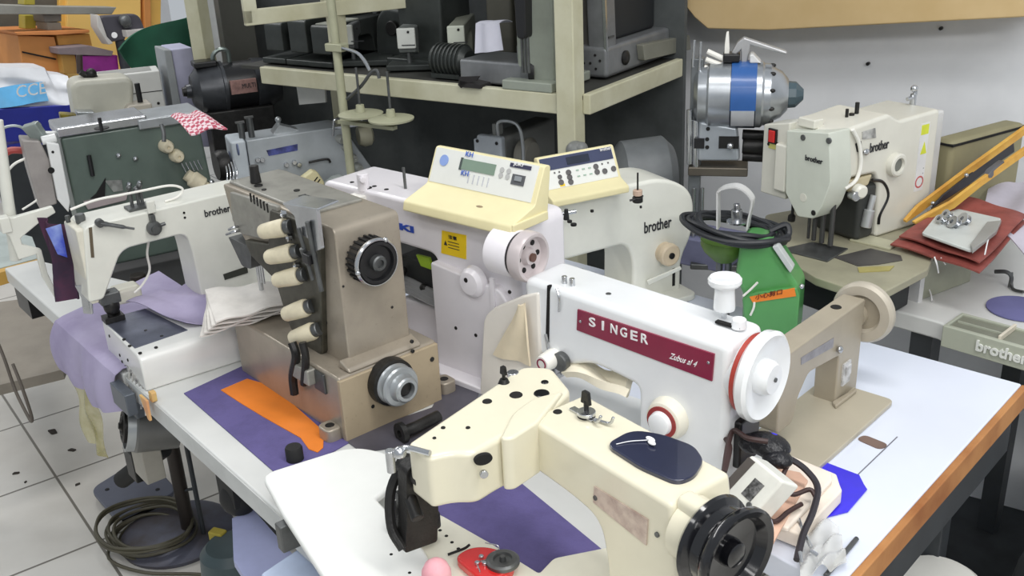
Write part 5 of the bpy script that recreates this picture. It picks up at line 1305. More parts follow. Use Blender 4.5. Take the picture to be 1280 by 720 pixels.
MB().box(x0, x1, -.0012, .0, z1-.022, z1-.003).done('yellow_band', mat('lime_yellow', (214, 222, 60), .5), lb)
MB().ext('y', [(x0+.004, z1-.06), (x0+.022, z1-.06), (x0+.013, z1-.036)], -.0012, 0).done('warning_triangle', mat('lime_yellow', (214, 222, 60), .5), lb)
for i in range(4): MB().box(x0+.02, x1-.004, -.0012, 0, z1-.09-.01*i, z1-.088-.01*i).done('printed_line', GREYP, lb)
MB().lathe(((x0+x1)/2, -.0004, z0+.018), (0, -1, 0), [(0, .009), (0, .012), (.0008, .012), (.0008, .009)], 24, closed=True).done('red_mark', mat('mark_red', (196, 96, 96), .5), lb)
# top posts
for (px, py), h, r in [((1070, 147), .030, .004), ((1058, 147), .022, .003), ((1064, 148), .012, .005)]:
    p = L_.at(px, py+3, y=.05); MB().cyl((p.x, .05, zt-.005), (p.x, .05, zt+h), r, n=12).done('thread_post', IRON, t)
p = L_.at(1141, 128, y=.06)
b = MB().cyl((p.x, .06, zt2-.004), (p.x, .06, zt2+.02), .006); b.ball((p.x, .06, zt2+.030), .007); b.tube([(p.x-.018, .06, zt2+.012), (p.x, .058, zt2+.016), (p.x+.004, .06, zt2+.034)], .004); b.done('thread_guide', STEEL, t)
p = L_.at(1030, 152, y=.07); MB().box(xh-.005, xh+.02, .05, .09, zt-.003, zt+.014).done('top_block', BW2, t, bevel=.003)
MB().tube([L_.at(px, py, y=-.006) for px, py in [(1066, 162), (1074, 180), (1076, 205), (1070, 225), (1056, 236)]], .0035).done('air_tube', PLW, t)
MB().ext('y', L_.Y(-.002, [(1070, 180), (1076, 176), (1078, 192), (1072, 190)]), -.003, .002).done('cable_slot', HOLE, t)
p = L_.at(1083, 190, y=-.004); MB().ball(p, .008, .004, .006).done('thread_nut', STEEL, t)
# scuffed patch
MB().ext('y', L_.Y(-.0012, [(1078, 165), (1094, 160), (1095, 172), (1078, 174)]), -.0018, .001).done('smudged_sticker', mat('smudge', (186, 186, 182), .5, var=.2, scale=60), t)
# tan underside of arm
MB().ext('y', [(xh+.03, zm-.002), (xk-.02, zm-.002), (xk-.03, zm-.022, .004), (xh+.05, zm-.026, .004)], .004, .11).done('arm_underside', mat('arm_tan', (206, 194, 160), .4), t, bevel=.004)
# mechanisms below
b = MB(); 
for px, py, qx, qy, r in [(1012, 272, 1012, 308, .003), (1019, 272, 1020, 300, .0045), (1030, 262, 1032, 305, .005), (1042, 255, 1042, 310, .005)]:
    a = L_.at(px, py, x=hx.x+.02); c = L_.at(qx, qy, x=hx.x+.02); c.z = max(c.z, .004); b.cyl(a, Vector((a.x, a.y, .008)), r, n=12)
b.done('needle_bar', mat('dull_dark_steel', (92, 92, 92), .45, .7), t)
MB().box(xk-.05, xk-.002, .004, .11, .002, zm-.02).done('column_shade_box', mat('column_shade', (70, 72, 70), .5, .4), t, bevel=.01)  # dark box put over the column front to paint its shade
b = MB().cyl(L_.at(1092, 244, y=-.002), L_.at(1082, 282, y=-.002), .006); b.cyl(L_.at(1087, 262, y=-.002), L_.at(1082, 284, y=-.002), .010); b.done('air_cylinder', mat('silver_white', (200, 202, 202), .3, .5), t)
MB().tube([L_.at(px, py, y=.0) for px, py in [(1090, 225), (1104, 228), (1110, 245), (1100, 268), (1098, 280)]], .003).done('cable', BLACK, t)
c = L_.at(1072, 238, y=-.01); b = MB().lathe(c, (-.3, -1, 0), [(0, 0), (0, .013), (.012, .013), (.016, .009), (.016, .0)], 20); b.done('tension_knob', BW2, t)
c = L_.at(1064, 243, y=-.006); MB().cyl(c, c+Vector((-.004, -.016, 0)), .009).done('tension_disc', STEEL, t)
p = L_.at(991, 266, x=hx.x+.02); MB().tube([L_.at(992, 242, x=hx.x+.02), L_.at(991, 262, x=hx.x+.02), L_.at(989, 276, x=hx.x+.02)], [.003, .003, .007]).done('toggle_lever', IRON, t)
# base plate
pl = L_.Z(0, [(946, 300), (958, 262), (1010, 248), (1127, 318), (1165, 332), (1093, 372), (1040, 358)])
pl = L_.Z(0, [(950, 304, .02), (957, 268, .01), (1060, 250), (1180, 285), (1160, 336, .004), (1094, 371, .006), (1020, 347)])
MB().ext('z', pl, -.016, .0).done('base_plate', mat('olive_bed', (170, 166, 142), .4, .1, var=.1, scale=6), t, bevel=.003)
wd = L_.Z(.0, [(1042, 322), (1088, 311), (1126, 320), (1128, 326), (1098, 331), (1072, 333)])
MB().ext('z', wd, -.002, .0012).done('dark_window', mat('dark_window', (76, 74, 72), .4, var=.15), t)
fw = L_.Z(.0, [(975, 313), (1015, 304), (1060, 312), (1034, 328)])
MB().ext('z', fw, -.001, .003).done('work_clamp', DSTEEL, t, bevel=.001)
ys_ = L_.Z(.0015, [(1072, 334), (1118, 332), (1112, 338), (1074, 340)])
MB().ext('z', ys_, .0, .0016).done('worn_patch', mat('mustard_patch', (168, 158, 96), .6), t)
MB().ext('z', L_.Z(.002, [(1062, 300), (1080, 293), (1124, 304), (1112, 312)]), .0, .004).done('feed_plate', mat('pale_olive', (192, 190, 162), .4), t, bevel=.001)
MB().ext('z', L_.Z(-.017, [(1005, 338), (1088, 366), (1140, 338), (1070, 312)]), -.085, -.016).done('gap_filler', mat('gap_black', (36, 40, 42), .5, .2), t, bevel=.004)  # black box added to fill the dark gap under the base plate
# support bracket under the base
q = W.at(1145, 378, z=T)
br = Fr(q.x, q.y, T, 75)
zz = br.at(1143, 324, y=0).z
MB().box(0, .012, -.004, .10, 0, zb-T-.016).done('support_leg', mat('bracket_white', (206, 206, 206), .4), None, F=Fr(q.x, q.y, T, 75))
bpy.data.objects['support_leg'].parent = t; bpy.data.objects['support_leg'].matrix_parent_inverse = L_.i
MB().box(.01, .16, .0, .10, -(zb-T), -.016).xf(Matrix.Translation((L_.i @ q).to_3d()*1.0*Vector((1, 1, 0)).length*0+Vector(((L_.i @ q).x, (L_.i @ q).y-.0, 0)))).done('oil_box', mat('bracket_olive', (158, 160, 142), .45), t, bevel=.003)
# ------------------------------------------------------------------ round-bodied cloth cutter
q = W.at(905, 300, z=T)
KC = Fr(-1.01, 1.69, T, 30)
c = KC.at(930, 118, y=0)
t = thing('cloth_cutting_machine', 'polished silver cloth cutting machine with a blue band round its motor', 'cutting machine', KC)
a = KC.at(868, 125, y=0); e = KC.at(1004, 122, y=0); up_ = KC.at(930, 80, y=0); dn = KC.at(935, 163, y=0)
r = (up_.z-dn.z)/2; 
c0 = Vector((a.x, 0, c.z)); Lx = e.x-a.x
print('KC', a, e, r, c, Lx)
d = (1, 0, 0)
PS = mat('polished_alu', (176, 180, 184), .28, .8, var=.04, scale=30)
MB().lathe(c0, d, [(.0, 0), (.0, r*.62), (Lx*.04, r*.86), (Lx*.12, r*.90), (Lx*.14, r*.98), (Lx*.34, r*.99), (Lx*.34, 0)], 40).done('gear_housing', PS, t)
MB().lathe(c0, d, [(Lx*.335, 0), (Lx*.335, r), (Lx*.57, r), (Lx*.57, 0)], 40).done('motor_band', mat('cutter_navy', (40, 48, 62), .35), t)
# blue upper sector and white plate over the band
def sector(x0, x1, a0, a1, ro, th, m_, nm):
    b = MB(); n = 10
    pts = [(math.cos(math.radians(a0+(a1-a0)*i/n))*ro, math.sin(math.radians(a0+(a1-a0)*i/n))*ro) for i in range(n+1)]
    pts += [(y*(ro-th)/ro, z*(ro-th)/ro) for y, z in pts[::-1]]
    b.ext('x', pts, c0.x+x0, c0.x+x1)
    return b.xf(Matrix.Translation((0, c0.y, c0.z))).done(nm, m_, t)
sector(Lx*.34, Lx*.57, 20, 196, r*1.02, .004, mat('cutter_blue', (44, 92, 158), .35, coat=.2), 'blue_band')
sector(Lx*.35, Lx*.56, 196, 232, r*1.03, .004, mat('cutter_plate', (206, 208, 212), .3, .3), 'name_plate')
MB().lathe(c0, d, [(Lx*.565, 0), (Lx*.565, r*.98), (Lx*.62, r*.98), (Lx*.64, r*.92), (Lx*.70, r*.90), (Lx*.74, r*.78), (Lx*.80, r*.68), (Lx*.86, r*.46), (Lx*.86, 0)], 40).done('fan_cover', PS, t)
MB().lathe(c0, d, [(Lx*.855, 0), (Lx*.855, r*.40), (Lx*.93, r*.38), (Lx*1.0, r*.16), (Lx*1.0, 0)], 10).done('end_knob', mat('knob_teal', (70, 88, 96), .4), t, ang=20)
for k in range(10):
    an = 2*math.pi*k/10+.3
    p = c0+Vector((Lx*.71, math.cos(an)*r*.86, math.sin(an)*r*.86)); MB().ball(p, .006, .004, .004).done('vent_screw', IRON, t)
# lower gear body
lw = KC.Y(-.02, [(874, 150), (922, 158), (925, 200), (872, 200)])
MB().ext('y', [(lw[0][0], lw[0][1]), (lw[1][0], lw[1][1]), (lw[2][0], lw[2][1]), (lw[3][0], lw[3][1])], -.03, .03).done('lower_housing', mat('cutter_light', (176, 182, 188), .3, .5), t, bevel=.006)
for px, py in [(885, 161), (884, 174), (884, 184)]:
    p = KC.at(px, py, y=-.03); MB().cyl(p+Vector((0, .001, 0)), p-Vector((0, .0015, 0)), .004, n=10).done('screw', HOLE, t)
p = KC.at(913, 178, y=-.03); MB().box(p.x-.022, p.x+.016, -.032, -.029, p.z-.012, p.z+.012).done('window', HOLE, t); MB().ball((p.x, -.034, p.z-.006), .007).done('knob', STEEL, t)
p = KC.at(874, 179, y=-.031); MB().box(p.x-.01, p.x+.01, -.034, -.03, p.z-.01, p.z+.01).done('latch', BLACK, t)
b = MB(); lo = KC.Y(-.01, [(926, 164), (958, 166), (958, 176), (926, 178)])
for z_ in (168, 182, 195): 
    p = KC.at(928, z_, y=0); b.cyl((p.x, 0, p.z), (p.x+.10, 0, p.z-.004), .016 if z_ == 182 else .010)
b.done('rear_mechanism', IRON, t)
# vertical rods / knife guides on the left
rods = [(862, 137, 862, 205, .006, STEEL), (870, 150, 870, 215, .007, STEEL), (868, 50, 866, 84, .0025, STEEL), (876, 52, 874, 95, .0025, STEEL)]
for x0, y0, x1, y1, rr, mm in rods: MB().cyl(KC.at(x0, y0, y=-.02), KC.at(x1, y1, y=-.02), rr, n=12).done('guide_rod', mm, t)
p0 = KC.at(858, 70, y=0); p1 = KC.at(866, 330, y=0)
MB().box(KC.at(864, 80, y=0).x, KC.at(880, 80, y=0).x, -.012, .02, .01, KC.at(868, 72, y=0).z).done('knife_column', mat('column_grey', (120, 124, 126), .4, .5), t, bevel=.003)
for x0, x1 in [(868, 872), (878, 881)]:
    MB().cyl(KC.at(x0, 235, y=-.02), KC.at(x0-2, 318, y=-.02), .004, n=10).done('guide_rod', STEEL, t)
pb = KC.at(880, 208, y=-.0); MB().box(pb.x-.03, KC.at(935, 208, y=0).x, -.03, .03, pb.z-.012, pb.z+.006).done('platform', mat('brownish_steel', (104, 98, 88), .45, .6), t, bevel=.003)
MB().box(pb.x-.02, pb.x+.08, -.05, .06, 0, .012).done('foot_plate', DSTEEL, t, bevel=.003)
# fins, handle and levers on top
for y0, y1, l in [(64, 74, 22), (74, 84, 24), (84, 92, 18)]:
    MB().cyl(KC.at(884+((y0-64)//10)*-2, y0, y=-.01), KC.at(884+l, y1+0, y=-.01), .005, n=10).done('cooling_fin', PLW, t)
MB().ext('y', KC.Y(0, [(905, 78), (906, 55, .002), (908, 40, .004), (911, 39, .004), (912, 60), (911, 78)]), -.006, .006).done('lever', PLW, t, bevel=.002)
MB().box(KC.at(904, 70, y=0).x, KC.at(925, 70, y=0).x, -.02, .02, KC.at(904, 76, y=0).z, KC.at(904, 66, y=0).z).done('switch_block', BLACK, t, bevel=.003)
hd_ = KC.Y(0, [(914, 66), (922, 52), (930, 46), (984, 64), (983, 68), (938, 56), (934, 78), (926, 78), (926, 62), (920, 68)])
MB().ext('y', hd_, -.008, .010).done('carrying_handle', mat('handle_silver', (186, 186, 186), .35, .5), t, bevel=.003)
MB().ext('y', KC.Y(0, [(937, 66), (942, 66), (952, 77), (937, 77)]), -.02, .02).done('handle_foot', mat('foot_white', (220, 220, 218), .4), t, bevel=.003)
# ------------------------------------------------------------------ green cutter on the table
q = W.at(960, 420, z=T)
GM = Fr(q.x, q.y, T, 20)
GN = mat('bright_green_enamel', (84, 152, 84), .35, var=.05, scale=8, coat=.3)
t = thing('cutting_machine', 'bright green machine body with an orange warning strip and grey handle edge', 'cutting machine', GM)
g = GM.Y(0, [(925, 300), (962, 300, .01), (968, 312), (1000, 362, .01), (998, 420), (930, 420), (928, 370), (918, 345)])
print('GM', g)
ZB = max(g[4][1], 0)
pr_ = [(p[0], max(p[1], 0)) + tuple(p[2:]) for p in g]
pr_[4] = (pr_[3][0], 0); pr_[5] = (pr_[6][0], 0)
MB().ext('y', pr_, 0, .075).done('body', GN, t, bevel=.010, seg=4)
sp_ = GM.Y(-.004, [(928, 372), (943, 364), (996, 358), (1000, 368), (996, 420), (932, 420)])
s2 = [(p[0], max(p[1], 0.002)) for p in sp_]
MB().ext('y', s2, -.010, .002).done('front_step', GN, t, bevel=.004)
ol = GM.Y(-.0105, [(937, 371), (993, 360), (995, 370), (941, 378)])
o_ = MB().ext('y', ol, -.0115, -.009).done('warning_strip', ORNG, t)
a = GM.at(944, 375, y=-.0118); b_ = GM.at(980, 367, y=-.0118)
lettering('小心剪口', o_, mat('dark_red_print', (110, 40, 20), .5), (a.x, -.0118, a.z-.0), (1, 0, (b_.z-a.z)/(b_.x-a.x)), UZ, b_.x-a.x, .010, off=.01)
he = GM.Y(-.006, [(965, 308, .003), (972, 306, .003), (992, 335), (988, 341), (984, 336)])
MB().ext('y', he, -.008, .012).done('handle_edge', mat('light_grey_edge', (196, 200, 198), .4), t, bevel=.003)
MB().tube([GM.at(px, py, y=-.014) for px, py in [(929, 370), (938, 362), (947, 353)]], .002).done('wire_guide', PLW, t)
MB().tube([GM.at(px, py, y=-.014) for px, py in [(938, 394), (942, 385), (943, 378)]], .002).done('wire_guide', PLW, t)
MB().ball(GM.at(1002, 358, y=-.004), .0045).done('screw', STEEL, t)
# its yellow green disc, post and cable
gd = GM.at(906, 300, y=.06)
MB().lathe((gd.x, .06, gd.z-.02), (0, 0, 1), [(-.02, 0), (-.018, .018), (.0, .036), (.012, .042), (.022, .042), (.024, .0)], 36).done('motor_pot', mat('olive_green', (84, 118, 40), .45, var=.1), t)
for dx in (-.008, .008): MB().cyl((gd.x+dx, .06, 0), (gd.x+dx, .06, gd.z-.03), .006, n=12).done('post', mat('post_grey', (110, 112, 116), .4, .6), t)
c = GM.at(918, 262, y=.06)
ring = [GM.at(px, py, y=.055) for px, py in [(897, 285), (897, 238), (905, 233), (920, 231), (932, 236), (941, 246), (942, 254), (938, 272), (936, 285)]]
ring2 = crom(ring[1:], 4)
b = MB(); P_ = [ring[0]]+ring2; n_ = len(P_)
for i in range(n_-1):
    a, e = P_[i], P_[i+1]
    b.quad([a+Vector((0, -.012, 0)), e+Vector((0, -.012, 0)), e+Vector((0, .012, 0)), a+Vector((0, .012, 0))], .003)
b.done('guard_hoop', mat('hoop_white', (206, 206, 204), .35), t)
b = MB(); b.cyl(GM.at(921, 275, y=.055), GM.at(921, 262, y=.055), .010); b.cyl(GM.at(921, 262, y=.055), GM.at(921, 255, y=.055), .006); b.lathe(GM.at(921, 278, y=.05), (0, 0, 1), [(0, 0), (0, .018), (.003, .018), (.005, 0)], 20); b.done('spindle', STEEL, t)
b = MB()
cc = GM.at(918, 285, y=.04)
for k in range(7):
    rr = .040+.0035*k; h = .004*math.sin(k*2.1)
    b.tube([cc+Vector((rr*1.5*math.cos(a_*math.pi/6), rr*1.0*math.sin(a_*math.pi/6), h+.004*math.sin(a_*1.3+k)-.01*math.cos(a_*math.pi/6))) for a_ in range(12)], .0048, n=8, closed=True)
b.tube([cc+Vector((.06, 0, 0)), cc+Vector((.085, .01, .01)), cc+Vector((.09, .0, -.006)), cc+Vector((.07, -.03, -.01))], .006)
b.done('power_cable', mat('cable_black', (34, 36, 40), .45), None, F=GM, label='coiled black power cable lying over the green machine', cat='cable')
pw = GM.at(975, 275, y=.05)
# ------------------------------------------------------------------ white socket box, foam, blue sheet, wires at the lower right
gb = [W.at(px, py, z=T+.0015) for px, py in [(985, 560), (1050, 585), (1074, 594), (1080, 606), (1084, 612), (1060, 640), (1020, 650), (960, 620), (975, 580)]]
MB().quad([p+Vector((0, 0, .0006)) for p in gb], .001, (0, 0, 1)).done('blue_sheet', mat('ultramarine_film', (58, 46, 224), .35, coat=.2), None, label='bright ultramarine blue sheet under the white foam tray', cat='sheet')
fz = .024
g0 = [W.at(px, py, z=T+fz) for px, py in [(985, 567), (1046, 592), (1050, 605), (1053, 612), (1000, 668), (930, 640), (950, 590)]]
FM_ = mat('foam_cream', (240, 228, 214), .7, var=.03)
b = MB(); b.quad([p for p in g0], fz-.003, (0, 0, 1)); 
g1 = [W.at(px, py, z=T+fz+.008) for px, py in [(992, 572), (1040, 590), (1040, 600), (985, 660), (930, 640), (955, 590)]]
b.quad(g1, .008, (0, 0, 1))
b.done('foam_tray', FM_, None, bevel=.003, label='cream foam packing tray on the blue sheet', cat='tray')
q = W.at(930, 604, z=.86)
SB = Fr(q.x-.01, q.y+.01, T+.034, -38)
t = thing('socket_box', 'small white plastic box with a dark socket and a grey stripe, by the black pulley', 'box', SB)
f = [SB.at(px, py, y=-.0) for px, py in [(936, 573), (979, 600), (940, 652), (902, 620)]]
print('SB', f)
# box face tilted: oriented quad extruded
cen = W.at(940, 610, z=.835)
fc = [W.at(px, py, z=z_) for px, py, z_ in [(938, 568, .862), (979, 601, .862), (936, 650, .81), (897, 612, .81)]]
n_ = (fc[1]-fc[0]).cross(fc[3]-fc[0]).normalized()
if n_.dot(CPOS-fc[0]) < 0: n_ = -n_
loc = [SB.i @ p for p in fc]; nl = SB.i.to_3x3() @ n_
bx = MB().quad(loc, .030, nl).done('case', mat('box_white', (232, 232, 224), .4), t, bevel=.004)
def bq(u0, v0, u1, v1, o):
    f_ = lambda u, v: loc[0]*(1-u)*(1-v)+loc[1]*u*(1-v)+loc[2]*u*v+loc[3]*(1-u)*v+nl*o
    return [f_(u0, v0), f_(u1, v0), f_(u1, v1), f_(u0, v1)]
MB().quad(bq(.48, .30, .76, .72, .001), .0015, nl).done('socket', mat('socket_dark', (60, 60, 60), .4, .3, var=.3, scale=120, rgb2=(150, 150, 150)), t)
MB().quad(bq(.02, .06, .22, .96, .001), .0015, nl).done('stripe', mat('stripe_brown', (86, 80, 76), .5), t)
p = (loc[0]*.12+loc[1]*.1+loc[2]*.7+loc[3]*.08)+nl*.0005
MB().cyl(p, p+nl*.002, .004, n=14).done('screw', DSTEEL, t)
# wires
def wire(nm, pts, r, m_, lab, F=W):
    P_ = [W.at(px, py, z=z_) for px, py, z_ in pts]
    return MB().tube(P_, r, n=8).done(nm, m_, None, label=lab, cat='wire')
BRW = mat('brown_wire', (62, 42, 40), .5)
wire('wire', [(905, 545, .84), (912, 560, .84), (905, 590, .83), (915, 540, .85), (935, 548, .86), (960, 552, .86)], .0035, BRW, 'dark brown wire tangle under the white handwheel')
wire('wire', [(962, 565, .84), (990, 575, .83), (1010, 590, .82), (1022, 610, .81), (1016, 640, .80), (1004, 668, .79), (996, 700, .78)], .0042, mat('dark_wire', (44, 40, 46), .45), 'thick dark wire curving down over the foam tray')
wire('wire', [(985, 580, .83), (978, 600, .82), (990, 618, .81), (1012, 612, .81), (1020, 622, .805)], .003, BRW, 'thin brown wire looping over the cream foam tray')
wire('wire', [(950, 640, .80), (968, 652, .80), (985, 640, .80), (1002, 630, .80)], .003, BRW, 'thin brown wire beside the socket box')
b = MB(); p = W.at(960, 556, z=.842)
b.ball(p, .030, .022, .014); b.ball(p+Vector((.02, -.012, -.006)), .020, .016, .011); b.ball(p+Vector((-.02, -.004, -.004)), .018, .016, .012)
b.done('black_bag', mat('black_poly', (20, 20, 26), .3, var=.2, bump=.8, scale=30), None, label='crumpled black plastic bundle below the white handwheel', cat='bundle')
p = W.at(966, 545, z=.852); MB().ball(p, .008, .006, .003).done('blue_spot', mat('spot_blue', (50, 40, 230), .3), None, label='small blue spot on the crumpled black bundle', cat='tape')  # small flat blue spot sitting on the bundle
# peach paper under wires
gp_ = [W.at(px, py, z=T+.036) for px, py in [(950, 580), (1000, 590), (1010, 600), (960, 690), (940, 700), (935, 660)]]
MB().quad(gp_, .004, (0, 0, 1)).done('paper_scrap', mat('peach_paper', (226, 184, 160), .7, var=.06), None, bevel=.001, label='peach coloured paper on the foam tray under the wires', cat='paper')
# clear bag
b = MB(); p = W.at(1020, 678, z=T+.012)
def bag(u, v):
    a, b2, c2, d2 = [W.at(px, py, z=T+.008) for px, py in [(1000, 650), (1048, 660), (1060, 705), (1000, 730)]]
    q_ = (a*(1-u)+b2*u)*(1-v)+(d2*(1-u)+c2*u)*v
    return q_+Vector((0, 0, .012*abs(math.sin(u*7+v*5))*math.sin(math.pi*min(1, u*1.0))+.004*math.sin(v*17+u*9)))
MB().sheet(bag, 26, 26, .0006).done('plastic_bag', mat('clear_film', (226, 226, 222), .12, var=0, alpha=.45), None, label='crumpled clear plastic bag on the white table by the foam tray', cat='bag')
b = MB()
for px, py, ex, ey in [(998, 648, 1003, 664), (1006, 668, 1014, 684), (1012, 688, 1022, 694), (1000, 690, 1002, 704)]: b.cyl(W.at(px, py, z=T+.026), W.at(ex, ey, z=T+.022), .0025, n=8)
b.done('needle', STEEL, None, label='loose bright steel needles in the clear plastic bag', cat='needle', kind='stuff')
# beige fabric scraps by the white machine
def scrap(nm, quad4, z_, lab, m_=None, amp=.006):
    A, B, C2, D = [W.at(px, py, z=z_) for px, py in quad4]
    def f(u, v):
        p = (A*(1-u)+B*u)*(1-v)+(D*(1-u)+C2*u)*v
        return p+Vector((0, 0, amp*math.sin(u*5+v*3)+amp*.6*math.sin(v*8)))
    return MB().sheet(f, 16, 12, .012).done('fabric_scrap', m_ or mat('beige_fabric', (236, 228, 206), .8, var=.05), None, label=lab, cat='fabric')
scrap('x', [(708, 472), (722, 448), (792, 482), (782, 500)], .85, 'folded beige fabric under the arm of the white machine with maroon plate')

# standing white board and beige cloth left of the zigzag machine
bp = S.Y(-.004, [(598, 478), (604, 396, .02), (618, 384, .01), (652, 370, .01), (672, 366), (676, 470)])
z0_ = .0
pb_ = [(bp[0][0], z0_), bp[1], bp[2], bp[3], bp[4], (bp[5][0], z0_)]
MB().ext('y', pb_, -.004, .008).done('white_board', mat('board_cream', (234, 228, 218), .45, var=.02), None, F=S, bevel=.004, label='cream white board standing upright at the left end of the zigzag machine', cat='board')
def clothf(u, v):
    A, B, C2, D = [S.at(px, py, y=-.010) for px, py in [(650, 382), (657, 378), (668, 455), (620, 442)]]
    p = (A*(1-u)+B*u)*(1-v)+(D*(1-u)+C2*u)*v
    return p+Vector((0, .003*math.sin(u*8+v*3)-.004, 0))
MB().sheet(clothf, 14, 16, .003).done('fabric_scrap', mat('tan_fabric', (224, 210, 182), .85, var=.06), None, F=S, label='tan fabric hanging at the left end of the white zigzag machine', cat='fabric')
# dark grey sheet laid on the table beside the champagne machine
g = [W.at(px, py, z=T+.001) for px, py in [(428, 548), (452, 566), (520, 556), (596, 512), (600, 474), (566, 462), (540, 510)]]
MB().quad([p+Vector((0, 0, .0012)) for p in g], .0012, (0, 0, 1)).done('dark_sheet', mat('dark_lilac_sheet', (92, 90, 100), .45, .2, var=.12, scale=10), None, label='dark grey sheet on the table between champagne and cream machines', cat='mat')
b = MB(); P_ = [W.at(px, py, z=T+.014) for px, py in [(505, 540), (520, 534), (536, 526), (548, 520)]]
b.tube(P_, .009, n=12); b.lathe(P_[0], (P_[0]-P_[1]), [(0, .006), (0, .016), (.008, .016), (.008, .006)], 24, closed=True)
b.done('crank_handle', IRON, None, label='black crank handle with ring lying on the dark grey sheet', cat='handle')
# ------------------------------------------------------------------ the room
def floor_cover():
    M = bpy.data.materials.new('floor_tiles'); M.use_nodes = True; nt = M.node_tree; N_ = nt.nodes; L_ = nt.links; b = N_['Principled BSDF']
    tc = N_.new('ShaderNodeTexCoord'); mp = N_.new('ShaderNodeMapping'); L_.new(tc.outputs['Object'], mp.inputs['Vector'])
    br = N_.new('ShaderNodeTexBrick'); br.offset = 0; br.squash = 1
    br.inputs['Scale'].default_value = 1; br.inputs['Brick Width'].default_value = .392; br.inputs['Row Height'].default_value = .392
    br.inputs['Mortar Size'].default_value = .0042; br.inputs['Mortar Smooth'].default_value = .3; br.inputs['Bias'].default_value = 0
    L_.new(mp.outputs['Vector'], br.inputs['Vector'])
    no = N_.new('ShaderNodeTexNoise'); no.inputs['Scale'].default_value = 3; no.inputs['Detail'].default_value = 6; L_.new(tc.outputs['Object'], no.inputs['Vector'])
    rp = N_.new('ShaderNodeValToRGB'); rp.color_ramp.elements[0].position = .3; rp.color_ramp.elements[1].position = .65
    rp.color_ramp.elements[0].color = (*[lin(v) for v in (196, 192, 184)], 1); rp.color_ramp.elements[1].color = (*[lin(v) for v in (224, 221, 214)], 1)
    L_.new(no.outputs['Fac'], rp.inputs['Fac']); L_.new(rp.outputs['Color'], br.inputs['Color1']); L_.new(rp.outputs['Color'], br.inputs['Color2'])
    br.inputs['Mortar'].default_value = (*[lin(v) for v in (120, 116, 108)], 1)
    L_.new(br.outputs['Color'], b.inputs['Base Color']); b.inputs['Roughness'].default_value = .28
    bp = N_.new('ShaderNodeBump'); bp.inputs['Strength'].default_value = .4; bp.inputs['Distance'].default_value = .002; bp.invert = True
    L_.new(br.outputs['Fac'], bp.inputs['Height']); L_.new(bp.outputs['Normal'], b.inputs['Normal'])
    return M
q = W.at(70, 596, z=0)
FL = Fr(q.x, q.y, 0, -9.6)
MB().box(-5.88, 6.3, -3.92, 4.7, -.1, 0).done('floor', floor_cover(), None, F=FL, kind='structure')
WALL = mat('white_wall', (226, 228, 231), .7, var=.03, scale=2.5, rgb2=(204, 206, 210))
WB = Fr(*RK.w((0, .66, 0)), 8.6)
MB().box(-1.40, 3.0, 0, .1, 0, 3.0).done('wall_back', WALL, None, F=WB, kind='structure')
WL = Fr(-5.3, 0, 0, 8.6)
MB().box(-.1, 0, -2.0, 3.2, 0, 3.0).done('wall_left', WALL, None, F=WL, kind='structure')
MB().box(-3.6, -1.45, 2.2, 2.3, 0, 3.0).done('wall_rear', WALL, None, F=WB, kind='structure')
MB().box(-1.45, -1.35, .1, 2.3, 0, 3.0).done('wall_side', WALL, None, F=WB, kind='structure')
for px, py, l in [(1086, 79, .02), (1177, 35, .008)]:
    p = WB.at(px, py, y=0); b = MB().cyl(p, p+Vector((0, -.012, 0)), .004, n=8); b.done('wall_nail', IRON, None, F=WB, label='small dark nail in the white wall '+('above the large white machine' if l > .01 else 'just under the beige box edge'), cat='nail')
# beige cardboard box on the wall
cb = [WB.at(px, py, y=-.14) for px, py in [(826, -30), (868, 22), (884, 36), (960, 38), (1290, 21), (1300, -60)]]
MB().ext('y', [(p.x, p.z) for p in cb], -.14, -.0).done('cardboard_box', mat('cardboard', (206, 180, 134), .7, var=.06, scale=3, rgb2=(190, 162, 112)), None, F=WB, bevel=.004, label='long beige cardboard box against the back wall at the top right', cat='box')
# khaki padded case
q = W.at(1183, 172, z=1.0)
KH = Fr(q.x, q.y, 0, 75)
t = thing('padded_case', 'khaki padded case with a dark seam, behind the wooden tongs at the right', 'case', KH)
KM = mat('khaki_vinyl', (148, 142, 110), .6, var=.06, scale=6)
MB().box(-.02, .22, -.03, .02, .765, 1.0).done('body', KM, t, bevel=.012)
MB().box(-.022, .22, -.032, .0, .990, .994).done('seam', HOLE, t)
KH2 = Fr(*W.at(1225, 345, z=.80), 75)
# lilac sheet under the tongs
A, B, C2, D = [W.at(px, py, z=z_) for px, py, z_ in [(1236, 236, .875), (1290, 222, .875), (1292, 326, .865), (1226, 272, .872)]]
MB().sheet(lambda u, v: (A*(1-u)+B*u)*(1-v)+(D*(1-u)+C2*u)*v+Vector((0, 0, .006*math.sin(u*6+v*5))), 14, 14, .002).done('plastic_sheet', mat('lilac_film', (196, 190, 202), .4, var=.06), None, label='pale lilac plastic sheet to the right of the red leather', cat='sheet')
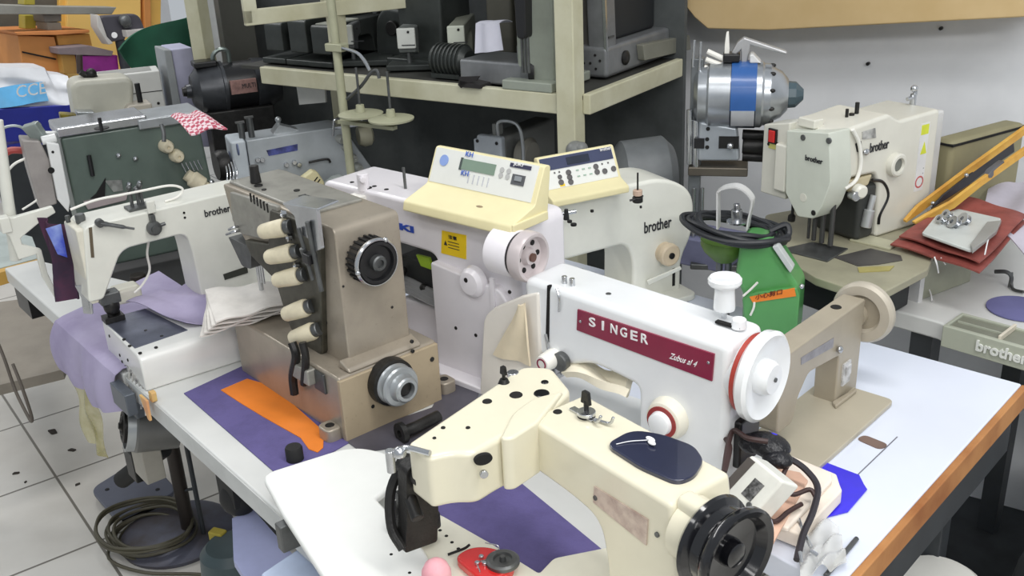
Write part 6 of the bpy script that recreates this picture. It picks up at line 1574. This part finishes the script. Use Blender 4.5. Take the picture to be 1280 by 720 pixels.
# red leather
LE = mat('red_leather', (150, 78, 70), .55, var=.1, scale=20, bump=.3, rgb2=(118, 58, 52))
def flap(pts, z_, nm, m_, lab, cat, th=.003, amp=.003):
    A, B, C2, D = [W.at(px, py, z=(zz_ if zz_ else z_)) for px, py, zz_ in pts]
    return MB().sheet(lambda u, v: (A*(1-u)+B*u)*(1-v)+(D*(1-u)+C2*u)*v+Vector((0, 0, amp*math.sin(u*6+v*3)+amp*.5*math.sin(v*9))), 18, 18, th).done(nm, m_, None, label=lab, cat=cat)
flap([(1113, 307, 0), (1205, 248, .885), (1282, 280, .875), (1224, 343, .855)], .858, 'leather_sheet', LE, 'lower red-brown leather sheet draped over the base of the large white machine', 'leather')
flap([(1124, 297, 0), (1206, 246, .895), (1283, 272, .885), (1224, 330, .868)], .870, 'leather_sheet', LE, 'upper red-brown leather sheet carrying the tray of bobbins', 'leather')
# tray with bobbins
q = W.at(1200, 292, z=.89)
TB = Fr(q.x, q.y, .884, 8)
t = thing('bobbin_tray', 'clear white bobbin pad lying on the red leather sheets', 'tray', TB)
po = TB.Z(.004, [(1152, 292, .006), (1170, 270, .006), (1198, 262), (1252, 274, .006), (1214, 314, .008)])
MB().ext('z', po, 0, .006).done('pad', mat('milky_plastic', (206, 210, 206), .25, var=.05), t, bevel=.002)
po2 = TB.Z(.012, [(1234, 277), (1252, 275), (1246, 288), (1216, 312), (1213, 305)])
MB().ext('z', po2, .004, .012).done('folded_edge', mat('smoke_plastic', (150, 150, 146), .3), t, bevel=.001)
for px, py, rr in [(1205, 276, .012), (1192, 280, .012), (1184, 270, .009), (1176, 276, .008)]:
    p = TB.at(px, py, z=.012)
    MB().lathe((p.x, p.y, .014), (-.5, -.5, .5), [(-.006, .004), (-.006, rr), (-.004, rr), (-.004, rr*.6), (.004, rr*.6), (.004, rr), (.006, rr), (.006, .004)], 20, closed=True).done('bobbin', STEEL, t)
a = W.at(1238, 292, z=.895); MB().tube([a, W.at(1235, 300, z=.89), W.at(1231, 318, z=.885)], .0012).done('thread', WPRINT, None, label='white thread end lying on the red leather', cat='thread')
b = MB(); b.tube([W.at(1168, 321, z=.862), W.at(1171, 330, z=.85), W.at(1173, 341, z=.83)], .0014); b.tube([W.at(1176, 322, z=.862), W.at(1182, 331, z=.85)], .001)
b.done('thread', WPRINT, None, label='white threads hanging under the edge of the red leather', cat='thread')
# wooden tongs
q = W.at(1135, 276, z=.875)
TW = Fr(q.x, q.y, .875, 40)
t = thing('wooden_tongs', 'pair of yellow wooden bars with a dark metal strip, leaning over the red leather', 'tongs', TW)
WO = mat('yellow_wood', (222, 176, 84), .5, var=.08, scale=18, rgb2=(198, 142, 60))
def bar(nm, pts, wd, m_, th=.008):
    P_ = [TW.i @ W.at(px, py, z=z_) for px, py, z_ in pts]
    b = MB()
    d = (P_[-1]-P_[0]).normalized(); wd *= .72; s_ = Vector((d.y, -d.x, 0)).normalized()
    up = s_.cross(d).normalized()
    L = []; R_ = []
    for i, p in enumerate(P_):
        w_ = wd if 0 < i else wd*.35
        L.append(p+up*w_*.5); R_.append(p-up*w_*.5)
    b.quad(L+R_[::-1], th, s_)
    return b.done(nm, m_, t, bevel=.001)
bar('wooden_bar', [(1133, 277, .876), (1150, 262, .89), (1215, 212, .95), (1290, 158, 1.01)], .022, WO)
bar('wooden_bar', [(1144, 279, .878), (1160, 272, .885), (1192, 256, .905), (1228, 228, .935), (1290, 184, .985)], .020, WO)
bar('metal_strip', [(1166, 262, .894), (1180, 250, .905), (1235, 206, .95), (1268, 184, .975)], .030, mat('dark_strip', (66, 66, 70), .4, .5), .004)
bar('metal_sleeve', [(1236, 221, .944), (1240, 218, .947), (1256, 206, .96)], .024, mat('sleeve_grey', (120, 120, 124), .35, .6), .012)
for px, py, z_ in [(1208, 219, .955), (1166, 254, .905)]:
    p = TW.i @ W.at(px, py, z=z_); MB().ball(p, .004).done('rivet', STEEL, t)
# ------------------------------------------------------------------ lower right, under the table
SK = mat('black_sack', (40, 44, 46), .5, var=.2, scale=5, bump=.6)
def sack(nm, p, rx, ry, rz, lab, seed):
    b = MB(); bmesh.ops.create_icosphere(b.b, subdivisions=4, radius=1)
    for v in b.b.verts:
        c = v.co; n = math.sin(c.x*5+seed)*math.cos(c.y*4+seed*2)*.08+math.sin(c.z*7+c.x*6+seed)*.05
        c *= 1+n
        if c.z < -.8: c.z = -.8
        v.co = Vector((c.x*rx, c.y*ry, (c.z+.8)*rz))
    o = b.done(nm, SK, None, F=Fr(p[0], p[1], 0, 10*seed), label=lab, cat='sack'); return o
sack('black_sack', (-.20, 1.86), .20, .24, .26, 'bulging black sack on the floor below the wooden table edge', 1)
sack('black_sack', (-.16, 1.25), .22, .28, .20, 'low black sack on the floor at the bottom right', 3)
q = W.at(1180, 716, z=.45)
ST = Fr(q.x, q.y-.02, 0, 20)
t = thing('stool', 'white rounded stool seat at the bottom right edge beside the wooden table edge', 'stool', ST)
MB().lathe((0, 0, .42), (0, 0, 1), [(0, 0), (0, .06), (.01, .068), (.024, .068), (.032, .058), (.034, 0)], 40).done('seat', PLW, t)
for a_ in range(4):
    x, y = math.cos(a_*math.pi/2+.7), math.sin(a_*math.pi/2+.7)
    MB().cyl((x*.05, y*.05, .42), (x*.07, y*.07, 0), .010, n=12).done('leg', LEGM, t)
a = [W.at(px, py, z=.0) for px, py in [(1075, 735), (1110, 560), (1060, 400), (1300, 440), (1300, 735)]]
MB().quad([p+Vector((0, 0, .004)) for p in a], .003, (0, 0, 1)).done('added_dark_sheet', mat('floor_dark', (44, 48, 52), .8, var=.15), None, label='added dark sheet keeping the floor dark at the lower right', cat='mat')  # sheet added to keep the floor under the tables dark
# ------------------------------------------------------------------ lower left floor things
q = W.at(170, 614, z=.02)
PD = Fr(q.x, q.y, 0, -15)
t = thing('foot_pedal', 'slate grey rounded foot pedal plate on the tiled floor', 'pedal', PD)
po = PD.Z(.035, [(113, 611, .03), (145, 649, .03), (222, 613, .03), (196, 583, .03), (150, 588)])
MB().ext('z', po, .022, .035).done('plate', mat('slate_paint', (98, 102, 116), .5, var=.05), t, bevel=.003)
MB().box(-.10, .10, -.06, .06, 0, .022).done('frame', IRON, t)
for px, py in [(134, 612), (151, 631), (197, 612)]:
    p = PD.at(px, py, z=.035); MB().cyl((p.x, p.y, .034), (p.x, p.y, .0365), .006, n=12).done('screw', IRON, t)
# motor under table
q = W.at(156, 532, z=.55)
MU = Fr(q.x, q.y, .55, -7)
t = thing('motor', 'grey drive motor with dark round pulley hanging under the left table edge', 'motor', MU)
dv = (-.25, -1, .25)
MB().lathe((0, 0, 0), dv, [(-.10, 0), (-.10, .05), (-.02, .055), (-.01, .048), (-.01, 0)], 32).done('body', mat('motor_alu', (120, 120, 118), .4, .5), t)
MB().lathe((0, 0, 0), dv, [(-.012, 0), (-.012, .034), (.004, .034), (.006, .028), (.002, .022), (.008, .018), (.004, .012), (.012, .006), (.012, 0)], 32).done('pulley', IRON, t)
MB().box(-.05, .09, .0, .10, .05, T-.55-.038).done('bracket', mat('bracket_slate', (96, 102, 110), .4, .4), t, bevel=.003)
MB().lathe((0.0, -.0, 0), dv, [(-.03, .046), (-.03, .052), (.0, .052), (.0, .046)], 32, closed=True).done('guard_ring', ALU, t)
MB().box(-.035, .03, .01, .05, -.13, -.05).done('lower_box', mat('box_beigegrey', (160, 156, 146), .5), t, bevel=.003)
MB().box(-.09, -.04, .01, .06, -.16, -.09).done('switch', IRON, t, bevel=.003)
a = MU.at(200, 605, z=-.20); b_ = MU.at(150, 605, z=-.22)
MB().cyl(MU.at(152, 600, z=-.26), MU.at(205, 560, z=-.14), .020, n=16).done('pedal_arm', RUBBER, t)
# stand pole and base
q = W.at(238, 672, z=0)
PS_ = Fr(q.x, q.y, 0, -7)
t = thing('pole_stand', 'dark pole on a round slate base on the floor beside the table edge', 'stand', PS_)
tp = PS_.at(216, 540, y=0)
MB().cyl((0, 0, .02), (0, 0, T-.04), .017, n=20).done('pole', mat('pole_dark', (58, 52, 48), .45, .4), t)
MB().lathe((-.03, -.02, 0), (0, 0, 1), [(0, 0), (0, .135), (.012, .14), (.022, .12), (.034, .05), (.036, 0)], 40).done('base', mat('base_slate', (92, 94, 108), .5, .2, var=.12, scale=8, rgb2=(70, 62, 58)), t)
MB().cyl((.045, .02, .02), (.045, .02, T-.04), .006, n=12).done('rod', LEGM, t)
MB().cyl((.0, .0, .14), (.045, .02, .16), .004, n=8).done('cross_rod', LEGM, t)
q = W.at(188, 668, z=.02)
b = MB()
for k in range(9):
    rr = .075+.012*math.sin(k*1.9)+.003*k
    b.tube([Vector((rr*1.25*math.cos(a_*math.pi/5+.2*k)+.012*math.sin(k*2.3), rr*math.sin(a_*math.pi/5+.2*k)+.010*math.cos(k*1.3), .008+.006*k+.004*math.sin(a_*2+k))) for a_ in range(10)], .0042, n=7, closed=True)
b.tube([(.09, .0, .02), (.16, .04, .015), (.20, .10, .01), (.26, .08, .008)], .0042)
b.tube([(-.08, -.04, .02), (-.02, -.11, .01), (.10, -.10, .008), (.22, -.04, .008), (.30, -.02, .008)], .0042)
b.done('cable_coil', mat('olive_cable', (84, 80, 64), .5, var=.1), None, F=Fr(q.x, q.y, .002, 10), label='coiled olive grey cable on the floor beside the pole stand', cat='cable')
q = W.at(293, 712, z=.30)
DB = Fr(q.x, q.y, 0, 0)
t = thing('bin', 'dark teal round bin with a blue mark at the bottom edge under the table', 'bin', DB)
MB().lathe((0, 0, 0), (0, 0, 1), [(0, 0), (0, .050), (.30, .062), (.345, .058), (.36, .045), (.362, 0)], 36).done('body', mat('dark_teal_plastic', (62, 78, 82), .45, var=.08), t)
p = DB.at(283, 706, z=.30); MB().ball((-.012, -.058, .30), .010, .006, .014).done('blue_mark', mat('mark_blue', (60, 80, 190), .4), t)
q = W.at(272, 666, z=.36); MB().box(-.016, .016, -.010, .010, .0, .025).done('sponge', mat('mustard', (172, 156, 60), .7), None, F=Fr(q.x, q.y, .362 if False else .34, 20), bevel=.003, label='small mustard yellow sponge above the dark teal bin', cat='sponge')
q = W.at(285, 628, z=.62)
b = MB(); b.ball((0, 0, 0), .034, .030, .030); b.box(-.03, .03, -.02, .03, .0, T-.62-.035); b.done('knee_pad', RUBBER, None, F=Fr(q.x, q.y+.02, .62, -7), label='black rubber knee pad fixed under the front table edge', cat='knee pad')
a = [W.at(px, py, z=.60) for px, py in [(290, 648), (316, 636), (372, 700), (380, 760), (330, 760), (292, 700)]]
MB().quad(a, .012, (0, 0, 1)).done('lilac_board', mat('lilac_board', (170, 176, 214), .5, var=.05), None, label='pale lilac board below the front table edge', cat='board')
a = [W.at(px, py, z=.70) for px, py in [(326, 716), (377, 682), (404, 690), (404, 760), (340, 770)]]
MB().quad(a, .05, (0, 0, 1)).done('drawer', mat('pale_blue_drawer', (188, 202, 228), .45), None, bevel=.004, label='pale blue drawer corner below the white work board', cat='drawer')
# hanging plastic bag below the lavender cloth
q = LT.at(98, 480, y=-.02)
BG_ = Fr(*LT.w((q.x, -.015, q.z)), -7)
def bagf(u, v):
    return Vector((-.045+.10*u+.006*math.sin(v*7), -.006*math.sin(u*11)-.004*math.sin(v*9+u*6), .03-.17*v))
MB().sheet(bagf, 18, 24, .001).done('plastic_bag', mat('yellowed_film', (206, 200, 160), .2, var=.2, scale=12, rgb2=(150, 140, 60), alpha=.55), None, F=BG_, label='yellowed clear plastic bag hanging below the lavender cloth', cat='bag')
q = FT.at(187, 503, z=T)
b = MB(); b.ext('y', [(-.008, 0, .003), (.006, 0, .003), (.008, .018, .004), (-.006, .018, .004)], -.004, .004); b.quad([Vector((-.03, -.012, .004)), Vector((0, -.012, .004)), Vector((.004, -.014, -.03)), Vector((-.004, -.014, -.03))], .004, (0, -1, 0)); b.done('orange_clamp', mat('orange_brown', (206, 150, 104), .5, var=.1, rgb2=(214, 190, 110)), None, F=Fr(*FT.w((q.x, -.0, T)), -7), label='small orange brown clamp on the front table edge below the cylinder bed', cat='clamp')
b = MB(); q = FT.at(176, 478, z=T-.01)
b.box(-.02, .05, -.02, -.002, -.04, .0); b.done('table_bracket', mat('bracket_slate', (96, 102, 110), .4, .4), None, F=Fr(*FT.w((q.x-.02, -.004, T-.01)), -7), bevel=.002, label='slate metal bracket on the table edge next to the lavender cloth', cat='bracket')
b = MB()
for k in range(5):
    q = FT.at(166+k*4, 462+k*3, z=T+.012); b.tube([Vector((q.x-.03, q.y-.0, T+.014)), Vector((q.x, q.y-.006, T+.010)), Vector((q.x+.004*k, q.y-.016, T-.02-.006*k))], .0016, n=6)
b.done('thread_tangle', mat('thread_mix', (190, 188, 182), .7, var=.3, scale=60, rgb2=(60, 56, 70)), None, F=Fr(0, 0, 0, 0) if False else FT, label='tangled loose threads between the lavender cloth and the cylinder bed', cat='thread', kind='stuff')
# hanging cable at far left
b = MB(); b.tube([LT.at(px, py, y=-.06) for px, py in [(-4, 425), (6, 450), (20, 490), (36, 522), (40, 526), (38, 515), (26, 480), (16, 455)]], .0035)
b.done('cable', mat('cable_brown', (96, 88, 80), .6), None, F=LT, label='thin grey cable loop hanging at the left edge above the floor', cat='cable')
q = LT.at(32, 383, y=-.0)
MB().box(0, .10, .004, .06, -.085, -.034).done('under_drawer', BLACK, None, F=Fr(*LT.w((LT.at(18, 370, y=0).x, .0, T)), -7.2), label='black box mounted under the front edge of the pale left table', cat='box')
# scraps on the floor
for i, (px, py, rr, pos) in enumerate([(66, 540, .020, 'nearest the table cloth'), (90, 563, .013, 'below the largest one'), (20, 592, .010, 'closest to the left edge'), (97, 606, .008, 'on the tile with the pedal'), (32, 603, .005, 'tiny, next to the tile joint')]):
    q = W.at(px, py, z=.0)
    MB().ext('z', [(-rr, -rr*.4, rr*.3), (rr*.8, -rr*.5, rr*.3), (rr, rr*.3, rr*.2), (-rr*.5, rr*.6, rr*.3)], 0, .003).done('lint_scrap', mat('dark_scrap', (62, 56, 50), .9), None, F=Fr(q.x, q.y, .0, 30*i), label='dark lint scrap on the white floor tiles, the one '+pos, cat='scrap', group='lint scraps on the floor')
# grey box beyond the left table on the floor
b = MB(); q = W.at(30, 420, z=.1)
a = [W.at(px, py, z=.30) for px, py in [(-20, 380), (40, 372), (90, 430), (78, 462), (-20, 486)]]
MB().quad(a, .03, (0, 0, 1)).done('brown_board', mat('brown_grey_board', (150, 142, 130), .6, var=.05), None, label='brown grey board under the pale left table', cat='board')
# side table at far left with yellow edge
q = W.at(0, 337, z=.70)
FT2 = Fr(q.x, q.y, 0, 70)
t = thing('side_table', 'small grey topped table with worn yellow edge at the far left', 'table', FT2)
a = FT2.Z(.70, [(-60, 352), (0, 335), (50, 322), (40, 296), (0, 285), (-60, 290)])
MB().ext('z', a, .672, .70).done('tabletop', mat('pale_green_grey_top', (176, 186, 182), .5), t)
e = FT2.Z(.699, [(-60, 353), (0, 336), (50, 323), (50, 326), (0, 341), (-60, 358)])
MB().ext('z', e, .668, .699).done('edge_band', mat('yellow_edge', (200, 158, 78), .6, var=.1), t)
MB().box(-.22, -.19, .05, .08, 0, .672).done('leg', LEGM, t)
# ------------------------------------------------------------------ far left background
B5 = Fr(-4.1, 0, 0, 90)          # local x = +Y, local y = -X
def bx(nm, pts, y0, y1, m_, par=None, F=B5, bev=.003, ground=False, **k):
    pp_ = F.Y(y0, pts)
    if ground: pp_ = pp_[:2]+[(pp_[1][0], 0), (pp_[0][0], 0)]
    return MB().ext('y', pp_, y0, y1).done(nm, m_, par, F=F if par is None else None, bevel=bev, **k)
YC = mat('yellow_cupboard', (232, 184, 92), .55, var=.05, scale=3)
OC = mat('orange_crate', (206, 138, 74), .6, var=.08, scale=4)
t = thing('cupboard', 'tall yellow cupboard standing at the far left', 'cupboard', B5)
bx('body', [(74, -60), (202, -60), (200, 130), (74, 130)], .32, .7, YC, t)
bx('door', [(84, -60), (176, -60), (176, 120), (84, 120)], .30, .33, mat('yellow_door', (240, 198, 112), .5, var=.04, scale=3), t)
bx('frame_strip', [(178, -60), (187, -60), (190, 60), (182, 60)], .29, .33, OC, t)
t = thing('storage_shelf', 'grey shelf board with a dark back at the far left', 'shelf', B5)
bx('board', [(-30, 5), (70, 8), (146, 9), (140, 18), (70, 18), (-30, 18)], -.05, .05, mat('shelf_grey', (150, 148, 140), .5), t)
bx('back', [(-30, -60), (78, -60), (78, 110), (-30, 110)], .34, .4, mat('shelf_dark', (92, 88, 78), .7), t)
bx('bottle', [(30, 6), (31, -14), (44, -14), (44, 6)], .0, .06, mat('olive_bottle', (170, 156, 58), .4), None, label='olive yellow bottle on top of the far grey shelf board', cat='bottle')
bx('bottle', [(31, 36), (31, 19), (45, 19), (45, 36)], .1, .16, mat('olive_bottle', (170, 156, 58), .4), None, label='olive yellow bottle below the far grey shelf board', cat='bottle')
t = thing('sewing_machine', 'small grey machine on the orange crates far at the left', 'sewing machine', B5)
bx('body', [(54, 18), (77, 17), (77, 27), (56, 28)], .0, .1, mat('far_grey', (132, 128, 120), .5), t)
bx('base', [(58, 28), (76, 28), (78, 38), (60, 38)], .0, .1, mat('far_grey2', (160, 150, 136), .5), t)
t = thing('wooden_crate', 'orange brown wooden crate tilted at the far left', 'crate', B5)
bx('front', [(22, 44), (68, 46), (78, 90), (30, 92)], -.02, .25, OC, t)
bx('lid', [(18, 40), (112, 37), (112, 41), (70, 44), (22, 44)], -.04, .26, mat('crate_lid', (216, 140, 80), .6), t)
bx('crack', [(28, 64), (70, 73), (70, 75), (28, 66)], -.024, -.015, HOLE, t, bev=0)
bx('wooden_crate', [(70, 44), (112, 42), (116, 60), (74, 60)], .0, .25, mat('yellow_crate', (226, 166, 84), .6), None, label='yellow wooden crate to the right of the tilted orange crate', cat='crate')
bx('flap', [(72, 60), (112, 57), (142, 64), (140, 70), (74, 68)], -.1, .1, mat('mauve_card', (140, 126, 128), .7), None, label='mauve grey cardboard flap over the magenta box', cat='cardboard')
bx('carton', [(76, 68), (94, 68), (98, 92), (80, 92)], -.06, .1, mat('ochre_carton', (196, 150, 76), .6), None, label='ochre carton left of the magenta box', cat='box')
bx('magenta_box', [(100, 70), (147, 69), (149, 92), (104, 92)], -.08, .1, mat('magenta', (180, 52, 168), .5, var=.15, scale=6), None, label='bright magenta box at the far left', cat='box')
t = thing('chair', 'dark grey chair back with light metal arms before the yellow cupboard', 'chair', B5)
bx('backrest', [(125, 20, .02), (174, 17, .03), (182, 38), (158, 42), (157, 50), (137, 53), (131, 40)], -.12, -.08, mat('chair_grey', (78, 76, 84), .6), t, bev=.008)
bx('frame', [(121, 18), (125, 20), (134, 46), (142, 54), (136, 56), (122, 34)], -.13, -.07, mat('chair_light', (210, 206, 200), .4), t)
bx('armrest', [(158, 38), (190, 36), (192, 43), (160, 47)], -.16, -.06, mat('chair_light', (210, 206, 200), .4), t)
b = MB(); b.cyl(B5.at(153, 20, y=-.13), B5.at(160, 34, y=-.13), .018, n=12); b.ball(B5.at(156, 26, y=-.14), .025); b.done('clip', DSTEEL, t)
MB().cyl(B5.at(143, 44, y=-.125), B5.at(143, 44, y=-.12), .012, n=12).done('button', WPRINT, t)
MB().cyl((B5.at(150, 50, y=-.1).x, -.1, 0), (B5.at(150, 50, y=-.1).x, -.1, B5.at(150, 50, y=-.1).z), .02, n=12).done('post', LEGM, t)
# green sheet
GS = Fr(-3.0, 0, 0, 90)
ps = [GS.at(px, py, y=0) for px, py in [(148, 62), (232, 16), (252, 70), (240, 96), (206, 96), (168, 86)]]
def gsf(u, v):
    A, B, C2, D = GS.at(147, 62, y=0), GS.at(233, 15, y=-.06), GS.at(246, 95, y=-.04), GS.at(176, 92, y=.02)
    p = (A*(1-u)+B*u)*(1-v)+(D*(1-u)+C2*u)*v
    return p+Vector((0, .03*math.sin(u*5+v*2), .012*math.sin(u*4)))
MB().sheet(gsf, 22, 16, .006).done('green_cloth', mat('dark_green_cloth', (34, 92, 68), .85, var=.2, scale=3, rgb2=(20, 60, 46)), None, F=GS, label='dark green cloth hung up behind the cream post at the left', cat='cloth')
# white bag and blue crate
q = W.at(60, 150, z=.80)
BC = Fr(q.x, q.y, 0, 80)
t = thing('crate', 'dark blue plastic crate under the white plastic bag at the left', 'crate', BC)
q1 = BC.Y(0, [(-30, 138), (104, 130), (104, 172), (-30, 180)])
MB().ext('y', q1, 0, .02).done('front', mat('royal_crate', (36, 46, 150), .45, var=.08), t, bevel=.004)
MB().ext('y', [(q1[0][0], q1[2][1]), (q1[1][0], q1[2][1]), (q1[1][0], q1[2][1]+.02), (q1[0][0], q1[2][1]+.02)], 0, .30).done('crate_floor', mat('royal_crate', (36, 46, 150), .45), t)
MB().box(q1[1][0]-.02, q1[1][0], 0, .30, q1[2][1], q1[1][1]).done('side', mat('royal_crate', (36, 46, 150), .45), t)
MB().box(q1[0][0]+.05, q1[1][0]-.05, .02, .28, 0, q1[2][1]).done('stand', LEGM, t)
def wbag(u, v):
    x = (q1[0][0])*(1-u)+(q1[1][0]-.01)*u
    A = BC.at(-30+125*u, 138-8*u, y=.02).z; top = BC.at(-30+125*u, 86+(8 if u > .8 else 0)-4*math.sin(u*3), y=.09).z
    z_ = A*(1-v)+top*v if v < .8 else top-(v-.8)*.02
    return Vector((x, .02+.07*v+.012*math.sin(u*13+v*4)+.008*math.sin(v*11+u*5) + (max(0, v-.8)*.8), z_))
wb_ = MB().sheet(wbag, 34, 22, .002).done('plastic_bag', mat('white_bag', (222, 224, 228), .35, var=.04, scale=5), None, F=BC, label='large white plastic bag with light blue print in the blue crate', cat='bag')
def prt(u, v):
    x = BC.at(-10+68*u, 120, y=.02).x
    z0_ = BC.at(20, 131, y=.02).z; z1_ = BC.at(20, 105, y=.06).z
    return Vector((x, .008+.06*v*.6+.012*math.sin((u*.55+.16)*13+v*2)*.6-.008, z0_*(1-v)+z1_*v))
MB().sheet(prt, 20, 8, .001).done('blue_print', mat('sky_blue_print', (96, 176, 226), .4, var=.1, scale=6), wb_)
a = BC.at(22, 122, y=-.01); b_ = BC.at(60, 117, y=-.01)
lettering('CCE', wb_, WPRINT, (a.x, -.012, a.z), UX, UZ, b_.x-a.x, BC.at(22, 107, y=-.01).z-a.z, shear=.2)
# papers and dark column between the posts
B6 = Fr(-3.2, 0, 0, 70)
bx('paper_roll', [(250, -20), (264, -20), (286, 260), (274, 262)], .0, .05, ground=True, m_= mat('paper_white', (206, 208, 208), .6), F=B6, label='pale paper roll leaning between the two cream posts', cat='paper roll')
bx('dark_cabinet', [(268, -30), (310, -30), (344, 250), (312, 255)], .06, .3, ground=True, m_= mat('dark_cabinet', (80, 80, 74), .5, .2), F=B6, label='tall dark grey metal cabinet between the cream post and the rack', cat='cabinet')
t = thing('parts_tray', 'dark metal tray of machine parts above the black motor', 'tray', B6)
bx('tray', [(250, 33), (273, 31), (300, 40), (304, 56), (262, 62)], -.04, .02, IRON, t)
bx('bright_edge', [(252, 50), (300, 49), (302, 53), (256, 55)], -.06, -.03, ALU, t)
bx('blue_label', [(249, 36), (256, 38), (258, 58), (252, 58)], -.05, -.03, mat('label_violet', (96, 92, 190), .5), t)
# under the rack on the left: white card, black machines
a = RK.at(387, 113, y=.12)
q2 = RK.Y(.12, [(369, 98), (405, 100), (407, 128), (374, 131)])
MB().ext('y', q2, .12, .126).done('white_card', mat('card_white', (206, 206, 200), .6), None, F=RK, label='white card hanging under the rack shelf left of the thread stand', cat='card')
# machines under the rack
for i, (px, py, s_, lab, col) in enumerate([(601, 166, .85, 'pale machine with blue mark under the rack shelf behind the first control panel', (150, 156, 162))]):
    A = RK.at(px, py, y=.08); HF = Fr(*RK.w((A.x, .08, .50)), 8.6)
    t = thing('sewing_machine', lab, 'sewing machine', HF); h = A.z-.50
    FMm = mat('under_pale', col, .45, var=.06); 
    w_ = RK.at(632, py, y=.08).x-A.x
    MB().box(0, w_, -.02, .0, h-.11, h).done('face_plate', FMm, t, bevel=.006)
    MB().box(-.008, .006, -.02, .0, h-.10, h-.01).done('side_flange', FMm, t, bevel=.003)
    MB().ext('x', [(0, h-.005), (.22, h-.005), (.22, 0), (.14, 0), (.13, h-.14), (0, h-.12)], .006, w_-.004).done('arm', mat('under_grey', (112, 114, 112), .5, .1), t, bevel=.01)
    MB().box(-.02, w_+.05, -.04, .24, 0, .02).done('bed', mat('under_grey', (112, 114, 112), .5, .1), t)
    lettering('JUKI', t, BLUE, (w_*.25, -.0205, h-.05), UX, UZ, w_*.5, .008)
    for x_ in (.004, w_-.012): MB().cyl((x_, -.022, h-.014), (x_, -.018, h-.014), .004, n=10).done('screw', HOLE, t)
    MB().tube([(w_*.7, .0, h-.005), (w_*.75, .0, h+.03), (w_+.03, .0, h+.03), (w_+.045, .0, h-.01), (w_+.045, .0, h-.10)], .004).done('air_pipe', ALU, t)
    MB().box(w_*.45, w_*.62, .0, .03, h-.005, h+.025).done('valve', mat('under_grey', (112, 114, 112), .5, .1), t, bevel=.003)
    MB().lathe((w_+.015, .04, h-.05), (1, 0, 0), [(0, 0), (0, .035), (.02, .04), (.03, .03), (.03, 0)], 24).done('handwheel', mat('under_dim', (120, 118, 110), .5), t)
A = RK.at(800, 215, y=.12)
MB().lathe((0, 0, 0), (1, 0, 0), [(-.07, 0), (-.07, .05), (-.05, .075), (.04, .08), (.06, .06), (.06, 0)], 32).done('wrapped_roll', mat('grey_wrap', (112, 116, 118), .5, var=.1, scale=8, bump=.4), None, F=Fr(*RK.w((A.x, .14, A.z-.01)), 50), label='grey wrapped roll in the shade under the right end of the rack', cat='roll')
A = RK.at(727, 180, y=.03)
b = MB(); b.ball((0, 0, 0), .022, .02, .02); b.ball((.014, 0, .006), .014); b.done('crumpled_bag', mat('crumple', (120, 122, 120), .4, bump=.5), None, F=Fr(*RK.w((A.x+.016, -.02, A.z)), 0), label='crumpled clear plastic on the back of the second control panel', cat='bag')
# violet wall cloth to the right of the rack

q = W.at(875, 336, z=T)
MB().box(-.05, .06, .0, .10, 0, .06).done('storage_box', mat('lilac_blue_box', (126, 128, 158), .6, var=.1), None, F=Fr(q.x, q.y, T, 5), bevel=.004, label='dull lilac blue box on the table between the warm white machine and the green one', cat='box')
# ------------------------------------------------------------------ Light
w = bpy.data.worlds.new('world'); scene.world = w; w.use_nodes = True
w.node_tree.nodes['Background'].inputs[0].default_value = (.88, .94, 1.0, 1)
w.node_tree.nodes['Background'].inputs[1].default_value = .55
def area(name, loc, sx, sy, power, col=(1, .99, .975), rot=(0, 0, 0)):
    l = bpy.data.lights.new(name, 'AREA'); l.shape = 'RECTANGLE'; l.size = sx; l.size_y = sy; l.energy = power; l.color = col
    o = bpy.data.objects.new(name, l); COL.objects.link(o); o.location = loc; o.rotation_euler = rot; return o
area('tube_or_fill', (.4, .8, 2.9), 2.4, .3, 40)
area('tube_or_fill', (1.6, -.6, 2.5), 2.0, .3, 40, rot=(math.radians(40), 0, math.radians(20)))  # tilted fill lamp added to brighten the back wall from in front
area('tube_or_fill', (-.4, -.5, 2.9), 2.4, .3, 18)
area('tube_or_fill', (-3.6, 1.0, 2.9), .3, 2.4, 42)
scene.view_settings.exposure = -0.14
